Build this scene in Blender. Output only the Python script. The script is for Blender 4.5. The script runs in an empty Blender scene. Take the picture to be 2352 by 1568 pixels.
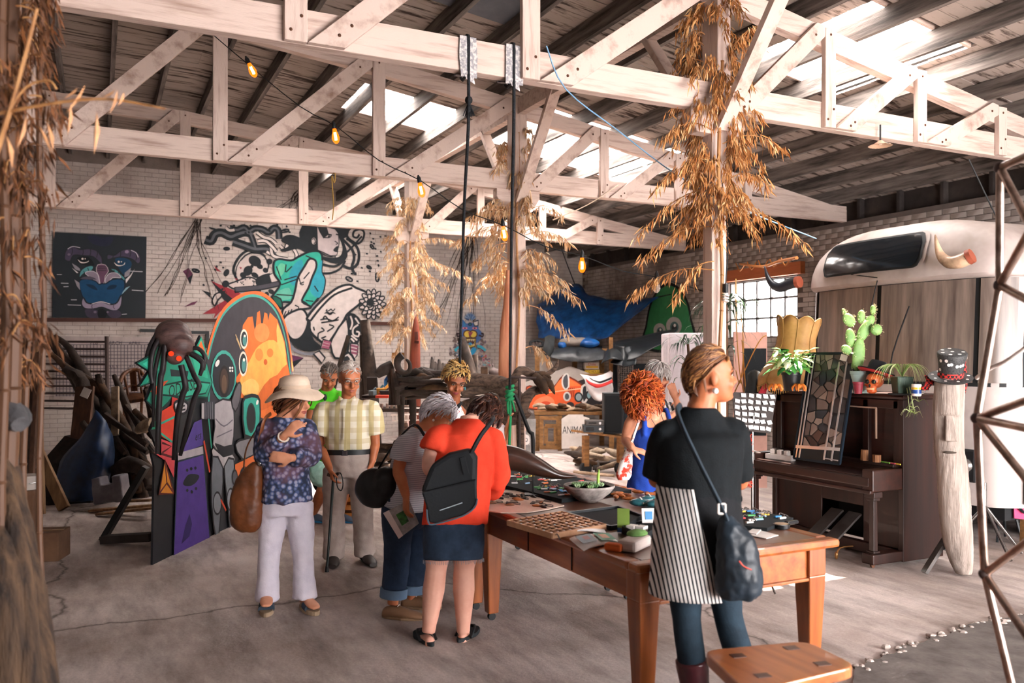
import bpy,bmesh,math,random
from mathutils import Vector as V,Matrix,noise
sc=bpy.context.scene
COL=sc.collection
RN=random.Random(11)
# ---------- camera, frame helpers (image taken as 2352 x 1568) ----------
F,CX,HY,CH=1945.0,1176.0,817.0,1.72
AN=math.radians(26.1);CA,SA=math.cos(AN),math.sin(AN)
RT=V((CA,-SA,0));FW=V((SA,CA,0));UP=V((0,0,1))
cd=bpy.data.cameras.new('camera');cam=bpy.data.objects.new('camera',cd);COL.objects.link(cam)
cam.location=(0,0,CH);cam.rotation_euler=(math.pi/2,0,-AN)
cd.sensor_width=36;cd.lens=F/2352*36;cd.shift_y=(HY-784)/2352
cd.clip_start=0.05;cd.clip_end=200
cd.dof.use_dof=True;cd.dof.focus_distance=7.0;cd.dof.aperture_fstop=2.2
sc.camera=cam
# ---------- world, sun, exposure ----------
wd=bpy.data.worlds.new('world');sc.world=wd;wd.use_nodes=True
nt=wd.node_tree;nt.nodes.clear()
bg=nt.nodes.new('ShaderNodeBackground');ow=nt.nodes.new('ShaderNodeOutputWorld')
bg.inputs[0].default_value=(1.0,0.95,0.94,1);bg.inputs[1].default_value=24.0
nt.links.new(bg.outputs[0],ow.inputs[0])
sd=bpy.data.lights.new('sun','SUN');sd.energy=60;sd.angle=0.012;sd.color=(1.0,0.86,0.74)
sun=bpy.data.objects.new('sun',sd);COL.objects.link(sun)
SUND=V((-1.2,-0.4,-3.25)).normalized()
sun.rotation_euler=SUND.to_track_quat('-Z','Y').to_euler();sun.location=(8,6,12)
vs=sc.view_settings
vs.view_transform='Standard';vs.look='None';vs.exposure=0.5;vs.gamma=1.0;vs.use_curve_mapping=False
sc.cycles.max_bounces=5;sc.cycles.diffuse_bounces=3;sc.cycles.glossy_bounces=2;sc.cycles.use_adaptive_sampling=False
sc.cycles.transparent_max_bounces=8;sc.cycles.sample_clamp_indirect=6
sc.cycles.caustics_reflective=False;sc.cycles.caustics_refractive=False

def W(px,py,z):return RT*((px-CX)/F*z) + FW*z + V((0,0,CH+(HY-py)/F*z))
def onY(px,py,Y):return W(px,py,Y/(CA-SA*(px-CX)/F))
def onX(px,py,X):return W(px,py,X/(CA*(px-CX)/F+SA))
def onZ(px,py,h):return W(px,py,F*(CH-h)/(py-HY))
def onP(px,py,p0,n):
    o=V((0,0,CH));d=W(px,py,1)-o
    return o+d*((p0-o).dot(n)/d.dot(n))
def cv(r,f,u=0):return RT*r+FW*f+UP*u          # camera-frame vector to world
def lin(c):return c/12.92 if c <= .04045 else ((c+.055)/1.055)**2.4
def hx(s):
    s=s.lstrip('#');return tuple(lin(int(s[i:i+2],16)/255) for i in (0,2,4))
def col4(c):
    if isinstance(c,str):c=hx(c)
    return (c[0],c[1],c[2],1.0)
def lerp(a,b,t):return a+(b-a)*t
def interp(xs,x):
    if x <= xs[0][0]:return xs[0][1]
    for (a,b),(c,d) in zip(xs,xs[1:]):
        if x <= c:return b+(d-b)*(x-a)/(c-a)
    return xs[-1][1]
def spline(pts,k=4,closed=False):
    pts=[V(p) for p in pts];n=len(pts);out=[]
    if n < 3:return pts
    for i in range(n if closed else n-1):
        g=(lambda j:pts[j % n]) if closed else (lambda j:pts[max(0,min(n-1,j))])
        a,b,c,d=g(i-1),g(i),g(i+1),g(i+2)
        for t in range(k):
            t /= k
            out.append(.5*((2*b)+(c-a)*t+(2*a-5*b+4*c-d)*t*t+(3*b-a-3*c+d)*t**3))
    if not closed:out.append(pts[-1])
    return out
def frame(d,up=UP):
    d=d.normalized()
    if abs(d.dot(up)) > .98:up=V((1,0,0)) if abs(d.x) < .9 else V((0,1,0))
    s=d.cross(up).normalized();return s,s.cross(d).normalized()

class MB:
    def __init__(s):s.v=[];s.f=[];s.c=[];s.cur=None
    def add(s,vs,fs,col=None):
        o=len(s.v);s.v += [V(x) for x in vs];s.f += [tuple(i+o for i in f) for f in fs]
        col=col if col is not None else s.cur
        s.c += [col4(col) if col is not None else None]*len(fs);return s
    def box(s,c,d,rz=0,col=None,M=None,tp=1.0):
        c=V(c);x,y,z=[k/2 for k in d];vs=[]
        for k in (-1,1):
            q=tp if k > 0 else 1
            for i,j in ((-1,-1),(1,-1),(1,1),(-1,1)):vs.append(V((i*x*q,j*y*q,k*z)))
        if M is None:M=Matrix.Rotation(rz,3,'Z')
        return s.add([c+M@v for v in vs],[(3,2,1,0),(4,5,6,7),(0,1,5,4),(1,2,6,5),(2,3,7,6),(3,0,4,7)],col)
    def beam(s,a,b,w,h,up=UP,col=None,w2=None,h2=None):
        a,b=V(a),V(b);sd,u=frame(b-a,up);w2=w2 or w;h2=h2 or h
        vs=[a+sd*i*w/2+u*j*h/2 for i,j in ((-1,-1),(1,-1),(1,1),(-1,1))]+[b+sd*i*w2/2+u*j*h2/2 for i,j in ((-1,-1),(1,-1),(1,1),(-1,1))]
        return s.add(vs,[(3,2,1,0),(4,5,6,7),(0,1,5,4),(1,2,6,5),(2,3,7,6),(3,0,4,7)],col)
    def loft(s,rings,cap=True,closed=False,col=None):
        n=len(rings[0]);vs=[p for r in rings for p in r];fs=[];m=len(rings)
        for i in range(m if closed else m-1):
            for j in range(n):
                a,b=i*n,((i+1) % m)*n
                fs.append((a+j,a+(j+1) % n,b+(j+1) % n,b+j))
        if cap and not closed:fs += [tuple(range(n))[::-1],tuple((m-1)*n+j for j in range(n))]
        return s.add(vs,fs,col)
    def tube(s,pts,r,n=8,sp=0,cap=True,col=None,flat=1.0,up=UP,wob=0,rnd=None):
        pts=[V(p) for p in pts];m0=len(pts)
        rs=list(r) if isinstance(r,(list,tuple)) else [r]*m0
        if sp:
            pts=spline(pts,sp);k=len(pts)
            rs=[interp([(i/(m0-1),q) for i,q in enumerate(rs)],j/(k-1)) for j in range(k)]
        rings=[];u=None
        for i,p in enumerate(pts):
            d=(pts[min(i+1,len(pts)-1)]-pts[max(i-1,0)])
            if d.length < 1e-9:d=V((0,0,1))
            d.normalize()
            if u is None:sd,u=frame(d,up)
            else:
                u=(u-d*u.dot(d));u=u.normalized() if u.length > 1e-6 else frame(d,up)[1]
            sd=d.cross(u)
            rr=rs[i];ring=[]
            for j in range(n):
                a=2*math.pi*j/n;q=rr*(1+(wob*(rnd or RN).uniform(-1,1) if wob else 0))
                ring.append(p+sd*math.cos(a)*q+u*math.sin(a)*q*flat)
            rings.append(ring)
        return s.loft(rings,cap,col=col)
    def eloft(s,secs,n=20,sp=0,col=None,pw=2.0,cap=True):
        """sections: (centre, half-width vector, half-depth vector)"""
        if sp:
            a=spline([q[0] for q in secs],sp);b=spline([q[1] for q in secs],sp);c=spline([q[2] for q in secs],sp)
            secs=list(zip(a,b,c))
        rings=[]
        for c,x,y in secs:
            r=[]
            for j in range(n):
                t=2*math.pi*j/n;k,l=math.cos(t),math.sin(t)
                r.append(V(c)+V(x)*math.copysign(abs(k)**(2/pw),k)+V(y)*math.copysign(abs(l)**(2/pw),l))
            rings.append(r)
        return s.loft(rings,cap=cap,col=col)
    def ell(s,c,r,n=14,m=9,M=None,col=None):
        c=V(c);M=M or Matrix.Identity(3);r=(r,r,r) if not isinstance(r,(tuple,list)) else r
        vs=[c+M@V((0,0,-r[2]))];fs=[]
        for i in range(1,m):
            ph=-math.pi/2+math.pi*i/m
            for j in range(n):
                t=2*math.pi*j/n;vs.append(c+M@V((r[0]*math.cos(ph)*math.cos(t),r[1]*math.cos(ph)*math.sin(t),r[2]*math.sin(ph))))
        vs.append(c+M@V((0,0,r[2])));L=len(vs)-1
        for j in range(n):fs.append((0,1+(j+1) % n,1+j))
        for i in range(m-2):
            for j in range(n):
                a=1+i*n;b=a+n;fs.append((a+j,a+(j+1) % n,b+(j+1) % n,b+j))
        a=1+(m-2)*n
        for j in range(n):fs.append((a+j,a+(j+1) % n,L))
        return s.add(vs,fs,col)
    def lathe(s,prof,c=(0,0,0),n=24,M=None,col=None,cap=True):
        c=V(c);M=M or Matrix.Identity(3)
        return s.loft([[c+M@V((r*math.cos(2*math.pi*j/n),r*math.sin(2*math.pi*j/n),z)) for j in range(n)] for r,z in prof],cap,col=col)
    def prism(s,pts,d,col=None,back=None):
        """polygon of 3D points extruded by vector d"""
        pts=[V(p) for p in pts];n=len(pts);d=V(d)
        o=len(s.v);s.v += pts+[p+d for p in pts];c=col4(col) if col is not None else (col4(s.cur) if s.cur is not None else None)
        cb=col4(back) if back is not None else c
        s.f.append(tuple(o+i for i in range(n))[::-1]);s.c.append(c)
        s.f.append(tuple(o+n+i for i in range(n)));s.c.append(cb)
        for i in range(n):s.f.append((o+i,o+(i+1) % n,o+n+(i+1) % n,o+n+i));s.c.append(cb)
        return s
    def poly(s,pts,col=None):return s.add(pts,[tuple(range(len(pts)))],col)
    def stroke(s,pts,w,nrm,col=None,closed=False,taper=False):
        """flat ribbon along 3D points, width w, lying in the plane with normal nrm"""
        pts=[V(p) for p in pts];n=len(pts);vs=[];fs=[]
        for i,p in enumerate(pts):
            a=pts[(i-1) % n] if closed else pts[max(i-1,0)];b=pts[(i+1) % n] if closed else pts[min(i+1,n-1)]
            d=(b-a);d=d.normalized() if d.length > 1e-9 else V((1,0,0));q=d.cross(nrm)
            k=w/2 if not taper else w/2*max(.12,math.sin(math.pi*i/(n-1)) if taper == 1 else 1-i/(n-1))
            vs += [p+q*k,p-q*k]
        for i in range(n if closed else n-1):
            j=(i+1) % n;fs.append((2*i,2*i+1,2*j+1,2*j))
        return s.add(vs,fs,col)

MATS={}
def nodes(m):
    m.use_nodes=True;t=m.node_tree;t.nodes.clear()
    o=t.nodes.new('ShaderNodeOutputMaterial');b=t.nodes.new('ShaderNodeBsdfPrincipled');t.links.new(b.outputs[0],o.inputs[0])
    def N(ty,**k):
        n=t.nodes.new('ShaderNode'+ty)
        for a,v in k.items():
            if a.startswith('i_'):n.inputs[a[2:].replace('_',' ')].default_value=v
            elif a[0] == 'n' and a[1:].isdigit():n.inputs[int(a[1:])].default_value=v
            else:setattr(n,a,v)
        return n
    return t,b,N
def mat(name,col,rough=.7,metal=0,var=.18,sc_=5,bump=0,bsc=35,col2=None,axis=None,spec=.35,emit=0,tw=0,attr=False,lo=.35,hi=.65,det=4,coat=0):
    if name in MATS:return MATS[name]
    m=bpy.data.materials.new(name);MATS[name]=m;t,b,N=nodes(m);L=t.links.new
    tc=N('TexCoord');mp=N('Mapping');L(tc.outputs['Object'],mp.inputs[0])
    s=[1,1,1]
    if axis is not None:s=[7,7,7];s['xyz'.index(axis)]=.6
    mp.inputs['Scale'].default_value=s
    n1=N('TexNoise',i_Scale=sc_,i_Detail=det,i_Roughness=.62);L(mp.outputs[0],n1.inputs['Vector'])
    rp=N('ValToRGB');rp.color_ramp.elements[0].position=lo;rp.color_ramp.elements[1].position=hi
    L(n1.outputs[0],rp.inputs[0])
    if attr:
        at=N('Attribute',attribute_name='Col');mx=N('MixRGB',blend_type='MULTIPLY',n0=1.0)
        rp.color_ramp.elements[0].color=(1-var,1-var,1-var,1);rp.color_ramp.elements[1].color=(1,1,1,1)
        L(at.outputs[0],mx.inputs[1]);L(rp.outputs[0],mx.inputs[2]);L(mx.outputs[0],b.inputs['Base Color'])
    else:
        c=col4(col)
        if col2 is not None:d=col4(col2)
        else:d=tuple(x*(1-var) for x in c[:3])+(1,)
        rp.color_ramp.elements[0].color=d;rp.color_ramp.elements[1].color=c;L(rp.outputs[0],b.inputs['Base Color'])
    b.inputs['Roughness'].default_value=rough;b.inputs['Metallic'].default_value=metal
    b.inputs['Specular IOR Level'].default_value=spec
    if coat:b.inputs['Coat Weight'].default_value=coat
    if bump:
        n2=N('TexNoise',i_Scale=bsc,i_Detail=2);L(mp.outputs[0],n2.inputs['Vector'])
        bp=N('Bump',i_Strength=min(1,bump),i_Distance=.01);L(n2.outputs[0],bp.inputs['Height']);L(bp.outputs[0],b.inputs['Normal'])
    if emit:
        b.inputs['Emission Color'].default_value=col4(col);b.inputs['Emission Strength'].default_value=emit
    return m
def paint(rough=.65,var=.22,bump=0):
    return mat('painted_colours_%g_%g' % (rough,var),None,rough=rough,attr=True,var=var,sc_=7,bump=bump,bsc=60)

def root_loc(p):
    L=V((0,0,0))
    while p is not None:L += p.location;p=p.parent
    return L
def mesh_from(mb,name,off,smooth=None):
    me=bpy.data.meshes.new(name);me.from_pydata([tuple(v-off) for v in mb.v],[],mb.f);me.update()
    if any(c is not None for c in mb.c):
        at=me.color_attributes.new('Col','FLOAT_COLOR','CORNER');k=0
        buf=[]
        for p,c in zip(me.polygons,mb.c):buf += list(c or (.5,.5,.5,1))*p.loop_total
        at.data.foreach_set('color',buf)
    if smooth:
        me.polygons.foreach_set('use_smooth',[True]*len(me.polygons))
        if smooth < 180:me.set_sharp_from_angle(angle=math.radians(smooth))
    return me
def tag(o,label=None,cat=None,group=None,kind=None):
    if label:o['label']=label
    if cat:o['category']=cat
    if group:o['group']=group
    if kind:o['kind']=kind
    return o
def obj(name,mb,m,parent=None,smooth=None,label=None,cat=None,group=None,kind=None,bevel=0,base=None):
    if parent is None:
        if base is None:
            lo=V([min(v[i] for v in mb.v) for i in range(3)]);hi=V([max(v[i] for v in mb.v) for i in range(3)])
            base=V(((lo.x+hi.x)/2,(lo.y+hi.y)/2,lo.z))
        off=V(base)
    else:off=root_loc(parent)
    me=mesh_from(mb,name,off,smooth);o=bpy.data.objects.new(name,me);COL.objects.link(o)
    me.materials.append(m)
    if parent is None:o.location=off
    else:o.parent=parent
    if bevel:
        b=o.modifiers.new('bevel','BEVEL');b.width=bevel;b.segments=2;b.limit_method='ANGLE';b.angle_limit=.6
    return tag(o,label,cat,group,kind)
def thing(name,label,cat,loc=(0,0,0),group=None,kind=None):
    o=bpy.data.objects.new(name,None);o.empty_display_size=.1;COL.objects.link(o);o.location=loc
    return tag(o,label,cat,group,kind)
def dup(o,off,parent=None,**k):
    c=o.copy();COL.objects.link(c);c.parent=parent
    if parent is None:c.location=o.location+V(off)
    for ch in o.children:
        dup(ch,(0,0,0),c)
    tag(c,**k);return c
def text(s,O,U,Vv,size,m,parent,name='lettering',ext=.001,align='CENTER',shear=0,wid=1.0):
    cu=bpy.data.curves.new(name,'FONT');cu.body=s;cu.size=1;cu.align_x=align;cu.align_y='CENTER';cu.resolution_u=2
    cu.shear=shear
    t=bpy.data.objects.new(name,cu);COL.objects.link(t)
    me=bpy.data.meshes.new_from_object(t.evaluated_get(bpy.context.evaluated_depsgraph_get()))
    bpy.data.objects.remove(t)
    mb=MB();U,Vv=V(U).normalized(),V(Vv).normalized();Nn=U.cross(Vv)
    mb.add([V(O)+U*(v.co.x*size*wid)+Vv*(v.co.y*size)+Nn*ext for v in me.vertices],[tuple(p.vertices) for p in me.polygons])
    return obj(name,mb,m,parent)
def smoothmesh(mb,name,off,voxel=.01,it=4,amp=0,nsc=9,disp=None):
    """fuse closed shells into one continuous skin"""
    me=mesh_from(mb,name,off);o=bpy.data.objects.new(name,me);COL.objects.link(o)
    r=o.modifiers.new('r','REMESH');r.mode='VOXEL';r.voxel_size=voxel;r.use_smooth_shade=True
    if it:
        q=o.modifiers.new('s','SMOOTH');q.iterations=it;q.factor=.5
    dg=bpy.context.evaluated_depsgraph_get()
    m2=bpy.data.meshes.new_from_object(o.evaluated_get(dg));bpy.data.objects.remove(o);bpy.data.meshes.remove(me)
    m2.name=name
    if amp or disp:
        ns=[v.normal.copy() for v in m2.vertices]
        for v,n in zip(m2.vertices,ns):
            w=v.co+off
            d=disp(w,n) if disp else 0
            if amp:d += amp*(noise.noise(V((w.x*nsc,w.y*nsc,w.z*nsc*.45)))+.5*noise.noise(w*nsc*2.1))
            v.co += n*d
    m2.polygons.foreach_set('use_smooth',[True]*len(m2.polygons));m2.update()
    return m2
def skin(name,mb,m,parent,voxel=.01,it=4,amp=0,nsc=9,disp=None,label=None,cat=None,base=None,group=None):
    off=root_loc(parent) if parent is not None else V(base)
    me=smoothmesh(mb,name,off,voxel,it,amp,nsc,disp);me.materials.clear();me.materials.append(m)
    o=bpy.data.objects.new(name,me);COL.objects.link(o)
    if parent is not None:o.parent=parent
    else:o.location=off
    return tag(o,label,cat,group)
# ================= structure =================
YW,XR,XL=17.57,10.5,-2.7
TY=(5.75,9.57,13.57)
ZT=[(-4,5.40),(-1.5,5.46),(1.2,5.38),(3.0,5.18),(4.75,4.93),(10.5,3.98)]
def ztop(x):return interp(ZT,x)
NODES=[-2.4,-.6,1.18,2.93,4.75,6.0,7.22,8.44,9.5]
# --- materials
def floor_mat():
    m=bpy.data.materials.new('worn_concrete');t,b,N=nodes(m);L=t.links.new
    tc=N('TexCoord')
    def ns(s,d,r=.6):
        n=N('TexNoise',i_Scale=s,i_Detail=d,i_Roughness=r);L(tc.outputs['Object'],n.inputs['Vector']);return n
    def ramp(a,b_,c0,c1,src):
        r=N('ValToRGB');e=r.color_ramp.elements;e[0].position=a;e[1].position=b_;e[0].color=col4(c0);e[1].color=col4(c1);L(src,r.inputs[0]);return r
    big=ramp(.36,.64,'#a8968e','#d8cac4',ns(.75,5).outputs[0])
    mp=N('Mapping');mp.inputs['Scale'].default_value=(1.4,.35,1);mp.inputs['Rotation'].default_value=(0,0,.5);L(tc.outputs['Object'],mp.inputs[0])
    st=N('TexNoise',i_Scale=2.6,i_Detail=7,i_Roughness=.7);L(mp.outputs[0],st.inputs['Vector'])
    stain=ramp(.34,.58,'#4a3c36','#ffffff',st.outputs[0])
    mx=N('MixRGB',blend_type='MULTIPLY',n0=.5);L(big.outputs[0],mx.inputs[1]);L(stain.outputs[0],mx.inputs[2])
    fine=ramp(.3,.75,'#9a9a9a','#ffffff',ns(55,6,.75).outputs[0])
    m2=N('MixRGB',blend_type='MULTIPLY',n0=.4);L(mx.outputs[0],m2.inputs[1]);L(fine.outputs[0],m2.inputs[2])
    vo=N('TexVoronoi',feature='DISTANCE_TO_EDGE',i_Scale=.28); 
    dn=ns(1.3,5);ad=N('MixRGB',blend_type='ADD',n0=.5);L(tc.outputs['Object'],ad.inputs[1]);L(dn.outputs[1],ad.inputs[2]);L(ad.outputs[0],vo.inputs['Vector'])
    cr=ramp(.0,.006,'#3a2f2c','#ffffff',vo.outputs['Distance'])
    m3=N('MixRGB',blend_type='MULTIPLY',n0=.7);L(m2.outputs[0],m3.inputs[1]);L(cr.outputs[0],m3.inputs[2])
    L(m3.outputs[0],b.inputs['Base Color']);b.inputs['Roughness'].default_value=.82;b.inputs['Specular IOR Level'].default_value=.25
    bp=N('Bump',i_Strength=.35,i_Distance=.02);L(ns(38,6,.7).outputs[0],bp.inputs['Height']);L(bp.outputs[0],b.inputs['Normal'])
    return m
WHITEWOOD=mat('whitewashed_timber','#c9b5aa',rough=.75,col2='#957b6e',sc_=2.6,lo=.24,hi=.52,bump=.3,bsc=30,axis='x')
WHITEWOODZ=mat('whitewashed_timber_upright','#c9b5aa',rough=.75,col2='#957b6e',sc_=2.6,lo=.24,hi=.5,bump=.3,bsc=30,axis='z')
WHITEWOODD=mat('whitewashed_timber_diagonal','#c6b2a7',rough=.75,col2='#91776a',sc_=6,lo=.26,hi=.5,bump=.3,bsc=40)
ROOFB=mat('peeling_white_board','#9a8f88',rough=.85,col2='#33251e',sc_=1.5,lo=.38,hi=.48,bump=.3,bsc=30,axis='x',det=5)
PURL=mat('greyed_purlin_timber','#766e69',rough=.85,col2='#332e2b',sc_=2,lo=.34,hi=.66,bump=.25,bsc=25,axis='y')
DARKWD=mat('dark_stained_board','#3a3330',rough=.85,col2='#241f1e',sc_=3,bump=.2)
RUST=mat('rusty_bolt_iron','#5b3a28',rough=.7,metal=.4)
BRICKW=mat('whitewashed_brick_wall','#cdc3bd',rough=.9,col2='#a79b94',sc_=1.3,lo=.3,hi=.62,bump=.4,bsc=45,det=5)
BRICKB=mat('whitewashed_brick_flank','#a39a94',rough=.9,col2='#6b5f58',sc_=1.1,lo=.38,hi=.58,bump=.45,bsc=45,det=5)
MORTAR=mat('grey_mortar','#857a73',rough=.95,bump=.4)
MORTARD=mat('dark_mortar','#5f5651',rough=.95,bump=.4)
# --- floor
fb=MB();fb.box((4.5,7.0,-.1),(16,24,.2));obj('floor',fb,floor_mat(),kind='structure',base=(0,0,0))
# broken lower slab edge in the right foreground
# --- back wall (painted brick) and flank wall with window opening
wb=MB();wb.box(((XL+XR)/2,YW+.13,2.8),(XR-XL+.5,.24,5.6));wall_back=obj('wall_back',wb,MORTAR,kind='structure')
def bricks(boxes,axis,mtl,parent,maxn=300,key=None):
    """each brick a part for the largest ones, the rest one piece"""
    boxes.sort(key=key);cache={}
    for i,(c,d) in enumerate(boxes[:maxn]):
        k=tuple(round(x,3) for x in d)
        if k not in cache:
            mb=MB();mb.box((0,0,0),d);me=mesh_from(mb,'brick',V((0,0,0)));me.materials.append(mtl);cache[k]=me
        o=bpy.data.objects.new('brick',cache[k]);COL.objects.link(o);o.parent=parent;o.location=V(c)-parent.location
    mb=MB()
    for c,d in boxes[maxn:]:mb.box(c,d)
    obj('brick_courses',mb,mtl,parent,kind='stuff')
bx=[];hh,ww=.0815,.245
for r in range(66):
    z=.04+r*hh
    if z > 5.3:break
    x=-2.0+(ww/2 if r % 2 else 0)
    while x < XR:
        bx.append(((x,YW,z),(ww-.007,.014+.003*RN.random(),hh-.007)));x += ww
def vis_b(q):
    c=q[0];return (0 if (c[2] > 3.45 and -1 < c[0] < 3.5) else 1,abs(c[2]-4))
bricks(bx,'x',BRICKW,wall_back,300,vis_b)
WY0,WY1,WZ0,WZ1=10.62,12.35,2.05,3.06
wr=MB();wr.box((XR+.13,(-2.3+WY0)/2,1.91),(.24,WY0+2.3,3.82));wr.box((XR+.13,(WY1+YW)/2,1.91),(.24,YW-WY1,3.82))
wr.box((XR+.13,(WY0+WY1)/2,WZ0/2),(.24,WY1-WY0,WZ0));wr.box((XR+.13,(WY0+WY1)/2,(WZ1+3.82)/2),(.24,WY1-WY0,3.82-WZ1))
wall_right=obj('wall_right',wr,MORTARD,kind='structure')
bx=[]
for r in range(60):
    z=.04+r*hh
    if z > 3.78:break
    y=3.0+(ww/2 if r % 2 else 0)
    while y < YW:
        if not (WY0-.1 < y < WY1+.1 and WZ0-.02 < z < WZ1+.02):bx.append(((XR,y,z),(.012+.007*RN.random(),ww-.010,hh-.011)))
        y += ww
def vis_r(q):
    c=q[0];return (0 if (c[2] > 2.45 and 12 < c[1]) or c[2] > 3.3 else 1,c[1])
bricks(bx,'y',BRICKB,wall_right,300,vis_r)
# dark boarding with studs above the brick of the flank wall
db=MB();db.box((XR+.2,7.6,4.1),(.04,20,.6));band=obj('trim_1',db,DARKWD,kind='structure')
for i in range(22):
    mb=MB();mb.box((XR+.12,2.2+i*.72,4.02),(.1,.05,.4));obj('stud',mb,DARKWD,band)
# left and front walls outside the view (they shade the hall)
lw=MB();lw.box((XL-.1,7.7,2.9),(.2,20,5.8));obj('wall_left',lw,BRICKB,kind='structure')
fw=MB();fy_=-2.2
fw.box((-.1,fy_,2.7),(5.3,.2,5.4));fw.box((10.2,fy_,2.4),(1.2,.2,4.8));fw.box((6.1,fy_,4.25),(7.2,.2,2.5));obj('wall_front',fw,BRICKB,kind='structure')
# window in the flank wall
wn=thing('window_1',None,None,(XR+.1,(WY0+WY1)/2,WZ0),kind='structure')
FRW=mat('grey_window_steel','#6d6a69',rough=.6)
ncol,nrow=5,3
mb=MB()
for i in range(ncol+1):mb.box((XR+.1,lerp(WY0,WY1,i/ncol),(WZ0+WZ1)/2),(.05,.035,WZ1-WZ0))
for i in range(nrow+1):mb.box((XR+.1,(WY0+WY1)/2,lerp(WZ0,WZ1,i/nrow)),(.05,WY1-WY0,.035))
obj('window_frame',mb,FRW,wn)
def glass_mat(name,tint,tr=.8,rough=.05,trans=False):
    m=bpy.data.materials.new(name);t,b,N=nodes(m);L=t.links.new
    b.inputs['Base Color'].default_value=col4(tint);b.inputs['Roughness'].default_value=rough
    if trans:
        tl=N('BsdfTranslucent');tl.inputs[0].default_value=col4(tint)
    tr_=N('BsdfTransparent');mx=N('MixShader',n0=tr);out=[n for n in t.nodes if n.type == 'OUTPUT_MATERIAL'][0]
    L((tl if trans else b).outputs[0],mx.inputs[1]);L(tr_.outputs[0],mx.inputs[2]);L(mx.outputs[0],out.inputs[0]);return m
PANE=glass_mat('dusty_window_glass','#e8e4e0',.85)
SKYP=glass_mat('skylight_sheet','#f8f4ee',.68,.4,True)
for i in range(ncol):
    for j in range(nrow):
        mb=MB();mb.box((XR+.1,lerp(WY0,WY1,(i+.5)/ncol),lerp(WZ0,WZ1,(j+.5)/nrow)),(.006,(WY1-WY0)/ncol-.03,(WZ1-WZ0)/nrow-.03));obj('pane',mb,PANE,wn)
mb=MB();mb.beam((XR-.06,WY0-.2,WZ1+.12),(XR-.06,WY1+.35,WZ1+.12),.1,.2);obj('lintel',mb,mat('orange_pine_lintel','#b0623a',axis='y',rough=.7),wn)
# --- ceiling: boards, purlins, skylights
SKY=[(3.2,4.62,10.95,12.2),(5.3,7.65,9.82,11.95),(6.2,7.5,5.35,7.0),(6.5,7.8,12.6,13.4),(3.2,4.3,15.0,15.95),(4.1,5.5,14.2,15.4)]  # final pair added unseen to brighten the mural wall; some others reshaped for sun
ceil=thing('ceiling',None,None,(4,8,5.2),kind='structure')
facets=[-2.9,1.2,4.75,10.72];bw=.178
XS=[-2.9,-1.5,1.2,3.0,4.75,10.72]
def zroof(x):return (ztop(x) if x <= 10.5 else ztop(10.5)-.0362)+.19
boards=[];y=-2.2
while y < YW:
    for a,b in zip(facets,facets[1:]):
        cuts=[(a,b)]
        for sx0,sx1,sy0,sy1 in SKY:
            if sy0 < y+bw/2 < sy1:
                nc=[]
                for p,q in cuts:
                    if sx1 <= p or sx0 >= q:nc.append((p,q));continue
                    if sx0 > p:nc.append((p,sx0))
                    if sx1 < q:nc.append((sx1,q))
                cuts=nc
        for p,q in cuts:boards.append((y,p,q))
    y += bw
def board_mb(mb,y,p,q,dz=0):
    xs=[p]+[x for x in XS if p < x < q]+[q];t=.022;w=bw-.008
    vs=[];fs=[]
    for x in xs:vs += [(x,y,zroof(x)+dz),(x,y+w,zroof(x)+dz),(x,y+w,zroof(x)+t+dz),(x,y,zroof(x)+t+dz)]
    for i in range(len(xs)-1):
        a,b=4*i,4*i+4
        for j in range(4):fs.append((a+j,a+(j+1) % 4,b+(j+1) % 4,b+j))
    fs += [(3,2,1,0),(len(vs)-4,len(vs)-3,len(vs)-2,len(vs)-1)]
    return mb.add(vs,fs)
boards.sort(key=lambda q:(0 if q[0] > 3.6 else 1,q[0]));rest=MB();cnt=0
for y,p,q in boards:
    dz=RN.choice([0,0,.002,.004,.006])
    if cnt < 300 and y > 3.6:obj('board',board_mb(MB(),y,p,q,dz),ROOFB,ceil);cnt += 1
    else:board_mb(rest,y,p,q,dz)
if rest.v:obj('board_courses',rest,ROOFB,ceil,kind='stuff')
rc=MB();TIN=mat('roof_outer_sheet','#6d6d6d',rough=.5)
# outer sheeting keeps daylight out of the board joints
for a,b in zip(XS,XS[1:]):
    segs=[(0.3,YW+.3)]
    for x0 in (a,):
        pass
def sheet(x0,x1,y0,y1):
    rc.add([(x0,y0,zroof(x0)+.05),(x1,y0,zroof(x1)+.05),(x1,y1,zroof(x1)+.05),(x0,y1,zroof(x0)+.05)],[(0,1,2,3)])
xcuts=sorted(set(XS+[q for s in SKY for q in s[:2]]));ycuts=sorted(set([-2.3,YW+.3]+[q for s in SKY for q in s[2:]]))
for a,b in zip(xcuts,xcuts[1:]):
    for c,d in zip(ycuts,ycuts[1:]):
        mx_,my_=(a+b)/2,(c+d)/2
        if not any(s[0] < mx_ < s[1] and s[2] < my_ < s[3] for s in SKY):sheet(a,b,c,d)
obj('roof_sheeting',rc,TIN,ceil)
for s in SKY:
    mb=MB();mb.add([(s[0],s[2],zroof(s[0])+.06),(s[1],s[2],zroof(s[1])+.06),(s[1],s[3],zroof(s[1])+.06),(s[0],s[3],zroof(s[0])+.06)],[(0,1,2,3)])
    k=obj('skylight_pane',mb,SKYP,ceil)
    mb=MB()
    for yy in (s[2],s[3],(s[2]+s[3])/2):mb.beam((s[0],yy,zroof(s[0])+.03),(s[1],yy,zroof(s[1])+.03),.03,.06)
    obj('skylight_frame',mb,WHITEWOOD,k)
x=-2.3
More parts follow.
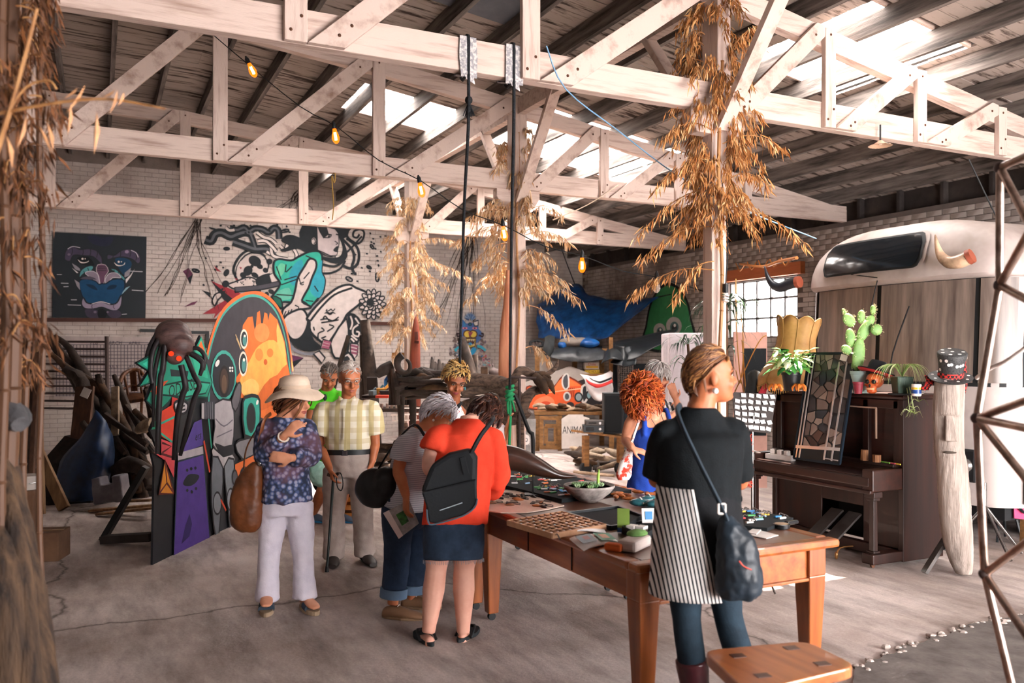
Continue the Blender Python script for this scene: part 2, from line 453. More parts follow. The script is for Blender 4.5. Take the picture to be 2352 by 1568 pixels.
while x < 10.45:
    y0=-2.2
    mb=MB();zz=(ztop(x)+zroof(x))/2;mb.box((x,(y0+YW)/2,zz),(.055,YW-y0,zroof(x)-ztop(x)));obj('purlin',mb,PURL,ceil);x += .62
# ridge-side diagonal sheet of corrugated iron patch
cp=MB();n=60
for i in range(n):
    y=7.0+1.1*i/n;y2=7.0+1.1*(i+1)/n;d=.012*(i % 2);d2=.012*((i+1) % 2)
    cp.add([(2.6,y,zroof(2.6)-.012-d),(4.0,y,zroof(4.0)-.012-d),(4.0,y2,zroof(4.0)-.012-d2),(2.6,y2,zroof(2.6)-.012-d2)],[(0,1,2,3)])
obj('corrugated_patch',cp,mat('dark_corrugated_iron','#5d6066',rough=.45,metal=.5),ceil)
# --- trusses
CB,CT=3.80,4.04
def truss(Y,label,x0=-2.6,x1=10.45):
    t=thing('roof_truss',label,'truss',(4.75,Y,CB),'white timber roof trusses')
    xs=[x0,4.3,x1]
    mb=MB();mb.box(((x0+x1)/2,Y,(CB+CT)/2),(x1-x0,.1,CT-CB));obj('bottom_chord',mb,WHITEWOOD,t,bevel=.006)
    mb=MB();xx=[x0]+[q for q,_ in ZT if x0 < q < x1]+[x1]
    for a,b in zip(xx,xx[1:]):mb.add([(a,Y-.05,ztop(a)-.19),(b,Y-.05,ztop(b)-.19),(b,Y-.05,ztop(b)),(a,Y-.05,ztop(a)),(a,Y+.05,ztop(a)-.19),(b,Y+.05,ztop(b)-.19),(b,Y+.05,ztop(b)),(a,Y+.05,ztop(a))],
        [(0,1,2,3),(7,6,5,4),(0,4,5,1),(3,2,6,7),(0,3,7,4),(1,5,6,2)])
    obj('top_chord',mb,WHITEWOOD,t)
    fy=Y-.078
    for i,x in enumerate(NODES):
        if abs(x-4.75) < .1 or x > 9:continue
        w=.15 if x < 5 else .13
        mb=MB();mb.box((x,fy,(CB+ztop(x))/2-.01),(w,.052,ztop(x)-CB-.02));v=obj('vertical',mb,WHITEWOODZ,t,bevel=.005)
        for bz,bo in ((CB+.07,-.035),(CB+.17,.035),(ztop(x)-.08,.0)):
            mb=MB();mb.ell((x+bo,fy-.027,bz),(.012,.008,.012),8,5);obj('bolt',mb,RUST,v)
    for a,b in zip(NODES,NODES[1:]):
        if b > 9 or a < -2.5:continue
        wv=.075 if a < 4 else .065;wd_=.17 if b < 5 else .15;yy=fy-.026
        p1=V((a+wv+.004,yy,CB+.004));t1=V((b-wv-.10,yy,ztop(b-wv-.1)-.02));d=(t1-p1).normalized()
        ho=wd_/d.z;p2=p1+V((ho,0,0));xe=b-wv-.004;t2=p2+d*((xe-p2.x)/d.x)
        mb=MB();mb.prism([p1,p2,t2,V((xe,yy,ztop(xe)-.02)),t1],(0,.052,0));pa=p1.lerp(p2,.5);pb=t1.lerp(t2,.5)
        dg=obj('diagonal',mb,WHITEWOODD,t,bevel=.004)
        for k in (.06,.12,.93):
            mb=MB();c=pa.lerp(pb,k)+V((0,-.002,0));mb.ell(c,(.012,.008,.012),8,5);obj('bolt',mb,RUST,dg)
    return t
truss(TY[0],'nearest white timber roof truss, highest in the picture, above the market table')
truss(TY[1],'middle of the three white timber roof trusses, with string bulbs before it')
truss(TY[2],'farthest white timber roof truss, just in front of the mural wall')
def post(Y,label,w=.19):
    w=.155 if Y < 6 else w
    t=thing('timber_post',label,'post',(4.75,Y,0),'timber posts carrying the trusses')
    mb=MB();mb.box((4.75,Y,CB/2),(w,w*.8,CB));mb.box((4.75,Y-.02,(CB+ztop(4.75))/2),(w*.9,w*.7+.1,ztop(4.75)-CB));obj('shaft',mb,WHITEWOODZ,t,bevel=.008)
    mb=MB();h=.2
    mb.prism([(4.45,Y-.06,CB),(4.45,Y-.06,CB-h*.5),(4.52,Y-.06,CB-h),(4.98,Y-.06,CB-h),(5.05,Y-.06,CB-h*.5),(5.05,Y-.06,CB)],(0,.12,0));obj('corbel',mb,WHITEWOOD,t,bevel=.006)
    for s in (-1,1):
        mb=MB();mb.beam((4.75,Y+s*.1,CB-.16),(4.75,Y+s*1.1,ztop(4.75)-.02),.13,.06,up=V((0,s,.5)).normalized().cross(V((1,0,0))));obj('knee_brace',mb,WHITEWOODD,t)
    return t
post(TY[0],'white timber post wrapped in bamboo, nearest, behind the woman in black')
post(TY[1],'white timber post wrapped in bamboo in the middle, bright in the sun')
post(TY[2],'white timber post wrapped in bamboo, farthest, near the mural')
rb=MB();rb.box((4.75,9,ztop(4.75)-.1),(.1,17,.2));obj('trim_2',rb,WHITEWOOD,kind='structure')
# ================= paintings on the back wall =================
def crop(x0,y0,s):return lambda p:(x0+p[0]/s,y0+p[1]/s)
NB=V((0,-1,0))
class Art:
    """flat paint laid on a plane, in ordered coats"""
    def __init__(s,conv,place,nrm):s.mb=MB();s.k=0;s.cv=conv;s.pl=place;s.n=nrm;s.u=1.0
    def P(s,pts,sm=0,closed=True):
        s.k += 1;q=[s.pl(*s.cv(p))+s.n*(.00022*s.k) for p in pts]
        return spline(q,sm,closed) if sm else q
    def fill(s,pts,col,sm=0,line=None,lw=.012):
        q=s.P(pts,sm);s.mb.poly(q,col)
        if line:s.k += 1;s.mb.stroke([p+s.n*.0002 for p in q],lw*s.u,s.n,line,closed=True)
        return s
    def line(s,pts,w,col,sm=4,taper=False):s.mb.stroke(s.P(pts,sm,False),w*s.u,s.n,col,taper=taper);return s
    def disc(s,c,rx,ry,col,line=None,lw=.01,rot=0,n=18):
        pts=[]
        for i in range(n):
            a=2*math.pi*i/n;x,y=rx*math.cos(a),ry*math.sin(a);pts.append((c[0]+x*math.cos(rot)-y*math.sin(rot),c[1]+x*math.sin(rot)+y*math.cos(rot)))
        return s.fill(pts,col,0,line,lw)
PT=paint(.8,.18)
wallpl=lambda px,py:onY(px,py,YW-.012)
BK,LT,TEAL,RED='#1d2328','#cdbfba','#2fa08c','#93303a'
# ---- woman mural
g=Art(crop(420,500,4.479),wallpl,NB);f,l,d=g.fill,g.line,g.disc
l([(560,640),(520,540),(560,430),(640,350),(740,330),(850,400)],.05,BK);l([(540,620),(560,500),(640,390),(740,350)],.03,BK)
d((720,560),170,170,LT);l([(700,360),(820,380),(880,480),(860,560)],.03,BK)
for c,a,b in (((740,445),68,52),((670,545),46,54),((790,500),36,26),((448,565),28,40),((890,450),32,32),((620,590),34,30),((740,590),40,26),((850,540),30,26),((710,500),18,16),((650,690),24,16),((860,790),26,30),((910,760),34,24),((780,750),26,20)):d(c,a,b,BK,rot=.5)
f([(465,690),(560,650),(680,610),(770,650),(760,700),(640,720),(540,735)],LT,3,BK,.03)
for i in range(16):d((RN.uniform(560,760),RN.uniform(620,710)),9,7,BK,n=7)
f([(745,640),(800,595),(890,570),(930,610),(920,690),(850,720),(770,710)],BK,3)
f([(885,590),(940,560),(990,670),(915,690)],LT,0,BK,.03)
d((440,680),36,36,BK);f([(300,860),(330,790),(380,770),(400,800),(360,850),(330,905)],LT,3,BK,.03);l([(330,900),(365,830)],.025,BK,2)
l([(530,742),(770,722),(1010,672)],.12,BK);l([(540,738),(770,718),(1000,672)],.075,'#4a4850')
# pipes and tentacles
for w,c in ((.17,BK),(.05,'#575a60')):
    l([(230,225),(290,240),(330,170),(400,155),(490,195),(560,170),(640,150),(720,170)],w,c)
    l([(480,110),(560,125),(630,100),(680,140),(740,110),(820,120),(880,150),(935,105),(980,130),(990,220)],w*.8,c)
    l([(515,245),(620,280),(740,320),(860,320),(960,360)],w,c);l([(690,160),(720,230),(745,310)],w*.7,c)
for q in ([(860,350),(960,400),(1060,450),(1115,495)],[(1130,250),(1080,270),(1050,330),(1000,290)],[(1130,310),(1170,380),(1155,455)],[(905,300),(920,380),(980,410),(1080,430)],[(440,100),(480,130),(530,125)],[(770,240),(850,240),(920,300),(960,350)],[(760,150),(830,200),(900,220),(960,270)]):
    l(q,.085,BK);l(q,.05,'#d7cbc6')
# hair behind
f([(1390,320),(1330,352),(1250,352),(1180,320),(1050,350),(1000,330),(1090,290),(1010,240),(1050,185),(1130,178),(1220,215),(1310,270)],BK,3)
f([(1225,80),(1195,150),(1200,210),(1230,290),(1300,330),(1400,330),(1390,80)],BK,0)
f([(1590,85),(1740,95),(1690,160),(1700,200),(1650,220),(1685,330),(1690,400),(1640,460),(1560,470),(1460,440),(1420,400),(1540,412),(1620,390),(1640,300),(1600,190)],BK,3)
for q,w in (([(1640,220),(1740,330),(1760,420),(1740,500),(1760,570),(1785,575)],.06),([(1680,210),(1780,290),(1810,380),(1790,480),(1720,520),(1640,490)],.06),([(1700,130),(1690,190),(1740,240),(1800,265),(1850,220),(1862,150),(1820,120),(1760,140),(1750,190),(1790,205),(1815,170)],.045),([(1430,572),(1530,566),(1620,520),(1670,440)],.045),([(1680,360),(1760,280),(1840,190)],.04),([(1440,480),(1560,500),(1660,440)],.05)):l(q,w,BK,5)
f([(1378,80),(1385,330),(1430,352),(1520,392),(1582,385),(1592,345),(1570,325),(1600,300),(1606,250),(1590,80)],'#bdb0b0',0,BK,.02)
f([(1375,75),(1640,75),(1600,170),(1560,120),(1480,100),(1500,170),(1445,215),(1405,150)],BK)
l([(1440,190),(1475,170),(1530,180)],.035,BK);l([(1450,205),(1500,205),(1525,190)],.02,BK);l([(1572,170),(1605,178)],.03,BK);d((1500,192),12,9,BK)
f([(1545,330),(1582,292),(1602,302),(1588,352),(1560,348)],BK,2);l([(1560,240),(1590,262),(1570,275)],.02,BK)
l([(1400,345),(1480,395),(1570,400)],.02,BK)
d((1345,240),30,42,'#c6b9b6',BK,.03);l([(1330,225),(1350,215),(1360,250),(1345,268)],.02,BK)
# shirt, arm
f([(1240,375),(1300,350),(1390,345),(1430,390),(1430,470),(1425,560),(1460,640),(1440,760),(1390,830),(1330,900),(1315,925),(1230,860),(1120,870),(1020,870),(1020,935),(950,900),(910,830),(930,790),(1000,680),(940,580),(935,460),(990,425),(1110,440),(1180,405)],TEAL,3,BK,.045)
f([(1430,440),(1425,560),(1458,640),(1438,760),(1390,825),(1310,760),(1330,640),(1380,540),(1395,480)],'#2e93a6',3)
f([(1150,470),(1230,440),(1220,620),(1130,700),(1090,600)],'#2b8fa0',3);f([(1000,470),(1060,500),(1010,600),(960,560)],'#63b795',3);f([(960,770),(1090,720),(1110,830),(1000,840)],'#5fae9a',3)
f([(918,805),(1005,835),(1020,930),(955,885)],'#1c5f50',2,BK,.03)
for q in ([(1050,560),(1060,480)],[(1060,560),(1120,500)],[(1040,640),(1170,600)],[(960,500),(1010,640)],[(960,790),(1130,800)],[(1010,690),(1180,630)],[(1260,390),(1330,420)],[(1350,700),(1390,760)],[(1340,860),(1260,850)]):l(q,.025,BK,2)
f([(1300,425),(1360,440),(1370,510),(1325,620),(1290,720),(1245,800),(1225,865),(1310,912),(1300,930),(1195,945),(1150,960),(1090,1045),(1020,1030),(1030,940),(1110,870),(1150,760),(1180,620),(1250,500)],LT,3,BK,.045)
for q in ([(1060,960),(1030,1020)],[(1090,950),(1060,1040)],[(1120,940),(1090,1000)],[(1150,900),(1190,920),(1180,950)],[(1190,610),(1215,690),(1240,680)],[(1240,630),(1300,560)],[(1200,680),(1245,660)]):l(q,.025,BK,2)
# legs
f([(1090,1240),(1130,1320),(1240,1385),(1345,1380),(1335,1412),(1200,1405),(1110,1345)],'#7f7f88',2)
f([(1260,1020),(1340,900),(1470,790),(1440,830),(1290,1040)],'#7f7f88')
f([(1030,1040),(1180,945),(1250,960),(1285,1060),(1250,1180),(1180,1250),(1095,1225)],'#d3c6c2',3,BK,.045)
f([(1270,1040),(1350,930),(1480,800),(1600,715),(1710,688),(1780,722),(1880,765),(1890,810),(1800,900),(1690,990),(1650,1060),(1530,1240),(1480,1300),(1420,1275),(1310,1170),(1300,1060)],'#d6cac6',3,BK,.05)
l([(1310,1060),(1420,920),(1560,790),(1740,722)],.045,BK)
f([(1280,1062),(1312,1075),(1312,1160),(1350,1262),(1432,1330),(1360,1370),(1240,1370),(1130,1310),(1090,1230),(1175,1250),(1250,1172)],BK,2)
f([(1530,1245),(1680,1040),(1702,1300),(1660,1425),(1560,1440),(1520,1330)],'#d3c6c2',2,BK,.045)
f([(1690,1000),(1760,985),(1845,1080),(1825,1200),(1800,1295),(1722,1285),(1702,1150)],BK,2)
for q in ([(1720,1010),(1740,1080),(1720,1150)],[(1800,1100),(1750,1140),(1750,1200),(1800,1220),(1810,1180),(1780,1170)],[(1730,1210),(1790,1260)],[(1770,1030),(1810,1090)],[(1725,1240),(1760,1275)]):l(q,.035,'#d8ccc8')
for q in ([(1440,1250),(1522,1272),(1500,1352),(1415,1340)],[(1720,1292),(1800,1302),(1788,1415),(1760,1452),(1722,1380)]):
    f(q,'#d8c6c6',0,BK,.03)
for i in range(3):l([(1445-9*i,1268+28*i),(1518-8*i,1288+26*i)],.05,'#a15a72',2);l([(1724+3*i,1312+36*i),(1798-3*i,1330+34*i)],.05,'#8b4f66',2)
f([(1340,1400),(1400,1368),(1460,1440),(1425,1495)],'#cfc4c0',0,BK,.04);f([(1630,1440),(1700,1385),(1760,1460),(1730,1500),(1640,1500)],'#cfc4c0',2,BK,.05);f([(1640,1450),(1690,1420),(1720,1470),(1680,1500)],BK,2)
for q in ([(1340,1120),(1350,1160)],[(1410,1050),(1480,1040),(1540,1060),(1600,1020)],[(1440,1040),(1460,1010),(1500,1060)],[(1420,1080),(1600,1050)],[(1390,1260),(1390,1190),(1450,1160),(1420,1130)],[(1480,1170),(1550,1120),(1500,1100)],[(1420,1240),(1470,1220)]):l(q,.03,BK,3)
l([(1450,985),(1480,975),(1510,990),(1535,975),(1568,988)],.05,BK,taper=1)
l([(1480,940),(1470,960),(1500,955),(1520,940),(1540,960),(1560,935)],.022,BK);l([(1350,1340),(1420,1350)],.02,BK)
# flower
for ring,(rr,n,ln) in enumerate(((95,13,70),(62,11,58),(30,8,44))):
    for i in range(n):
        a=2*math.pi*i/n+ring*.3;c=(1945+rr*math.cos(a)*.95,890+rr*math.sin(a)*1.15)
        d(c,ln*.72,24,'#d2c5c2' if ring else '#c5b8b6',BK,.03,rot=a,n=10)
        l([(1945+(rr-30)*math.cos(a),890+(rr-30)*math.sin(a)*1.1),c],.025,BK,2)
d((1920,870),40,40,BK)
mural=thing('wall_mural','mural of a black-haired woman in a teal shirt painted on the white brick wall','mural',onY(640,690,YW-.01))
obj('woman_figure',g.mb,PT,mural);g.mb=MB();g.k=0
# stars, shards, falling leaves
f([(290,650),(420,700),(625,790),(510,832)],RED);f([(290,650),(510,832),(440,900),(425,850)],BK);f([(200,990),(430,850),(470,880),(390,960),(310,1045),(335,985)],RED);f([(390,960),(470,880),(480,960)],'#5d3350')
f([(0,550),(60,515),(70,640)],'#7a3c46');f([(0,550),(35,600),(75,688),(105,580),(60,515)],'#5c2f48');f([(50,620),(105,580),(75,688)],BK);f([(322,490),(400,560),(345,545)],RED);f([(528,615),(615,650),(630,718),(570,665)],RED);f([(580,505),(608,512),(595,530)],RED)
f([(195,745),(278,768),(285,825)],BK);f([(10,917),(90,872),(152,855),(120,892)],'#6b3a52');f([(1120,1410),(1245,1440),(1130,1480)],'#5f3355');f([(1120,1480),(1245,1440),(1140,1540)],BK)
for c,a,b,r in (((450,318),26,12,0),((1050,135),40,14,-.2),((1915,510),24,12,.5),((1945,297),24,12,.9),((1710,630),36,18,.5),((2000,612),18,44,0),((132,545),36,14,.3)):d(c,a,b,'#b9aeaa',BK,.035,rot=r);l([(c[0]-a*.5,c[1]),(c[0]+a*.5,c[1])],.02,BK,2)
for i in range(46):
    x,y=RN.choice([(RN.uniform(200,520),RN.uniform(60,780)),(RN.uniform(1500,2050),RN.uniform(330,700)),(RN.uniform(520,1180),RN.uniform(60,160)),(RN.uniform(1850,2100),RN.uniform(150,700))]);a=RN.uniform(-.3,1.2)
    l([(x,y),(x+22*math.cos(a),y+22*math.sin(a))],.035,BK,2)
d((230,105),6,4,BK);f([(265,95),(310,105),(345,118),(320,125),(285,118)],BK,2)
obj('stars_and_leaves',g.mb,PT,mural,kind='stuff')
# ---- gorilla painting
gp=thing('gorilla_painting','dark square painting of a gorilla face with blue muzzle on the wall','painting',onY(230,640,YW-.03))
cg=crop(100,500,5.2275);mb=MB();cor=[onY(*cg(p),YW-.06) for p in ((112,170),(1238,228),(1225,1215),(105,1195))]
mb.prism(cor,(0,.05,0));obj('panel',mb,mat('matt_black_panel','#0e1a22',rough=.6),gp)
g=Art(cg,lambda px,py:onY(px,py,YW-.062),NB);f,l,d=g.fill,g.line,g.disc
PU,PV,GR,BL,TL='#453d52','#6f6375','#8d8890','#11456b','#4f8f93'
f([(530,220),(640,215),(700,240),(830,225),(820,300),(760,340),(640,330),(560,290)],'#20253a',3)
f([(255,500),(260,410),(300,360),(360,345),(440,380),(540,370),(640,395),(690,460),(700,470),(700,560),(600,470),(480,455),(360,450),(320,520)],PU,3,BK,.02)
f([(770,440),(850,450),(920,400),(1000,375),(1080,385),(1150,440),(1165,520),(1130,550),(1070,500),(960,470),(860,480),(770,500)],PU,3,BK,.02)
for x,y in ((340,400),(470,410),(560,410),(640,430),(830,450),(920,430),(1040,420),(1110,470)):l([(x,y-35),(x+8,y),(x-4,y+45)],.012,BK,3)
d((305,440),18,14,PV);d((1000,408),24,20,'#8b7a94');l([(290,375),(350,345),(440,360)],.012,'#c9c2cc');l([(1050,390),(1110,420),(1138,475)],.012,'#c9c2cc')
f([(420,470),(540,470),(610,560),(560,580),(460,560),(400,520)],'#0a1218',2);f([(860,490),(1000,490),(1060,560),(980,690),(900,600)],'#123a56',3)
for cx,cy,s_ in ((480,505,1),(915,540,-1)):
    f([(cx-70,cy-8),(cx-40,cy+18),(cx,cy+30),(cx+45,cy+22),(cx+62*1,cy+8 if s_ > 0 else cy-8),(cx+58,cy+24 if s_ > 0 else cy+20),(cx+10,cy+40),(cx-40,cy+34)],'#e6dad2',2);d((cx-12,cy-12),13,12,'#e6dad2');d((cx+20,cy-12),7,7,'#e6dad2')
f([(340,545),(400,580),(435,610),(440,640),(380,620)],GR);f([(975,660),(1050,600),(1030,690),(970,720)],GR);f([(340,600),(420,660),(400,665)],'#d9d0d0');f([(1095,615),(1050,700),(990,785),(985,740),(1040,690)],'#d9d0d0')
f([(430,720),(440,650),(490,600),(560,575),(600,590),(570,640),(500,660),(460,690)],TL,3,BK,.015);f([(805,615),(870,620),(930,680),(975,720),(970,760),(930,720),(880,670)],TL,3,BK,.015)
for a,b in (((480,640),(500,670)),((530,600),(545,645)),((850,625),(840,650)),((900,655),(885,685))):l([a,b],.012,BK,2)
f([(650,565),(740,565),(780,640),(740,700),(725,790),(680,790),(665,700),(635,640)],'#63435a',2,'#c9b9bd',.01)
f([(500,660),(580,640),(650,680),(670,790),(620,760),(540,700)],'#8d808e',3,'#c4bac4',.012);f([(740,740),(790,670),(880,665),(930,720),(830,720),(760,790)],'#8d808e',3,'#c4bac4',.012)
for y in (590,612,634):l([(640,y),(750,y)],.01,BK,2)
f([(430,760),(520,735),(620,760),(665,800),(700,790),(750,790),(820,745),(930,735),(975,780),(960,900),(900,990),(850,1040),(700,1015),(560,1030),(490,990),(445,880)],BL,3,'#0a1c2c',.02)
f([(510,800),(600,810),(650,870),(580,850)],'#0b2a44',3);f([(760,860),(800,810),(880,810),(850,850)],'#0b2a44',3);f([(440,730),(540,700),(640,740),(520,740)],'#514a58',2)
f([(455,1000),(480,960),(520,1020),(600,1030),(690,1005),(800,1040),(880,1020),(930,930),(945,960),(930,1060),(880,1115),(800,1110),(700,1075),(600,1095),(500,1090),(460,1050)],'#93879b',3,BK,.025)
l([(580,1035),(690,1008),(800,1036)],.012,'#ded6dc')
for x in (590,850):l([(x,1035),(x-12,1070),(x+6,1095)],.015,'#5b4f62',3)
f([(370,740),(430,780),(440,870),(400,820)],GR);f([(500,1100),(640,1110),(700,1180),(640,1210),(530,1190)],'#3b3648',3);f([(760,1130),(900,1110),(930,1180),(830,1210)],'#3b3648',3);f([(650,1110),(700,1090),(760,1130),(740,1200),(660,1200)],'#0a1218',2)
d((618,1132),18,14,PV);d((770,1132),14,12,PV);f([(990,840),(1040,820),(940,920),(950,890)],'#8fb3bf')
for a,b in (((290,1045),(450,1050)),((210,785),(300,788)),((1030,640),(1190,648)),((1060,868),(1200,878)),((940,1160),(1000,1155)),((330,985),(400,985)),((160,682),(220,682)),((240,828),(300,826))):l([a,b],.012,'#b9b9c0',2)
obj('gorilla_face',g.mb,PT,gp)
# ---- jaguar spray painting
g=Art(crop(860,680,5.6),wallpl,NB);f,l,d=g.fill,g.line,g.disc
for i in range(170):
    x,y=RN.uniform(965,1475),RN.uniform(400,915);w=60+(y-400)*.35
    if abs(x-1215) > w+90:continue
    d((x,y),RN.uniform(12,34),RN.uniform(8,20),RN.choice(['#8d8380','#6e5f5c','#a5999a','#7a6a78']),n=7,rot=RN.uniform(0,3))
for i in range(120):
    y=RN.uniform(560,915);w=90+(y-560)*.36;x=RN.uniform(1215-w-60,1215+w+60)
    d((x,y),RN.uniform(6,17),RN.uniform(4,11),RN.choice(['#b84f70','#3f9fb5','#c9546a','#2f6f9d','#d9c8c4','#7fb0bd','#cf8a5b','#274a68']),n=8,rot=RN.uniform(0,3))
jag=thing('jaguar_painting','colourful snarling jaguar head sprayed on the back wall','painting',onY(1077,840,YW-.01))
obj('spray_specks',g.mb,PT,jag,kind='stuff');g.mb=MB()
for i in range(17):
    a=-math.pi*(.08+.84*i/16);l([(1215+15*math.cos(a),310+15*math.sin(a)),(1215+85*math.cos(a),300+95*math.sin(a))],.05,RN.choice(['#56779d','#3c5a86','#7d93b0','#2d4468']),2,taper=2)
f([(1110,295),(1165,350),(1250,345),(1322,300),(1325,420),(1375,480),(1310,600),(1140,600),(1085,470)],'#4a6aa0',2);f([(1125,320),(1160,370),(1140,400)],'#2c82b4');f([(1255,335),(1320,312),(1318,380),(1275,385)],'#e6ded8',0,'#2b2e3a',.03)
for c in ((1150,412),(1275,412)):d(c,32,14,'#d97a86');d(c,12,9,'#232838')
d((1215,362),22,18,'#1e5f66','#243050',.02)
for c in ((1182,490),(1255,490)):d(c,50,48,'#d9bd4f','#5a3a2e',.03)
f([(1185,462),(1255,462),(1220,520)],'#8d3e4e',0);f([(1165,545),(1290,545),(1280,645),(1215,665),(1160,640)],'#c9ae3c',0,'#4a3420',.03);f([(1178,560),(1276,560),(1270,625),(1215,640),(1176,620)],'#3b1d26')
for x in (1188,1212,1238,1262):f([(x-9,556),(x+9,556),(x,588)],'#efe4c4');f([(x-9,632),(x+9,632),(x,604)],'#efe4c4')
f([(1190,610),(1215,592),(1245,612),(1215,630)],'#3c86b5',2)
l([(1170,670),(1190,715),(1215,735),(1250,715),(1275,665)],.11,'#2b8cb8');l([(1180,770),(1215,830),(1260,770)],.1,'#c9546a');l([(1195,770),(1215,800),(1240,770)],.07,'#e8ded8')
for sx in (-1,1):l([(1215+sx*110,500),(1215+sx*160,520),(1215+sx*165,480),(1215+sx*140,485)],.04,'#3a2c30');l([(1215+sx*90,640),(1215+sx*150,660),(1215+sx*200,700)],.06,'#3f9fb5')
obj('jaguar_head',g.mb,PT,jag)
# ---- rail along the wall, vines, planner chart, dark wall frame
for a,b,lab in (((80,734),(525,736),'long dark brown timber rail on the wall under the gorilla painting'),((835,742),(932,744),'short dark brown timber rail on the wall right of the mural flower')):
    mb=MB();mb.beam(onY(*a,YW-.05),onY(*b,YW-.05),.07,.07);obj('wall_rail',mb,mat('dark_red_brown_rail','#4a2a22',rough=.7,axis='x'),label=lab,cat='rail')
pass
CREEP=mat('dry_creeper_stem','#3d3430',rough=.9)
def creeper(cx,cy,n,spread,fall,lab):
    mb=MB()
    for i in range(n):
        p=(cx+RN.uniform(-12,12),cy+RN.uniform(-5,5));pts=[onY(*p,YW-.03)];dx=RN.uniform(-spread,spread*.5)
        for k in range(7):p=(p[0]+dx*.16+RN.uniform(-6,6),p[1]+fall/7*RN.uniform(.7,1.2));pts.append(onY(p[0],p[1],YW-.02-.02*RN.random()))
        mb.tube(pts,[.007]*3+[.004]*5,4,2)
    obj('wall_creeper',mb,CREEP,label=lab,cat='creeper')
creeper(455,505,12,110,190,'thin dry creeper stems hanging over the white wall right of the gorilla painting')
creeper(1085,535,20,90,230,'dense dark dry creeper hanging down the back wall above the jaguar painting')
creeper(690,440,12,70,60,'dark dry creeper growing high on the brick gable above the mural')
cp_=thing('wall_planner','white gridded year planner chart on the wall behind the driftwood pile','chart',onY(230,900,YW-.04))
ck=crop(60,730,3.335);mb=MB();mb.prism([onY(*ck(p),YW-.06) for p in ((215,138),(1010,150),(1010,620),(215,620))],(0,.04,0));obj('sheet',mb,mat('grubby_white_laminate','#b3a6a3',rough=.6),cp_)
g=Art(ck,lambda px,py:onY(px,py,YW-.062),NB)
for i in range(31):x=232+i*26;g.line([(x,205),(x,600)],.012,'#5b5660',0)
for i in range(16):y=205+i*26;g.line([(225,y),(1005,y)],.012,'#5b5660',0)
g.line([(225,180),(1005,190)],.015,'#5b5660',0)
obj('grid_lines',g.mb,PT,cp_)
INK=mat('ink_dark','#2b2a30')
for s_,p in (('MARCH',(668,192)),('APRIL',(832,194)),('AUG',(822,374)),('JULY',(668,374)),('FEB',(520,192))):text(s_,onY(*ck(p),YW-.064),(1,0,0),(0,0,1),.085,INK,cp_,shear=.1)
mb=MB()
for a,b in (((875,95),(1010,98)),((1235,110),(1400,112)),((1388,112),(1388,230))):mb.beam(onY(*ck(a),YW-.06),onY(*ck(b),YW-.06),.08,.06)
obj('conduit_box',mb,mat('dark_conduit','#23272a',rough=.5),label='dark conduit box on the wall behind the big spider',cat='conduit')
# ================= bamboo, string lights, ropes =================
LEAF=mat('dry_bamboo_leaf',None,rough=.6,attr=True,var=.3,sc_=20)
CANE=mat('bamboo_cane','#bd8f5c',rough=.5,col2='#8c5c35',sc_=5,axis='z')
LC=['#c98c50','#d9a468','#b07440','#e2b886','#c08048','#d2985c']
LCSUN=['#d9b48a','#e6c8a2','#c99a6a','#efd8b8','#d2a678']  # paler leaf set; bright sun on the farther clumps put into the colour
def leaf(mb,p,d,ln,wd,col):
    d=d.normalized();s,u=frame(d,V((RN.uniform(-1,1),RN.uniform(-1,1),.3)).normalized());q=u*ln*RN.uniform(-.12,.12)
    mb.add([p,p+d*ln*.4+s*wd+q,p+d*ln,p+d*ln*.4-s*wd+q],[(0,1,2),(0,2,3)],col)
def twig(ms,ml,a,b,n=26,ln=.1,sag=.12,r=.005,dens=1.0,cols=LC):
    a,b=V(a),V(b);pts=[]
    for i in range(7):
        t=i/6;p=a.lerp(b,t);p.z += sag*math.sin(t*math.pi)-.0*t;pts.append(p)
    ms.tube(pts,[r]*4+[r*.5]*3,4)
    L=(b-a).length
    for i in range(int(n*dens)):
        t=RN.uniform(.22,1.02)**.8;k=min(5.99,t*6);p=pts[int(k)].lerp(pts[int(k)+1],k % 1) if k < 6 else pts[6]
        out=(b-a).normalized()*.45
        leaf(ml,p+V((RN.gauss(0,.02),RN.gauss(0,.02),RN.gauss(0,.015))),V((RN.gauss(0,.33),RN.gauss(0,.33),-1.0+RN.gauss(0,.3)))+out*.7,ln*RN.uniform(.6,1.25),ln*RN.uniform(.055,.09),RN.choice(cols))
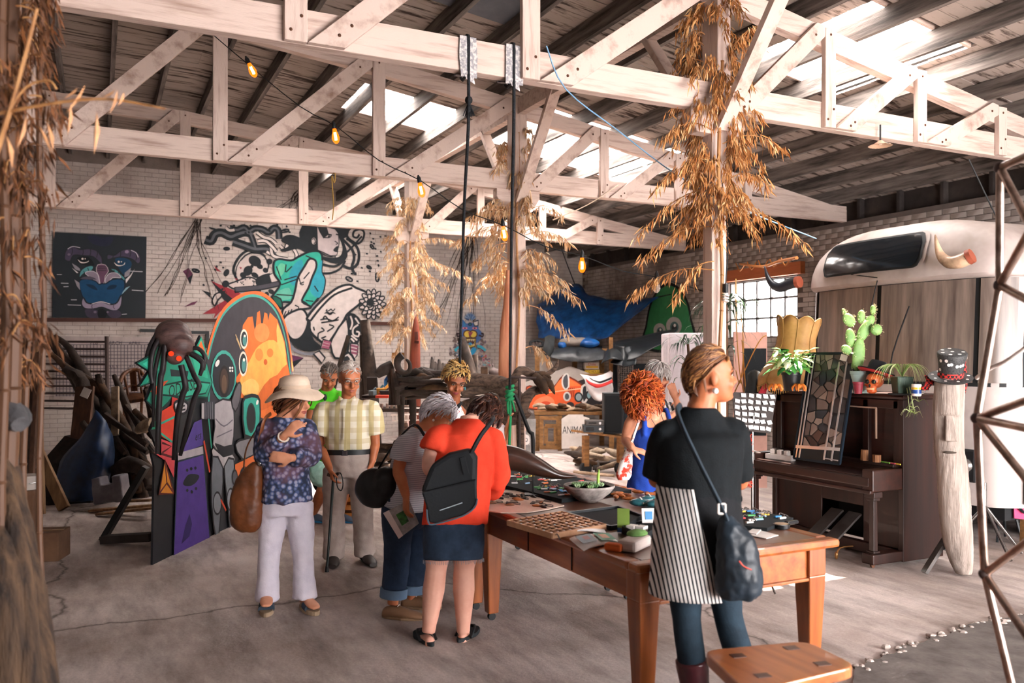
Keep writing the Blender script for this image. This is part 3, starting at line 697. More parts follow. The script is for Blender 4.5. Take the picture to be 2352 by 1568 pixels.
def clump(label,base,zs,n,rad,ends=(),ln=.1,canes=3,zc=None,n_leaf=26,off=.13,top=4.9,cols=LC):
    t=thing('dried_bamboo',label,'bamboo',(base[0],base[1],0),'dried bamboo tied to the posts')
    ms,ml=MB(),MB();bs=V((base[0],base[1],0))
    for i in range(canes):
        a=-1.9+i*.75;c=bs+V((math.cos(a)*off,math.sin(a)*off,0));mc=MB();pr=[]
        hh_=top-RN.uniform(0,.5);k=0
        while k*.3 < hh_:pr += [V((c.x+.02*math.sin(k),c.y,k*.3))];k += 1
        mc.tube(pr,[.015]*len(pr),8)
        for q in pr[1:]:mc.lathe([(.015,-.006),(.02,0),(.015,.006)],q,8)
        obj('cane',mc,CANE,t,smooth=40)
    for i in range(n):
        z=RN.uniform(*zs);a=RN.uniform(0,2*math.pi);r=RN.uniform(.35,1)*rad(z)
        s=bs+V((math.cos(a)*.1,math.sin(a)*.1,z+.05));e=bs+V((math.cos(a)*r,math.sin(a)*r,z-RN.uniform(-.05,.22)))
        twig(ms,ml,s,e,n_leaf,ln,cols=cols)
    for (sx,sy,ex,ey,dz) in ends:
        z0=zc;twig(ms,ml,W(sx,sy,z0),W(ex,ey,z0+dz),int(n_leaf*1.6),ln*1.1,sag=.1,cols=cols)
    obj('twigs',ms,CANE,t,kind='stuff');obj('leaves',ml,LEAF,t,kind='stuff')
    return t
clump('dry orange bamboo with drooping leaves tied to the nearest post',(4.75,TY[0]),(2.75,4.6),120,lambda z:.46 if z > 3.4 else .42,
      ends=[(1640,430,1462,545,.2),(1640,300,1520,320,-.2),(1660,330,1800,345,.1),(1660,480,1850,560,-.1),(1640,520,1470,600,.3),(1640,380,1500,440,-.3),(1660,150,1755,60,.2),(1650,190,1560,240,.3),(1660,420,1770,430,0),(1640,620,1450,680,.2),(1640,600,1550,690,-.1)],zc=7.15,ln=.095,n_leaf=46,canes=1)
clump('dry bamboo with leafy drooping branches on the middle sunlit post',(4.75,TY[1]),(2.45,4.4),70,lambda z:.6 if z < 3.6 else .36,
      ends=[(1205,640,1330,690,-.2),(1205,700,1305,770,-.3),(1195,560,1090,600,.1),(1195,620,1075,690,.2),(1205,540,1310,560,.2),(1195,500,1080,500,0),(1205,800,1260,830,-.2),(1200,640,1300,650,-.3),(1195,520,1040,560,.3),(1195,650,1110,640,.3)],zc=10.7,ln=.115,n_leaf=40,canes=1,cols=LCSUN)
clump('pale dry bamboo with dense leaves on the farthest post by the mural',(4.75,TY[2]),(2.0,4.4),120,lambda z:.66 if z < 3.7 else .42,
      ends=[(940,560,1060,560,0),(940,600,1080,640,.2),(940,640,1010,720,.1),(930,700,900,760,0),(940,560,880,550,0),(930,780,895,850,0)],zc=14.3,ln=.11,n_leaf=46,canes=2,cols=LCSUN)
# near bamboo at the left edge, out of focus
nt_=thing('dried_bamboo','dark brown dry bamboo close by at the left edge of the hall','bamboo',(-.25,3.3,0),'dried bamboo tied to the posts')
ms,ml=MB(),MB();LCSHADE=['#5d3a22','#74482a','#4d2f1c','#865530','#6b442a']  # leaf and cane colours darkened to stand in for shade at this edge
for (x,dz,r) in ((26,0,.03),(58,.3,.014),(95,.5,.012),(8,-.2,.016),(-30,.2,.02)):
    mc=MB();a=W(x,HY,3.15+dz);a.z=0;pr=[V((a.x+.01*math.sin(k*1.3),a.y,k*.32)) for k in range(14)]
    mc.tube(pr,r,8)
    for q in pr[1:]:mc.lathe([(r,-.006),(r*1.25,0),(r,.006)],q,8)
    obj('cane',mc,mat('shade_toned_cane','#5a3d2a',rough=.6,axis='z'),nt_,smooth=40)
for i in range(80):
    x0,y0=RN.uniform(-20,70),RN.uniform(-40,860);x1,y1=x0+RN.uniform(-60,100 if y0 < 430 else 75),y0+RN.uniform(-30,70);z0=RN.uniform(2.8,3.5)
    twig(ms,ml,W(x0,y0,z0),W(x1,y1,z0+RN.uniform(-.2,.2)),20,.075,sag=.03,r=.003,cols=LCSHADE)
br=[W(-10,262,2.5),W(130,236,2.5),W(250,228,2.52),W(380,250,2.55)];ms.tube(br,[.006,.005,.004,.003],5,4)
ms.tube([W(-30,420,2.5),W(30,230,2.5),W(85,20,2.52)],[.009,.007,.005],5,4);ms.tube([W(10,265,2.5),W(60,200,2.5),W(110,185,2.5),W(130,205,2.5)],[.004]*4,4,3)
for (a,b,wd) in (((196,195),(150,262),5),((162,235),(155,312),5),((270,205),(252,262),4),((285,210),(270,245),3),((222,255),(216,355),7),((90,290),(118,352),6),((108,280),(122,350),6),((15,310),(28,388),7),((300,230),(378,252),4),((180,200),(145,228),3),((265,205),(235,225),3),((60,265),(40,340),5)):
    p,q=W(*a,2.5),W(*b,2.5);s_=RT*(wd/F*2.5);m_=p.lerp(q,.45);ml.add([p,m_+s_+FW*.01,q,m_-s_+FW*.01],[(0,1,2),(0,2,3)],'#d9a070')
obj('twigs',ms,CANE,nt_,kind='stuff');obj('leaves',ml,LEAF,nt_,kind='stuff')
# ---- string lights
ZB=7.4
cab=[(395,-15,ZB),(470,62,ZB),(570,148,ZB),(690,245,ZB),(775,292,ZB),(870,368,ZB),(965,414,ZB),(1060,480,ZB),(1158,518,ZB),(1250,565,ZB),(1340,588,ZB),(1430,622,ZB),(1508,636,ZB),(1600,664,7.35),(1652,680,7.3)]
mb=MB();mb.tube([W(*p) for p in cab],.0048,6,3);BLKR=mat('black_rubber','#15191c',rough=.5)
obj('light_string_cable',mb,BLKR,label='black cable of the festoon lights running down across the hall',cat='cable')
def emis(name,col,st,mixt=None):
    m=bpy.data.materials.new(name);t,b,N=nodes(m);L=t.links.new;e=N('Emission');e.inputs[0].default_value=col4(col);e.inputs[1].default_value=st
    out=[n for n in t.nodes if n.type == 'OUTPUT_MATERIAL'][0]
    if mixt is None:L(e.outputs[0],out.inputs[0])
    else:
        tr=N('BsdfTransparent');mx=N('MixShader',n0=mixt);L(e.outputs[0],mx.inputs[1]);L(tr.outputs[0],mx.inputs[2]);L(mx.outputs[0],out.inputs[0])
    return m
AMB=emis('amber_bulb_glass','#ff6a10',2.2,.35);FIL=emis('glowing_filament','#ffd27a',30);COLDG=glass_mat('unlit_bulb_glass','#c9b7a8',.6)
BP=[(0,-.125),(.012,-.122),(.024,-.108),(.031,-.088),(.032,-.07),(.026,-.045),(.018,-.02),(.015,0)]
def bulb(px,py,lit,label,z=ZB,tilt=(0,0),s=1.0,cfl=False):
    c=W(px,py,z);t=thing('filament_bulb',label,'light bulb',c,'bulbs on the festoon string')
    M=Matrix.Rotation(tilt[0],3,FW) @ Matrix.Rotation(tilt[1],3,RT)
    mb=MB();mb.lathe([(.016,0),(.018,.01),(.018,.045),(.012,.055),(.006,.07)],c,14,M);obj('socket',mb,BLKR,t,smooth=40)
    mb=MB();mb.lathe([(r*s,z_*s) for r,z_ in BP],c,18,M);obj('glass_envelope',mb,AMB if lit else COLDG,t,smooth=180)
    mb=MB()
    for a in range(5):
        q=[c+M@V((.009*s*math.cos(a*1.26+k*.3),.009*s*math.sin(a*1.26+k*.3),-.03*s-.065*s*k/4)) for k in range(5)];mb.tube(q,.0028*s if lit else .001,4)
    obj('filament',mb,FIL if lit else BLKR,t)
for px,py,lab,tl in ((572,146,'glowing amber bulb, highest on the festoon string at the upper left',-.45),(768,296,'glowing amber bulb second from the top of the festoon string',-.15),(964,420,'glowing amber bulb in front of the farthest bamboo post',-.2),(1156,520,'glowing amber bulb just left of the middle post',-.12),(1337,592,'glowing amber bulb hanging over the blue tarpaulin',0)):bulb(px,py,True,lab,tilt=(tl,0),s=1.05)
bulb(1508,640,False,'unlit clear bulb beside the green wall monster',s=1.0)
# white spiral bulb on the nearest post
c=W(1667,672,7.1);t=thing('spiral_bulb','white spiral energy-saving bulb in a socket hanging by the nearest post','light bulb',c)
mb=MB();mb.lathe([(.02,0),(.022,.02),(.02,.07),(.008,.08)],c,12);obj('socket',mb,BLKR,t,smooth=40)
mb=MB();mb.tube([c+V((.022*math.cos(k*.9),.022*math.sin(k*.9),-.005-.0033*k)) for k in range(24)],.0075,6);obj('spiral_tube',mb,mat('white_bulb_tube','#efeae4',rough=.3),t,smooth=180)
mb=MB();mb.tube([c+V((0,0,.08)),c+V((.02,0,.5)),c+V((0,.05,.95))],.005,5,4);obj('flex',mb,BLKR,t)
# pendant lamp shade under the nearest truss, right
c=W(2022,335,8.0);t=thing('pendant_lamp','small clear fluted glass pendant shade under the nearest truss, right','pendant lamp',c)
mb=MB();n=40
pr=[(.02,.05),(.035,.035),(.07,.015),(.105,0)]
mb.loft([[c+V((r*(1+.06*(k % 2)*(i/3))*math.cos(2*math.pi*k/n),r*(1+.06*(k % 2)*(i/3))*math.sin(2*math.pi*k/n),z_)) for k in range(n)] for i,(r,z_) in enumerate(pr)],cap=False);obj('shade',mb,mat('amber_tinted_glass','#c9a58a',rough=.2),t,smooth=60)
mb=MB();mb.ell(c+V((0,0,.025)),.022,10,7);obj('lamp',mb,COLDG,t,smooth=180);mb=MB();mb.tube([c+V((0,0,.05)),c+V((0,0,.2))],.008,6);obj('stem',mb,BLKR,t)
# ---- ropes, cloth wraps, thin lines
ROPE=mat('dark_braided_rope','#23262b',rough=.9,col2='#0e1114',sc_=60,bump=.6,bsc=120);GRN=mat('green_rope','#1f8a55',rough=.8,bump=.5,bsc=120)
CLOTH=mat('checked_tea_towel','#c9c3c0',rough=.9,col2='#8d8c90',sc_=40,lo=.45,hi=.6)
def rope_at(X,label,pts,wrapname):
    t=thing('hanging_rope',label,'rope',(X,TY[0],CB),'dark ropes hanging from the nearest truss')
    y0,y1=TY[0]-.062,TY[0]+.062;mb=MB()
    mb.tube([(X,y0-.01,CB-.03),(X,y0-.012,CB+.12),(X,y0-.01,CT+.012),(X,TY[0],CT+.02),(X,y1+.01,CT+.01),(X,y1+.01,CB-.02),(X,TY[0],CB-.03),(X,y0-.01,CB-.03)],.011,6,2)
    mb.tube([(X,y0-.01,CB-.03)]+pts,.0125,7,3);obj('cord',mb,ROPE,t,smooth=60)
    mb=MB();w=.07
    ring=[(y0-.005,CB-.05),(y0-.008,CB+.1),(y0-.005,CT+.006),(TY[0],CT+.012),(y1+.006,CT+.006),(y1+.006,CB-.01),(TY[0],CB-.02)]
    rr=[[V((X-w*.9+RN.uniform(-.012,.012),y,z)),V((X-w*.3,y-.006*(y < TY[0]),z)),V((X+w*.2,y+.004,z)),V((X+w+RN.uniform(-.015,.015),y,z))] for y,z in ring]
    for a,b in zip(rr,rr[1:]+rr[:1]):
        for k in range(3):mb.add([a[k],a[k+1],b[k+1],b[k]],[(0,1,2,3)])
    mb.add([(X-.05,y0-.01,CB-.01),(X+.03,y0-.02,CB-.01),(X+.05,y0-.015,CB-.1),(X-.02,y0-.02,CB-.07)],[(0,1,2,3)])
    obj('cloth_wrap',mb,CLOTH,t);return t
q1=onY(1076,180,TY[0]-.07);q2=onY(1180,190,TY[0]-.07)
r1=rope_at(q1.x,'left dark rope with a frayed tassel hanging from the nearest truss',[q1+V((0,0,-.35)),W(1066,480,6.7),W(1060,700,7.1),W(1055,875,7.4)],'a')
mb=MB()
for i in range(40):
    a=RN.uniform(0,6.3);c=q1+V((0,-.01,-.17));mb.tube([c,c+V((.05*math.cos(a)*RN.random(),.03*math.sin(a),-.09-.03*RN.random()))],.003,4)
mb.ell(q1+V((0,-.005,-.16)),(.03,.03,.03),8,6);obj('tassel',mb,ROPE,r1)
r2=rope_at(q2.x,'right dark rope ending in a knotted green rope',[q2+V((0,0,-.35)),W(1176,480,6.8),W(1173,700,7.4),W(1171,905,7.9)],'b')
mb=MB();k0=W(1171,905,7.9)
for i in range(4):mb.tube([k0+V((.035*math.cos(a*.8+i),.03*math.sin(a*.8+i),.05-.035*i+.004*a)) for a in range(9)],.014,6)
mb.ell(k0,(.035,.035,.06),10,7);mb.tube([k0,W(1172,960,7.92),W(1169,1042,7.95)],.014,7,3);mb.tube([k0,W(1178,925,7.9),W(1183,945,7.9)],[.013,.012,.008],6,2);mb.tube([k0,W(1166,925,7.88),W(1167,950,7.88)],[.013,.012,.008],6,2)
obj('green_tail',mb,GRN,r2,smooth=60,label='knotted green rope')
mb=MB();mb.tube([W(1255,105,6.2),W(1300,205,6.4),W(1420,300,7.0),W(1560,405,7.8),W(1700,478,8.4),W(1875,548,9.0)],.006,5,4)
obj('blue_line',mb,mat('blue_nylon_line','#6f9cc0',rough=.6),label='thin blue nylon line strung from the nearest truss down to the bus',cat='rope')
mb=MB();mb.tube([W(1420,425,11.2),W(1350,470,11),W(1270,505,10.8)],.007,5,4);obj('pale_line',mb,mat('pale_string','#d9c4ae',rough=.8),label='pale string from the middle truss to the sunlit post',cat='rope')
mb=MB();mb.tube([onY(765,398,TY[1]-.055),W(770,400,9.4),W(768,420,9.4),W(762,405,9.4),W(766,470,9.4),W(763,505,9.4)],.007,5,4);obj('hook_line',mb,mat('yellow_twine','#a5823f',rough=.8),label='yellowish twine loop hanging from the middle truss',cat='rope')
mb=MB();mb.tube([W(2225,365,8.6),W(2275,470,8.8),W(2300,520,8.9)],.008,5,3);obj('black_strut_wire',mb,BLKR,label='black wire hanging under the nearest truss above the bus',cat='cable')
# ================= bus =================
BUSW=mat('chalky_white_bus_paint','#aea29d',rough=.5,col2='#8b7f79',sc_=1.6,lo=.3,hi=.55)
BLKG=mat('dark_glass','#12161a',rough=.12,spec=.5);DUSTG=mat('dusty_windscreen','#87786f',rough=.3,col2='#4f4540',sc_=1.5,axis='z',lo=.3,hi=.7,spec=.4)
RUBB=mat('perished_black_rubber','#191a1c',rough=.7);CHR=mat('dull_chrome','#8f8c8a',rough=.25,metal=.9)
bus=thing('vintage_bus','old white rounded-front bus parked behind the piano','bus',(8.3,5.97,.0))
BY,BH,BX=5.97,1.22,7.05
def dome(v):return 2.60+.45*(1-abs(v)**3)**.6
def bfront(v,z):
    rk=.05*max(0,(z-1.47)) if z < 2.44 else 0
    return BX+.20*v*v+.22*max(0,abs(v)-.82)/.18*max(0,abs(v)-.82)/.18+rk
mb=MB();NV=32;vsamp=[math.sin(math.pi/2*(-1+2*i/NV)) for i in range(NV+1)]
prof=[]
def col_pts(v):
    pts=[]
    for z in (.36,.6,1.0,1.45,1.95,2.43):pts.append((bfront(v,z),z))
    xb=bfront(v,2.5)-.05;zr=dome(v);pts += [(xb+.03,2.44),(xb-.005,2.47)]
    for k in range(1,8):
        a=math.pi/2*k/7;pts.append((xb+.42*(1-math.cos(a))*(.6+.4*(1-abs(v))),2.47+(zr-2.47)*math.sin(a)))
    for x in (8.2,10.4):pts.append((x,zr+.015))
    return pts
cols=[[V((x,BY-BH*v,z)) for x,z in col_pts(v)] for v in vsamp]
m_=len(cols[0])
mb.add([p for c in cols for p in c],[(i*m_+j,i*m_+j+1,(i+1)*m_+j+1,(i+1)*m_+j) for i in range(NV) for j in range(m_-1)])
for s in (-1,1):
    y=BY-BH*s;x0=bfront(s,1)
    mb.add([(x0,y,.36),(10.4,y,.36),(10.4,y,dome(1)+.02),(x0,y,dome(1)+.02)],[(0,1,2,3)])
mb.add([(10.4,BY-BH,.36),(10.4,BY+BH,.36),(10.4,BY+BH,2.6),(10.4,BY-BH,2.6)],[(0,1,2,3)])
body=obj('body',mb,BUSW,bus,smooth=50)
def bpatch(name,v0,v1,z0,z1,m,out=.012,par=bus,r=0,n=8,brow=False,**k):
    mb=MB();q=MB();rows=[]
    for i in range(n+1):
        t=i/n;v=lerp(v0,v1,t);e=0
        if r:
            dx=min(t,1-t)*abs(v1-v0)*BH;e=r-math.sqrt(max(0,r*r-(r-min(r,dx))**2))
        zz=[lerp(z0+e,z1-e,j/4) for j in range(5)]
        def xb_(z):
            if not brow:return bfront(v,z)
            zr=dome(v);s_=min(.999,max(0,(z-2.47)/(zr-2.47)));a=math.asin(s_);return bfront(v,2.5)-.055+.42*(1-math.cos(a))*(.6+.4*(1-abs(v)))
        rows.append([V((xb_(z)-out,BY-BH*v,z)) for z in zz])
    mb.add([p for c in rows for p in c],[(i*5+j,i*5+j+1,(i+1)*5+j+1,(i+1)*5+j) for i in range(n) for j in range(4)])
    return obj(name,mb,m,par,smooth=60,**k)
bpatch('windscreen_rubber',-.99,.99,1.44,2.435,RUBB,.006,n=24)
for a,b,nm in ((-.80,-.07,'windscreen_pane'),(-.03,.74,'windscreen_pane'),(.775,.96,'corner_pane'),(-.96,-.835,'corner_pane')):bpatch(nm,a,b,1.475,2.425,DUSTG,.02)
w=bpatch('destination_rim',-.68,.41,2.545,2.93,BUSW,.015,r=.1,n=36,brow=True);bpatch('destination_rubber',-.655,.385,2.56,2.915,RUBB,.026,r=.09,n=36,brow=True);bpatch('destination_window',-.63,.36,2.58,2.895,BLKG,.034,r=.08,n=36,brow=True)
mb=MB();mb.box((8.9,BY-BH-.012,1.95),(2.9,.02,.95));obj('side_window',mb,BLKG,bus);mb=MB();mb.box((8.9,BY-BH-.008,.55),(3,.02,.3));obj('side_skirt',mb,RUBB,bus)
mb=MB();mb.box((7.62,BY-BH-.02,1.45),(.06,.05,2.2));obj('door_pillar',mb,RUBB,bus)
mb=MB();mb.tube([(BX-.03,BY-.1,1.46),(BX-.05,BY-.16,1.75),(BX-.04,BY-.34,2.2)],.008,5,3);obj('wiper',mb,RUBB,bus);mb=MB();mb.tube([(BX-.04,BY+.02,2.5),(BX-.06,BY+.03,2.42),(BX-.05,BY+.1,2.2)],.006,5,3);mb.tube([(BX-.05,BY+.02,2.5),(BX-.05,BY+.35,2.56)],.005,4);obj('wiper',mb,RUBB,bus)
hl=onX(2225,1068,BX+.1);mb=MB();mb.box((bfront(.6,1)-.0,hl.y,hl.z),(.05,.2,.3));hb=obj('headlight_bezel',mb,RUBB,bus,bevel=.02);mb=MB();mb.lathe([(.075,0),(.07,.03),(.04,.05),(.0,.055)],(bfront(.6,1)-.02,hl.y,hl.z),20,Matrix.Rotation(-math.pi/2,3,'Y'));obj('headlight',mb,CHR,hb,smooth=60)
for y in (BY+.45,BY-.62):mb=MB();mb.lathe([(.3,-.12),(.36,-.1),(.36,.1),(.3,.12)],(8.1,BY-BH+.15 if y < BY else BY+BH-.15,.36),24,Matrix.Rotation(math.pi/2,3,'X'));obj('wheel',mb,RUBB,bus,smooth=40)
mb=MB();mb.box((8.6,BY,.32),(2.6,2.2,.16));obj('chassis',mb,RUBB,bus)
HORN=mat('polished_cow_horn','#c9a98c',rough=.3,col2='#3a2a24',sc_=4,lo=.3,hi=.6);DHORN=mat('dark_cow_horn','#2b2c33',rough=.35,col2='#15171c');LEATH=mat('red_brown_horn_mount','#8d4631',rough=.6)
def horn(pts,m,lab,zs):
    w=[onX(px,py,X) for (px,py),X in zip(pts,zs)];t=thing('cow_horn',lab,'horn',w[0],'cow horns on the bus brow')
    mb=MB();d=(w[0]-w[1]).normalized();mb.tube([w[0]+d*.03,w[0]-d*.01],[.066,.07],14);obj('mount',mb,LEATH,t,smooth=40)
    mb=MB();mb.tube(w,[.062,.064,.056,.042,.024,.004],14,4);obj('horn',mb,m,t,smooth=180)
horn([(2226,590),(2205,600),(2180,602),(2162,588),(2153,565),(2148,538)],HORN,'pale cow horn mounted at the right of the bus brow',[7.0,6.98,6.96,6.94,6.92,6.9])
horn([(1832,648),(1812,652),(1790,660),(1772,650),(1762,632),(1756,610)],DHORN,'dark cow horn mounted at the left corner of the bus brow',[7.12,7.1,7.06,7.02,7.0,6.98])
mb=MB();mb.tube([onX(1830,592,7.0),onX(1790,600,7.8),onX(1750,612,8.8),onX(1700,606,10.3)],.02,6,3)
for i in range(5):mb.tube([onX(1690+26*i,604-3*i,10.2-.6*i),onX(1700+26*i,622-3*i,10.2-.6*i),onX(1712+26*i,604-3*i,10.1-.6*i)],.01,5,3)
obj('cable_coil',mb,mat('orange_extension_flex','#c27a3a',rough=.6),label='coiled orange-brown flex running from the window lintel to the bus',cat='cable')
# ================= pianola =================
MAH=mat('dark_mahogany','#2e150e',rough=.45,col2='#140a08',sc_=2.2,axis='z',lo=.3,hi=.7,spec=.3,coat=.05);MAHY=mat('dark_mahogany_long','#341810',rough=.42,col2='#160b08',sc_=2.2,axis='y',lo=.3,hi=.7,spec=.3,coat=.05)
Y0,Y1,XF,XB_,XK,PT_=4.82,6.32,5.93,6.42,5.6,1.40
pn=thing('upright_pianola','dark mahogany upright player piano in front of the bus','piano',(6.0,5.57,0))
def pbox(nm,x0,x1,y0,y1,z0,z1,m=MAH,bev=.006,par=pn,**k):
    mb=MB();mb.box(((x0+x1)/2,(y0+y1)/2,(z0+z1)/2),(x1-x0,y1-y0,z1-z0));return obj(nm,mb,m,par,bevel=bev,**k)
pbox('side_panel',XF,XB_,Y0,Y0+.05,.03,PT_-.04);pbox('side_panel',XF,XB_,Y1-.05,Y1,.03,PT_-.04);pbox('back_panel',XB_-.03,XB_,Y0,Y1,.03,PT_-.04)
pbox('top_lid',XF-.035,XB_+.02,Y0-.03,Y1+.03,PT_-.04,PT_,MAHY,.018)
up_=pbox('upper_panel',XF+.04,XF+.06,Y0+.05,Y1-.05,.82,PT_-.04,MAHY)
for y in (Y0+.07,5.2,5.9,Y1-.09):pbox('panel_stile',XF+.0,XF+.045,y-.03,y+.03,.82,PT_-.05)
pbox('upper_rail',XF,XF+.045,Y0+.05,Y1-.05,PT_-.12,PT_-.045,MAHY)
pbox('keybed',XK,XF+.05,Y0+.02,Y1-.02,.62,.71,MAHY,.01);pbox('key_slip',XK-.015,XK+.02,Y0+.05,Y1-.05,.66,.735,MAHY,.008);pbox('fallboard',XK+.02,XF+.04,Y0+.1,Y1-.1,.71,.745,MAHY,.008);pbox('keybed_moulding',XK-.03,XK+.02,Y0+.02,Y1-.02,.605,.635,MAHY,.008)
pbox('music_shelf',XF-.06,XF+.05,Y0+.05,Y1-.05,.80,.83,MAHY,.006);pbox('fallboard_back',XF-.02,XF+.04,Y0+.05,Y1-.05,.74,.81,MAHY)
for y in (Y0+.065,Y1-.065):
    pbox('key_block',XK-.01,XF+.02,y-.055,y+.055,.62,.80,MAHY,.012)
    mb=MB();mb.box((XK+.06,y,.595),(.1,.1,.05));mb.box((XK+.06,y,.56),(.075,.075,.03));mb.box((XK+.06,y,.34),(.05,.05,.44),tp=.9);mb.box((XK+.06,y,.13),(.075,.075,.02));lg=obj('leg',mb,MAH,pn,bevel=.006)
    pbox('toe_block',XK-.01,XF+.05,y-.06,y+.06,.035,.12,MAH,.012)
    mb=MB();mb.lathe([(.02,-.01),(.02,.01)],(XK+.05,y,.021),12,Matrix.Rotation(math.pi/2,3,'X'));obj('caster',mb,RUST,pn)
pbox('lower_panel',XF+.03,XF+.05,Y0+.05,5.25,.12,.62);pbox('lower_panel',XF+.03,XF+.05,5.72,Y1-.05,.12,.62);pbox('lower_panel',XF+.03,XF+.05,5.25,5.72,.42,.62);pbox('toe_rail',XF-.01,XF+.06,Y0+.05,Y1-.05,.03,.12,MAHY)
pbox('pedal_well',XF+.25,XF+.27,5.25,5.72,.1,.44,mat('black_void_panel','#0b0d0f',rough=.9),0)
PED=mat('worn_pedal_board','#3b3634',rough=.5,col2='#26211f')
for y in (5.36,5.56):
    mb=MB();mb.beam((XF-.26,y,.12),(XF+.06,y,.34),.14,.02);pd=obj('player_pedal',mb,PED,pn,bevel=.004)
mb=MB();mb.tube([(XF-.15,5.2,.1),(XF-.3,5.2,.1),(XF-.32,5.22,.03)],.008,6,3);mb.ell((XF-.32,5.22,.035),(.016,.016,.035),8,6);obj('brass_pedal',mb,mat('aged_brass','#9a6f45',rough=.35,metal=.8),pn,smooth=60)
mb=MB();mb.beam((XF-.01,5.08,1.02),(XF-.01,5.08,1.28),.012,.012);mb.beam((XF-.01,5.08,1.28),(XF-.01,5.42,1.28),.012,.012);mb.beam((XF-.01,5.42,1.02),(XF-.01,5.42,1.28),.012,.012);obj('sliding_door_trim',mb,mat('pale_scuffed_edge','#a58a78',rough=.5),pn)
# ---- things on the pianola
POTB=mat('black_plastic_pot','#1a1d1f',rough=.4);TERR=mat('dark_red_pot','#7a2230',rough=.5);SOIL=mat('potting_soil','#2b1f18',rough=.95,bump=.6)
def pot(par,c,r,h,m,tap=.75,name='pot',soil=True):
    mb=MB();mb.lathe([(r*tap,0),(r,h*.85),(r*1.08,h*.86),(r*1.08,h),(r*.96,h),(r*.9,h*.82)],c,24);o=obj(name,mb,m,par,smooth=40)
    if soil:mb=MB();mb.lathe([(r*.92,h*.84),(.001,h*.88)],c,20);obj('soil',mb,SOIL,o)
    return o
# lamp shade
c=V((6.13,6.28,PT_));t=thing('lamp_shade','large scalloped tan vellum lamp shade standing tilted on the pianola','lamp shade',c)
VEL=mat('tan_vellum','#b98d55',rough=.6,col2='#946a3a',sc_=6,lo=.3,hi=.7);M=Matrix.Rotation(.12,3,FW)
n=48;rp=[(.315,.0),(.315,.05),(.27,.14),(.21,.26),(.18,.39),(.175,.48),(.19,.57),(.205,.63)]
def shade_pt(r,z,th,i):
    k=abs(math.sin(4*th));sc2=-.05*k if i == 0 else (.045*k if i == len(rp)-1 else 0);rr=r*(1+.035*k);return c+M@V((rr*math.cos(th),rr*math.sin(th),z+.03+sc2))
mb=MB();mb.loft([[shade_pt(r,z,2*math.pi*k/n,i) for k in range(n)] for i,(r,z) in enumerate(rp)],cap=False);sh=obj('shade',mb,VEL,t,smooth=50)
so=sh.modifiers.new('thick','SOLIDIFY');so.thickness=.004
mb=MB()
for j in range(8):mb.tube([shade_pt(r*1.01,z,2*math.pi*j/8,1) for i,(r,z) in enumerate(rp)],.006,5)
mb.tube([shade_pt(*rp[-1],2*math.pi*k/n,len(rp)-1) for k in range(n+1)],.006,5);mb.tube([shade_pt(*rp[0],2*math.pi*k/n,0) for k in range(n+1)],.006,5);obj('piping',mb,mat('shade_braid','#a37a48',rough=.8),sh)
mb=MB()
for k in range(0,96):a=shade_pt(rp[0][0],rp[0][1],2*math.pi*k/96,0);mb.tube([a,a+V((0,0,-.055))],.003,3)
obj('fringe',mb,mat('gold_fringe','#b09050',rough=.8),sh,kind='stuff')
mb=MB();mb.tube([c,c+M@V((0,0,.6))],.012,8);mb.lathe([(.1,0),(.09,.02),(.02,.03)],c,16);obj('stand_rod',mb,RUST,t)
# leafy plant
def leaves(par,c,n,rx,rz,ln,wd,m,droop=.5,up=.5,name='leaf',cols=None):
    mb=MB();ms=MB()
    for i in range(n):
        a=RN.uniform(0,6.283);e=RN.uniform(-.3,1.2);p=c+V((rx*math.cos(a)*RN.uniform(.3,1),rx*math.sin(a)*RN.uniform(.3,1),rz*RN.uniform(0,1)));d=V((math.cos(a),math.sin(a),RN.uniform(-droop,up))).normalized()
        s,u=frame(d);L_=ln*RN.uniform(.7,1.25);w_=wd*RN.uniform(.8,1.2);f_=u*(-L_*.12)
        pts=[p,p+d*L_*.22+s*w_*.8,p+d*L_*.5+s*w_+f_*.3,p+d*L_*.8+s*w_*.5+f_,p+d*L_+f_*2,p+d*L_*.8-s*w_*.5+f_,p+d*L_*.5-s*w_+f_*.3,p+d*L_*.22-s*w_*.8];ce=p+d*L_*.5+u*L_*.05
        mb.add(pts+[ce],[(k,(k+1) % 8,8) for k in range(8)],RN.choice(cols) if cols else None);ms.tube([c+V((0,0,-.02)),c.lerp(p,.6)+V((0,0,.03)),p],.003,3,2)
    obj('stems',ms,mat('green_stem','#5d7a34',rough=.6),par,kind='stuff');obj('leaves',mb,m,par,kind='stuff',smooth=60)
LFM=mat('glossy_leaf',None,rough=.4,attr=True,var=.2,sc_=12)
c=W(1818,905,7.75);c.z=PT_;t=thing('potted_pothos','bushy variegated green pothos in a black pot on the pianola','plant',c);pot(t,c,.085,.17,POTB)
leaves(t,c+V((0,0,.2)),90,.15,.17,.12,.036,LFM,.7,.6,cols=['#4f9a45','#8fc06a','#2f7a38','#c6d89a','#6db050','#dfe6bc'])
ORG=mat('orange_claw_ornament','#d4772c',rough=.45)
for px,lab in ((1782,'orange claw-shaped ornament left of the pothos pot'),(1836,'orange claw-shaped ornament right of the pothos pot')):
    c=W(px,908,7.62);c.z=PT_;mb=MB()
    for a in range(5):d=V((math.cos(a*1.26),math.sin(a*1.26),0));mb.tube([c+V((0,0,.045)),c+d*.035+V((0,0,.06)),c+d*.06+V((0,0,.03)),c+d*.055+V((0,0,.004))],[.016,.014,.011,.005],6,2)
    mb.ell(c+V((0,0,.045)),(.025,.025,.02),8,6);obj('claw_ornament',mb,ORG,smooth=60,label=lab,cat='ornament')
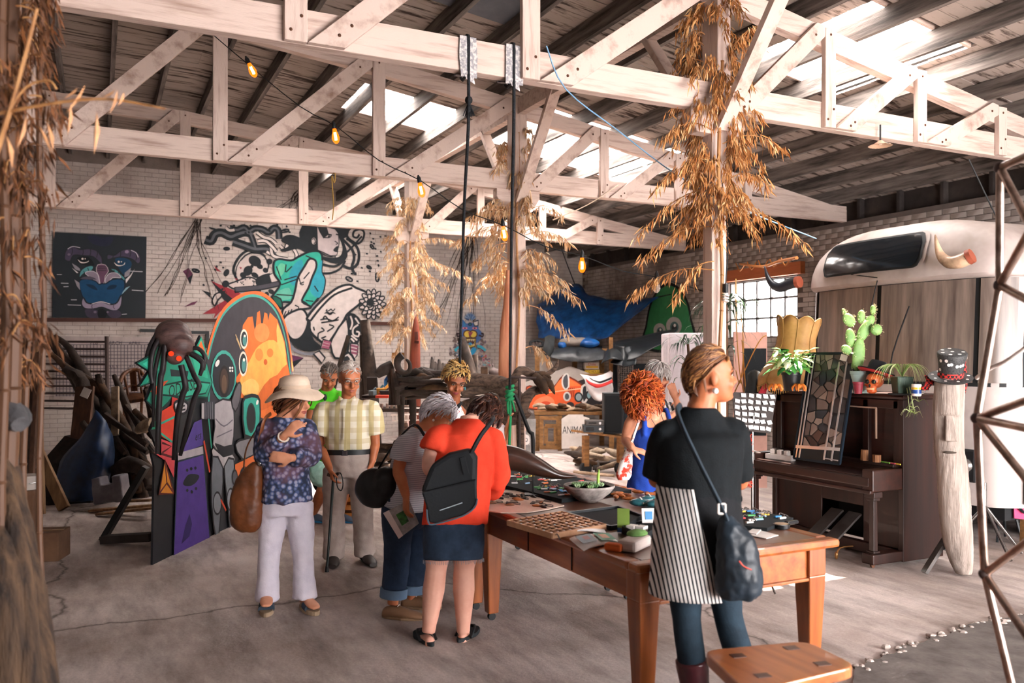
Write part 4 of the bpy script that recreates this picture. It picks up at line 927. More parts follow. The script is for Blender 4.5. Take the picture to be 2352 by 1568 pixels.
# cactus
c=W(1975,910,7.3);c.z=PT_;t=thing('prickly_pear_cactus','tall spiny prickly pear cactus in a pale teal pot on the pianola','cactus',c);pot(t,c,.075,.19,mat('pale_teal_pot','#8fa9a4',rough=.5))
CAC=mat('cactus_skin','#7fa35c',rough=.55,col2='#5e8747',sc_=8);zc_=7.3
sp=MB()
for (px,py,a,b,rot,dz) in ((1972,815,.055,.15,.1,0),(1985,760,.05,.11,.5,.02),(1953,776,.045,.085,-.1,.03),(1950,735,.05,.065,-.7,.0),(1978,727,.034,.06,.1,-.02),(2005,712,.024,.045,0,.02),(2013,757,.05,.05,.7,-.03),(1940,720,.018,.05,-.4,.02),(1944,803,.04,.05,-.9,-.02),(1997,738,.04,.06,.6,.03),(1963,842,.03,.06,0,.03)):
    p=W(px,py,zc_+dz);M=Matrix.Rotation(-AN,3,'Z') @ Matrix.Rotation(rot,3,'Y');mb=MB();mb.ell(p,(a,.022,b),14,10,M);obj('pad',mb,CAC,t,smooth=180)
    for k in range(26):
        th=RN.uniform(0,6.283);q=p+M@V((a*math.cos(th)*RN.uniform(.5,1),-.02,b*math.sin(th)*RN.uniform(.5,1)));sp.tube([q,q+M@V((.012*math.cos(th),-.012,.012*math.sin(th)))],.0012,3)
obj('spines',sp,mat('pale_spine','#e0d3a8',rough=.6),t,kind='stuff')
# skull with hat, red cup, spider plant, mug
c=W(2008,914,7.15);c.z=PT_;t=thing('skull_ornament','orange skull ornament with open jaw on the pianola','skull',c);SK=mat('orange_skull_glaze','#d9713a',rough=.4,col2='#a8431f',sc_=14)
fd=cv(-.75,-.66).normalized();sr=fd.cross(UP)*-1;Mh=Matrix((sr,fd,UP)).transposed()
mb=MB();mb.ell(c+V((0,0,.115))-fd*.015,(.068,.088,.07),18,12,Mh);mb.ell(c+V((0,0,.06))+fd*.045,(.045,.035,.04),12,8,Mh);mb.ell(c+V((0,0,.025))+fd*.04,(.042,.045,.022),12,8,Mh)
for s in (-1,1):mb.ell(c+sr*s*.045+fd*.05+V((0,0,.078)),(.018,.02,.014),8,6,Mh)
skin('cranium',mb,SK,t,.006,2)
mb=MB()
for s in (-1,1):mb.ell(c+sr*s*.028+fd*.066+V((0,0,.104)),(.018,.02,.019),12,8,Mh)
mb.ell(c+fd*.083+V((0,0,.07)),(.009,.012,.014),8,6,Mh);obj('eye_sockets',mb,mat('socket_black','#120c0a'),t,smooth=180)
mb=MB()
for i in range(8):a=(i-3.5)*.22;mb.box(c+fd*(.045+.04*math.cos(a))+sr*.045*math.sin(a)+V((0,0,.043)),(.009,.008,.016),-AN)
obj('teeth',mb,mat('skull_teeth','#e0a878'),t)
hc=c+V((0,0,.165))-fd*.02;t=thing('felt_hat','black felt hat with red under-brim sitting on the skull','hat',hc);BF=mat('black_felt','#1b1d20',rough=.9)
M=Matrix.Rotation(.3,3,FW);mb=MB();mb.lathe([(.075,.0),(.078,.02),(.072,.09),(.06,.115),(.03,.118),(.001,.11)],hc,24,M);obj('crown',mb,BF,t,smooth=50)
mb=MB();mb.lathe([(.06,.012),(.13,.01),(.15,.024),(.15,.03),(.12,.02),(.07,.024)],hc,28,M);obj('brim',mb,BF,t,smooth=50);mb=MB();mb.lathe([(.062,.006),(.135,.004),(.152,.019)],hc,28,M,cap=False);obj('under_brim',mb,mat('red_lining','#a8282a',rough=.8),t,smooth=50)
c=W(1971,914,7.15);c.z=PT_;t=thing('plant_cup','small dark red tapered pot beside the skull','pot',c);pot(t,c,.042,.1,TERR,.7)
c=W(2072,912,6.95);c.z=PT_;t=thing('spider_plant','spider plant with trailing pale leaves in a square green pot','plant',c)
mb=MB();mb.box(c+V((0,0,.075)),(.11,.11,.15),-AN,tp=1.25);obj('pot',mb,mat('green_plastic_pot','#2f4a3c',rough=.45),t,bevel=.006);mb=MB();mb.lathe([(.1,0),(.11,.012),(.1,.014)],c,20);obj('saucer',mb,POTB,t)
mb=MB()
for i in range(70):
    a=RN.uniform(0,6.283);L_=RN.uniform(.12,.24);p0=c+V((0,0,.15));d=V((math.cos(a),math.sin(a),0));q=[p0,p0+d*L_*.35+V((0,0,.1)),p0+d*L_*.8+V((0,0,.07)),p0+d*L_*1.05+V((0,0,-.05*RN.random()-.02))];mb.stroke(spline(q,3),.009,d.cross(UP),RN.choice(['#9db86a','#c9d59a','#6d9648','#dfe3b8']),taper=2)
for (tx,ty) in ((2098,938),(2110,922),(2090,945),(2102,950)):
    e=W(tx,ty,6.85);q=[c+V((0,0,.16)),c.lerp(e,.5)+V((0,0,.16)),e];mb.stroke(spline(q,5),.005,FW,'#b9c98a')
    for k in range(7):a=RN.uniform(0,6.283);mb.stroke(spline([e,e+V((.04*math.cos(a),.04*math.sin(a),.02)),e+V((.07*math.cos(a),.07*math.sin(a),-.03))],3),.008,V((-math.sin(a),math.cos(a),.2)).normalized(),RN.choice(['#9db86a','#c9d59a']),taper=2)
obj('leaves',mb,LFM,t,kind='stuff')
c=W(2105,912,6.75);c.z=PT_;t=thing('mug','white mug with blue and yellow print at the right end of the pianola','mug',c);mb=MB();mb.lathe([(.034,0),(.037,.01),(.037,.095),(.033,.095),(.032,.02)],c,22);obj('cup',mb,mat('white_glazed_mug','#e3ded9',rough=.25),t,smooth=40)
mb=MB();mb.lathe([(.0375,.02),(.0375,.05)],c,22,cap=False);mb.cur=None;obj('blue_print',mb,mat('blue_mug_print','#2b4a8a',rough=.3),t,smooth=40);mb=MB();mb.lathe([(.0376,.052),(.0376,.07)],c,22,cap=False);obj('yellow_print',mb,mat('yellow_mug_print','#e0b23a',rough=.3),t,smooth=40)
mb=MB();mb.tube([c+cv(.036,0,.08),c+cv(.065,0,.07),c+cv(.062,0,.03),c+cv(.036,0,.02)],.005,6,4);obj('handle',mb,mat('white_glazed_mug','#e3ded9'),t,smooth=60)
# leadlight panel leaning on the pianola
A0,A1,A2,A3=onX(1824,1052,5.70),onX(1928,1066,5.70),onX(1966,811,5.90),onX(1860,812,5.90)
t=thing('leadlight_panel','tall framed leadlight glass panel leaning on the pianola keyboard','glass panel',(A0+A1)/2)
def bil(u,v):return A0.lerp(A1,u).lerp(A3.lerp(A2,u),v)
pn_=(A1-A0).cross(A3-A0).normalized();pn_=-pn_ if pn_.dot(FW) > 0 else pn_
def clipv(seeds,i):
    poly=[(0.,0.),(1.,0.),(1.,1.),(0.,1.)];sx,sy=seeds[i]
    for j,(qx,qy) in enumerate(seeds):
        if j == i:continue
        mx,my=(sx+qx)/2,(sy+qy)/2;nx,ny=(qx-sx),(qy-sy)*2.3**2;out=[]
        my2=my
        for k in range(len(poly)):
            a,b=poly[k],poly[(k+1) % len(poly)];da=(a[0]-mx)*nx+(a[1]-my)*ny;db_=(b[0]-mx)*nx+(b[1]-my)*ny
            if da <= 0:out.append(a)
            if da*db_ < 0:s_=da/(da-db_);out.append((a[0]+(b[0]-a[0])*s_,a[1]+(b[1]-a[1])*s_))
        poly=out
        if len(poly) < 3:return None
    return poly
mb=MB();mb.prism([bil(0,0),bil(1,0),bil(1,1),bil(0,1)],-pn_*.015);obj('backing',mb,mat('lead_black','#1b1f22',rough=.4),t)
rl=random.Random(5);seeds=[(rl.uniform(.2,.92),rl.uniform(.1,.98)) for i in range(46)];GC=['#5b5350','#3d3a3b','#6f625c','#2b2d30','#7d7069','#4a3c38','#8a7d75','#353a3f']
for i in range(len(seeds)):
    pl=clipv(seeds,i)
    if not pl:continue
    cx_=sum(p[0] for p in pl)/len(pl);cy_=sum(p[1] for p in pl)/len(pl)
    pl=[(cx_+(x-cx_)*.86,cy_+(y-cy_)*.9) for x,y in pl];pl=[(max(.17,min(.97,x)),max(.12,min(.985,y))) for x,y in pl]
    gc=rl.choice(GC);mb=MB();mb.prism([bil(x,y)+pn_*.002 for x,y in pl],pn_*.004);obj('glass_piece',mb,mat('leaded_glass_'+gc[1:],gc,rough=.18,spec=.6),t)
STR=mat('bevelled_mirror_strip','#d6d0cc',rough=.15,metal=.6)
for (u0,v0,u1,v1,w_) in ((.06,.01,.06,.99,.012),(.13,.01,.13,.99,.012),(.68,.02,.70,.92,.016),(.84,.02,.86,.92,.016),(.02,.11,.98,.13,.028),(.7,.035,.98,.03,.01)):mb=MB();mb.beam(bil(u0,v0)+pn_*.01,bil(u1,v1)+pn_*.01,w_,.006,up=pn_);obj('mirror_strip',mb,STR,t)
mb=MB();mb.beam(bil(.77,.93)+pn_*.01,bil(.79,.985)+pn_*.01,.075,.006,up=pn_);obj('label_card',mb,mat('white_card','#efe9e4',rough=.7),t)
for a,b in (((0,0),(1,0)),((1,0),(1,1)),((1,1),(0,1)),((0,1),(0,0))):mb=MB();mb.beam(bil(*a),bil(*b),.02,.02,up=pn_);obj('frame_bar',mb,mat('blue_black_metal','#22303c',rough=.3,metal=.5),t)
# small items on the keyboard
KT=.745
for px,r,h,lab in ((1986,.032,.09,'taller of two small split-wood stumps on the pianola'),(2014,.034,.06,'shorter of two small split-wood stumps on the pianola')):
    c=onX(px,1035,5.86);c.z=.832;mb=MB();mb.tube([c,c+V((0,0,h))],r,10,wob=.08);obj('wood_stump',mb,mat('split_stump_wood','#9a6a44',rough=.8,col2='#5d3a26',axis='z'),label=lab,cat='stump')
c=onX(1792,1030,5.76);c.z=KT;t=thing('power_board','white power board with plugs and cable on the pianola keyboard','power board',c);WP=mat('white_plastic','#e9e2dd',rough=.4)
mb=MB();mb.box(c+V((0,0,.025)),(.07,.3,.05),.15);obj('strip',mb,WP,t,bevel=.008)
for i in range(3):mb=MB();mb.box(c+V((0,-.09+.09*i,.07)),(.05,.05,.05),.2*i);obj('plug',mb,WP,t,bevel=.01)
mb=MB();mb.tube([c+V((0,.14,.02)),c+V((-.1,.3,.06)),c+V((-.16,.4,-.05)),c+V((-.18,.42,-.3)),c+V((-.12,.45,-.7))],.007,6,4);obj('cord',mb,WP,t,smooth=60)
for i,(cl,px) in enumerate((('#6fbf4a',2032),('#d94f7a',2044),('#e0c840',2056))):
    c=onX(px,1043,5.86);c.z=.838;mb=MB();mb.tube([c-V((0,.05,0)),c+V((.02,.06,0))],.006,6);obj('marker_pen',mb,mat('pen_%s' % cl[1:],cl,rough=.4),label={0:'green',1:'pink',2:'yellow'}[i]+' marker pen lying on the pianola music shelf',cat='pen')
# card display on a stand
ZS=6.35;t=thing('card_stand','music stand holding rows of white cards beside the pianola','display stand',W(1728,HY+1.72*F/ZS,ZS))
q=[W(1690,985,ZS-.05),W(1770,994,ZS-.05),W(1784,905,ZS+.1),W(1682,900,ZS+.1)];nb_=(q[1]-q[0]).cross(q[3]-q[0]).normalized();nb_=-nb_ if nb_.dot(FW) > 0 else nb_
mb=MB();mb.prism(q,-nb_*.012);obj('board',mb,mat('grey_display_board','#3d3735',rough=.8),t);CARD=mat('white_card','#efe9e4',rough=.7)
for i in range(6):
    for j in range(6):
        if (i,j) in ((2,5),(5,0)):continue
        u=(j+.5+rl.uniform(-.08,.08))/6;v=(i+.5)/6;p=q[0].lerp(q[1],u).lerp(q[3].lerp(q[2],u),v)+nb_*.006;ux=(q[1]-q[0]).normalized();uy=(q[3]-q[0]).normalized();a=rl.uniform(-.3,.3)
        M=Matrix((ux*math.cos(a)+uy*math.sin(a),uy*math.cos(a)-ux*math.sin(a),nb_)).transposed();mb=MB();mb.box(p,(.036,.031,.004),M=M);obj('price_card',mb,CARD,t)
mb=MB();mb.tube([W(1728,HY+1.72*F/ZS,ZS)+V((0,0,.02)),W(1728,990,ZS)],.011,8);mb.tube([W(1728,985,ZS),W(1730,955,ZS)],.014,8);obj('pole',mb,CHR,t,smooth=60)
for a in range(3):b0=W(1728,HY+1.72*F/ZS,ZS);d=V((math.cos(a*2.09+.4),math.sin(a*2.09+.4),0));mb=MB();mb.tube([b0+V((0,0,.35)),b0+d*.28+V((0,0,.01))],.008,6);obj('leg',mb,CHR,t)
mb=MB()
for i in range(160):p=W(1722+RN.uniform(-4,4),1000+i*.75,ZS-.01);mb.tube([p,p+V((RN.uniform(-.02,.02),RN.uniform(-.02,.02),RN.uniform(-.015,.015)))],.003,3)
obj('bead_tassel',mb,mat('red_coral_beads','#d8432c',rough=.4),t,kind='stuff',label='string of red coral beads')
# carved log with top hat and scarf
lb=W(2208,HY+1.72*F/6.62,6.62);t=thing('carved_log','bleached driftwood log carved with a long face beside the pianola','carved log',lb);DRIFTW=mat('bleached_driftwood','#9d9087',rough=.85,col2='#6b5f57',sc_=2.4,axis='z',lo=.3,hi=.6,bump=.5,bsc=18)
zz=6.62;fdir=cv(-.35,-.93).normalized();sdir=UP.cross(fdir)*-1
def lsec(px,py,w,d,off=0):return (W(px,py,zz)+fdir*off,sdir*w,fdir*d)
mb=MB();mb.eloft([lsec(2214,1318,.055,.05),lsec(2208,1290,.085,.075),lsec(2200,1240,.108,.09),lsec(2194,1180,.115,.1),lsec(2190,1120,.115,.1),lsec(2186,1060,.11,.1),lsec(2182,1042,.108,.1),lsec(2181,1036,.108,.085),lsec(2180,1030,.108,.1),lsec(2180,1012,.11,.085),lsec(2178,955,.112,.075),lsec(2178,950,.112,.1),lsec(2180,900,.112,.1),lsec(2183,868,.105,.095)],22,2)
skin('trunk',mb,DRIFTW,t,.011,1,.004,30)
nz0,nz1=W(2178,948,zz)+fdir*.085,W(2180,1010,zz)+fdir*.085;mb=MB();mb.prism([nz0-sdir*.022,nz0+sdir*.028,nz1+sdir*.04+fdir*.045,nz1-sdir*.045+fdir*.045],-fdir*.08);obj('nose',mb,DRIFTW,t,bevel=.008)
mb=MB();mb.ell(W(2178,1036,zz)+fdir*.088,(.05,.02,.010),12,6,Matrix((sdir,fdir,UP)).transposed());obj('mouth_cut',mb,mat('carved_shadow_wood','#4a4038',rough=.9),t,smooth=60)
mb=MB();mb.beam(lb+cv(-.28,.02,.0)+V((0,0,.02)),lb+cv(-.02,.1,.35),.05,.03);obj('prop_foot',mb,CHR,t)
hc=W(2183,868,zz);t=thing('top_hat','black top hat with white polka dots on the carved log','hat',hc);NET=mat('black_mesh_hat','#1d1e20',rough=.6,col2='#3a3a3a',sc_=90,lo=.5,hi=.62)
M=Matrix.Rotation(-.1,3,FW) @ Matrix.Rotation(.32,3,RT);hc=hc+V((0,0,.0));prf=[(.09,.01),(.088,.06),(.095,.14),(.108,.205),(.1,.215),(.001,.218)]
mb=MB();mb.lathe(prf,hc,30,M);obj('crown',mb,NET,t,smooth=50);mb=MB();mb.lathe([(.08,.006),(.15,.0),(.16,.012),(.15,.016),(.085,.02)],hc,32,M);obj('brim',mb,NET,t,smooth=50)
RB=bpy.data.materials.new('red_black_check');tt,bb,N=nodes(RB);tc=N('TexCoord');ck2=N('TexChecker',i_Scale=48);ck2.inputs[1].default_value=col4('#c42f2a');ck2.inputs[2].default_value=col4('#1a1214');tt.links.new(tc.outputs['Object'],ck2.inputs[0]);tt.links.new(ck2.outputs[0],bb.inputs['Base Color']);bb.inputs['Roughness'].default_value=.9
mb=MB();mb.lathe([(.0935,.02),(.0905,.06)],hc,30,M,cap=False);obj('hat_band',mb,RB,t,smooth=50)
mb=MB()
for k in range(16):
    a=RN.uniform(0,6.28);z_=RN.uniform(.08,.19);r_=interp([(z,r) for r,z in prf[:4]],z_)+.001;p=M@V((r_*math.cos(a),r_*math.sin(a),z_));nn=M@V((math.cos(a),math.sin(a),0));s_,u_=frame(nn);mb.poly([hc+p+nn*.002+(s_*math.cos(q*.785)+u_*math.sin(q*.785))*.013 for q in range(8)])
for k in range(7):a=k*.9;rr=.075 if k else 0;p=M@V((rr*math.cos(a),rr*math.sin(a),.2195));s_,u_=frame(M@UP);mb.poly([hc+p+(s_*math.cos(q*.785)+u_*math.sin(q*.785))*.014 for q in range(8)])
for k in range(9):a=k*.7;p=M@V((.128*math.cos(a),.128*math.sin(a),.019));s_,u_=frame(M@UP);mb.poly([hc+p+(s_*math.cos(q*.785)+u_*math.sin(q*.785))*.012 for q in range(8)])
obj('polka_dots',mb,CARD,t,kind='stuff')
t=thing('checked_scarf','red and black houndstooth scarf hanging behind the polka-dot hat','scarf',hc+V((0,0,-.3)))
for sx,l0,l1,w_ in ((-.13,.02,-.1,.06),(.12,.14,-.28,.085)):
    mb=MB();rows=[]
    for i in range(9):
        v=i/8;c_=hc+cv(sx+.02*math.sin(v*5),.09+.01*math.sin(v*9),lerp(l0,l1,v));rows.append([c_+RT*(w_*(k/6-.5))+FW*.012*math.sin(k*2.1+v*3) for k in range(7)])
    mb.add([p for r in rows for p in r],[(i*7+k,i*7+k+1,(i+1)*7+k+1,(i+1)*7+k) for i in range(8) for k in range(6)]);o=obj('scarf_end',mb,RB,t,smooth=180);o.modifiers.new('th','SOLIDIFY').thickness=.006
# ================= market tables =================
TW=mat('orange_varnished_oak','#a85f2c',rough=.3,col2='#6e3517',sc_=1.8,axis='y',lo=.3,hi=.7,spec=.5,coat=.25);TWZ=mat('orange_varnished_oak_leg','#a35a2a',rough=.33,col2='#6a3316',sc_=1.8,axis='z',lo=.3,hi=.7,spec=.5,coat=.2)
TTOP=mat('worn_brown_tabletop','#7d5b49',rough=.32,col2='#4f3428',sc_=1.3,lo=.3,hi=.7,spec=.5);TH=.77
def table(x0,x1,y0,y1,label):
    t=thing('market_table',label,'table',((x0+x1)/2,(y0+y1)/2,0),'wooden market tables')
    def b(nm,a,c,m,bev): 
        mb=MB();mb.box([(p+q)/2 for p,q in zip(a,c)],[q-p for p,q in zip(a,c)]);return obj(nm,mb,m,t,bevel=bev)
    e=.085
    b('edge_board',(x0,y0,TH-.045),(x1,y0+e,TH),TW,.016);b('edge_board',(x0,y1-e,TH-.045),(x1,y1,TH),TW,.016);b('edge_board',(x0,y0+e,TH-.045),(x0+e,y1-e,TH),TW,.016);b('edge_board',(x1-e,y0+e,TH-.045),(x1,y1-e,TH),TW,.016)
    b('inset_top',(x0+e,y0+e,TH-.04),(x1-e,y1-e,TH-.003),TTOP,0)
    i=.05;lw_=.115
    b('apron',(x0+i+.02,y0+i+lw_,TH-.2),(x0+i+.045,y1-i-lw_,TH-.045),TW,.003);b('apron',(x1-i-.045,y0+i+lw_,TH-.2),(x1-i-.02,y1-i-lw_,TH-.045),TW,.003);b('apron',(x0+i+lw_,y0+i+.02,TH-.2),(x1-i-lw_,y0+i+.045,TH-.045),TW,.003);b('apron',(x0+i+lw_,y1-i-.045,TH-.2),(x1-i-lw_,y1-i-.02,TH-.045),TW,.003)
    b('apron_bead',(x0+i+lw_,y0+i+.005,TH-.215),(x1-i-lw_,y0+i+.045,TH-.2),TW,.003)
    for k in (1,2):yk=lerp(y0+.2,y1-.2,k/3);b('drawer_line',(x0+i+.015,yk-.004,TH-.19),(x0+i+.022,yk+.004,TH-.05),RUBB,0)
    for sx in (x0+i+lw_/2,x1-i-lw_/2):
        for sy in (y0+i+lw_/2,y1-i-lw_/2):
            mb=MB();mb.box((sx,sy,TH-.12),(lw_,lw_,.15));mb.loft([[V((sx+a*k,sy+c_*k,z)) for a,c_ in ((-1,-1),(1,-1),(1,1),(-1,1))] for z,k in ((.05,.036),(TH-.19,lw_/2))]);lg=obj('leg',mb,TWZ,t,bevel=.008)
            mb=MB();mb.lathe([(.025,-.013),(.025,.013)],(sx,sy,.026),12,Matrix.Rotation(math.pi/2,3,'X'));obj('caster',mb,RUBB,lg)
    return t
table(2.2,3.47,3.2,5.12,'nearer orange oak market table covered with jewellery trays')
table(2.2,3.47,5.16,6.85,'farther oak market table under the black jewellery board')
def flat(name,pts,h,m,label,cat,z=TH,**k):
    mb=MB();mb.prism([onZ(px,py,z+h) -V((0,0,h)) for px,py in pts],(0,0,h));return obj(name,mb,m,label=label,cat=cat,**k)
BLKV=mat('black_velvet','#12171b',rough=.95);WTAG=['#e6e0db','#d8d3d0','#3f8fd0','#e0743a','#d94b4b','#58b86a','#f0c84a','#8fb7d8','#ffffff']
def tags(board_pts,n,par,z,seed):
    r=random.Random(seed);a,b,c,d=[onZ(px,py,z) for px,py in board_pts]
    for i in range(n):
        u,v=r.uniform(.06,.94),r.uniform(.08,.92);p=a.lerp(b,u).lerp(d.lerp(c,u),v);ca=r.choice(WTAG);mb=MB();mb.box(p+V((0,0,.005)),(.045,.016,.008),r.uniform(-.5,.3));cm=mat('tag_'+ca[1:],ca,rough=.5)
        o=obj('earring_card',mb,cm,par);mb=MB();mb.tube([p+V((.015,0,.012)),p+V((.03,.012,.02)),p+V((.05,.004,.01))],.003,4,2);obj('hook',mb,CHR,o)
bd=[(1112,1102),(1290,1146),(1450,1124),(1195,1066)];t=thing('jewellery_board','long black velvet board of earring cards on the farther table','display board',onZ(1280,1110,TH));mb=MB();mb.prism([onZ(*p,TH+.025)-V((0,0,.025)) for p in bd],(0,0,.025));obj('board',mb,BLKV,t);tags(bd,58,t,TH+.026,3)
bd=[(1640,1200),(1762,1212),(1822,1188),(1700,1166)];t=thing('jewellery_board','small black velvet board of earring cards at the right table corner','display board',onZ(1740,1190,TH));mb=MB();mb.prism([onZ(*p,TH+.02)-V((0,0,.02)) for p in bd],(0,0,.02));obj('board',mb,BLKV,t);tags(bd,20,t,TH+.021,8)
HIDE=mat('cream_hide','#d9c3b2',rough=.9,bump=.3);t=thing('hide_mat','cream hide mat laid out with wooden pendants and cords','mat',onZ(1200,1150,TH));mb=MB()
hp=[onZ(px,py,TH+.006) for px,py in ((1100,1170),(1150,1176),(1210,1176),(1260,1168),(1296,1160),(1262,1150),(1238,1142),(1190,1126),(1130,1124),(1095,1140))];mb.prism([p-V((0,0,.006)) for p in hp],(0,0,.006));obj('hide',mb,HIDE,t)
r=random.Random(4)
for i in range(18):
    px,py=r.uniform(1125,1255),r.uniform(1132,1168);p=onZ(px,py,TH+.012);d=V((r.uniform(-1,1),r.uniform(-1,1),0)).normalized();mb=MB();mb.tube([p-d*.03,p,p+d*.035],[.004,.012,.003],6,2);o=obj('pendant',mb,mat('pendant_wood_%d' % (i % 3),['#6b3d22','#9a5a30','#2d2420'][i % 3],rough=.4),t,smooth=60)
    mb=MB();mb.tube([p,p+V((.03,.02,0)),p+V((.06,-.02,0)),p+V((.08,.03,0)),p+V((.05,.06,0))],.0025,4,3);obj('cord',mb,BLKR,o)
# type case of small stones
q=[onZ(1165,1194,TH+.03),onZ(1268,1224,TH+.03),onZ(1392,1203,TH+.03),onZ(1290,1173,TH+.03)];t=thing('specimen_tray','wooden compartment tray of small stones on the nearer table','tray',onZ(1278,1200,TH));OAKP=mat('pale_box_wood','#c79c7a',rough=.7,col2='#a87c5c',sc_=8)
mb=MB();mb.prism([p-V((0,0,.03)) for p in q],(0,0,.008));obj('base',mb,OAKP,t)
def Q(u,v):return q[0].lerp(q[3],u).lerp(q[1].lerp(q[2],u),v)
for i in range(10):mb=MB();mb.beam(Q(i/9,0)-V((0,0,.015)),Q(i/9,1)-V((0,0,.015)),.007,.03);obj('divider',mb,OAKP,t)
for i in range(7):mb=MB();mb.beam(Q(0,i/6)-V((0,0,.015)),Q(1,i/6)-V((0,0,.015)),.007,.03);obj('divider',mb,OAKP,t)
for i in range(9):
    for j in range(6):mb=MB();mb.ell(Q((i+.5)/9,(j+.5)/6)-V((0,0,.012)),(.012,.01,.01),7,5);sc_c=RN.choice(['#d9cbbb','#a9bcc0','#e6dfd8','#b59a80','#c4bcb6']);obj('stone',mb,mat('stone_'+sc_c[1:],sc_c,rough=.3),t,smooth=180)
mb=MB();mb.tube([Q(.05,1.02)-V((0,0,.01)),Q(.02,1.08),Q(.06,1.1)-V((0,0,.03))],.004,5,3);obj('latch',mb,CHR,t)
t=thing('black_tray','empty black lined tray beside the specimen tray','tray',onZ(1400,1188,TH));q2=[onZ(px,py,TH+.02) for px,py in ((1302,1176),(1402,1208),(1500,1192),(1420,1162))];mb=MB();mb.prism([p-V((0,0,.02)) for p in q2],(0,0,.008));obj('lining',mb,BLKV,t)
for a,b in zip(q2,q2[1:]+q2[:1]):mb=MB();mb.beam(a-V((0,0,.01)),b-V((0,0,.01)),.014,.026);obj('rim',mb,mat('black_tray_edge','#1c2024',rough=.35),t)
# stone bowl of succulents
c=onZ(1353,1152,TH);c.z=TH;t=thing('succulent_bowl','wide grey stone bowl planted with succulents','bowl',c);mb=MB();mb.lathe([(.05,0),(.085,.02),(.14,.065),(.168,.1),(.165,.112),(.15,.11),(.12,.085),(.001,.08)],c,32);obj('bowl',mb,mat('rough_stone_bowl','#a39a95',rough=.85,col2='#5b5552',sc_=9,bump=.5),t,smooth=40)
mb=MB();mb.lathe([(.15,.1),(.001,.1)],c,24);obj('gravel',mb,mat('gravel_top','#8a7f76',rough=.95,col2='#4b443e',sc_=60,bump=.8,bsc=90),t)
SUC=mat('succulent_leaf',None,rough=.5,attr=True)
for i in range(11):
    a=i*2.4;r_=.03+.09*((i*7) % 10)/10;p=c+V((r_*math.cos(a),r_*math.sin(a),.1));mb=MB();cc=RN.choice(['#7fa06a','#9ab58a','#5d8a52','#a9b9a4'])
    for k in range(12):b_=k*2.4;d=V((math.cos(b_),math.sin(b_),.5+k*.12)).normalized();mb.tube([p,p+d*.018,p+d*.032],[.004,.007,.001],5,col=cc)
    obj('succulent',mb,SUC,t,smooth=60)
p=c+cv(.06,0,.1);mb=MB();mb.tube([p,p+V((0,0,.06)),p+V((.006,0,.11))],[.009,.011,.004],7,2);obj('upright_succulent',mb,mat('lime_succulent','#8fb54a',rough=.5),t,smooth=60)
# wrapped goods: orange leaves, teal parcels
t=thing('dried_leaf_heap','heap of dried orange leaf packets behind the stone bowl','packets',onZ(1460,1136,TH))
for i in range(14):p=onZ(RN.uniform(1412,1520),RN.uniform(1128,1146),TH+.015);mb=MB();mb.ell(p,(.05,.02,.012),8,5,Matrix.Rotation(RN.uniform(0,3),3,'Z'));obj('packet',mb,mat('orange_packet','#c9753a',rough=.6,col2='#7a3f20',sc_=25),t,smooth=60)
for i,(px,py) in enumerate(((1470,1162),(1505,1165),(1490,1154))):
    p=onZ(px,py,TH);t=thing('teal_parcel',['teal shiny cloth parcel nearest the green tag','teal shiny cloth parcel nearest the striped apron','teal shiny cloth parcel at the back of its trio'][i],'parcel',p,'teal cloth parcels');mb=MB();mb.ell(p+V((0,0,.025)),(.07,.04,.025),14,8,Matrix.Rotation(.3*i-.4,3,'Z'));obj('bundle',mb,mat('teal_satin','#2f6f78',rough=.3,col2='#173c44',sc_=9),t,smooth=180)
    mb=MB();mb.tube([p+V((0,-.042,.02)),p+V((0,0,.054)),p+V((0,.042,.02))],.006,5,3);obj('tie',mb,mat('pale_tie','#cfd8d0'),t)
a,b=onZ(1418,1222,TH),onZ(1446,1224,TH);t=thing('green_sign_tag','translucent green sign tag standing on the table','sign',a);mb=MB();mb.prism([a,b,b+V((0,0,.13)),a+V((0,0,.13))],FW*.003);obj('tag',mb,mat('lime_acrylic','#7f9a4a',rough=.25),t)
mb=MB();mb.prism([a-FW*.001,b-FW*.001,b+V((0,0,.025))-FW*.001,a+V((0,0,.025))-FW*.001],FW*.001);obj('blue_foot',mb,mat('blue_acrylic','#3d5f8a',rough=.25),t)
t=thing('card_box','black box of white gift cards beside the green tag','box',onZ(1470,1205,TH));q3=[onZ(px,py,TH+.04) for px,py in ((1430,1208),(1478,1228),(1530,1195),(1478,1180))]
for a,b in zip(q3,q3[1:]+q3[:1]):mb=MB();mb.beam(a-V((0,0,.02)),b-V((0,0,.02)),.008,.04);obj('side',mb,BLKV,t)
mb=MB();mb.prism([p-V((0,0,.038)) for p in q3],(0,0,.006));obj('base',mb,BLKV,t)
for (px,py,dz) in ((1452,1212,0),(1474,1214,0)):p=onZ(px,py,TH+.03);mb=MB();mb.box(p,(.055,.045,.03),.5);obj('card',mb,CARD,t)
p=onZ(1490,1196,TH+.03);M=Matrix.Rotation(-.25,3,RT) @ Matrix.Rotation(-AN,3,'Z');mb=MB();mb.box(p+V((0,0,.03)),(.075,.006,.08),M=M);pc=obj('picture_card',mb,CARD,t);mb=MB();mb.box(p+V((0,0,.032))-FW*.005,(.04,.003,.045),M=M);obj('blue_print',mb,mat('blue_print_ink','#4b86b8'),pc)
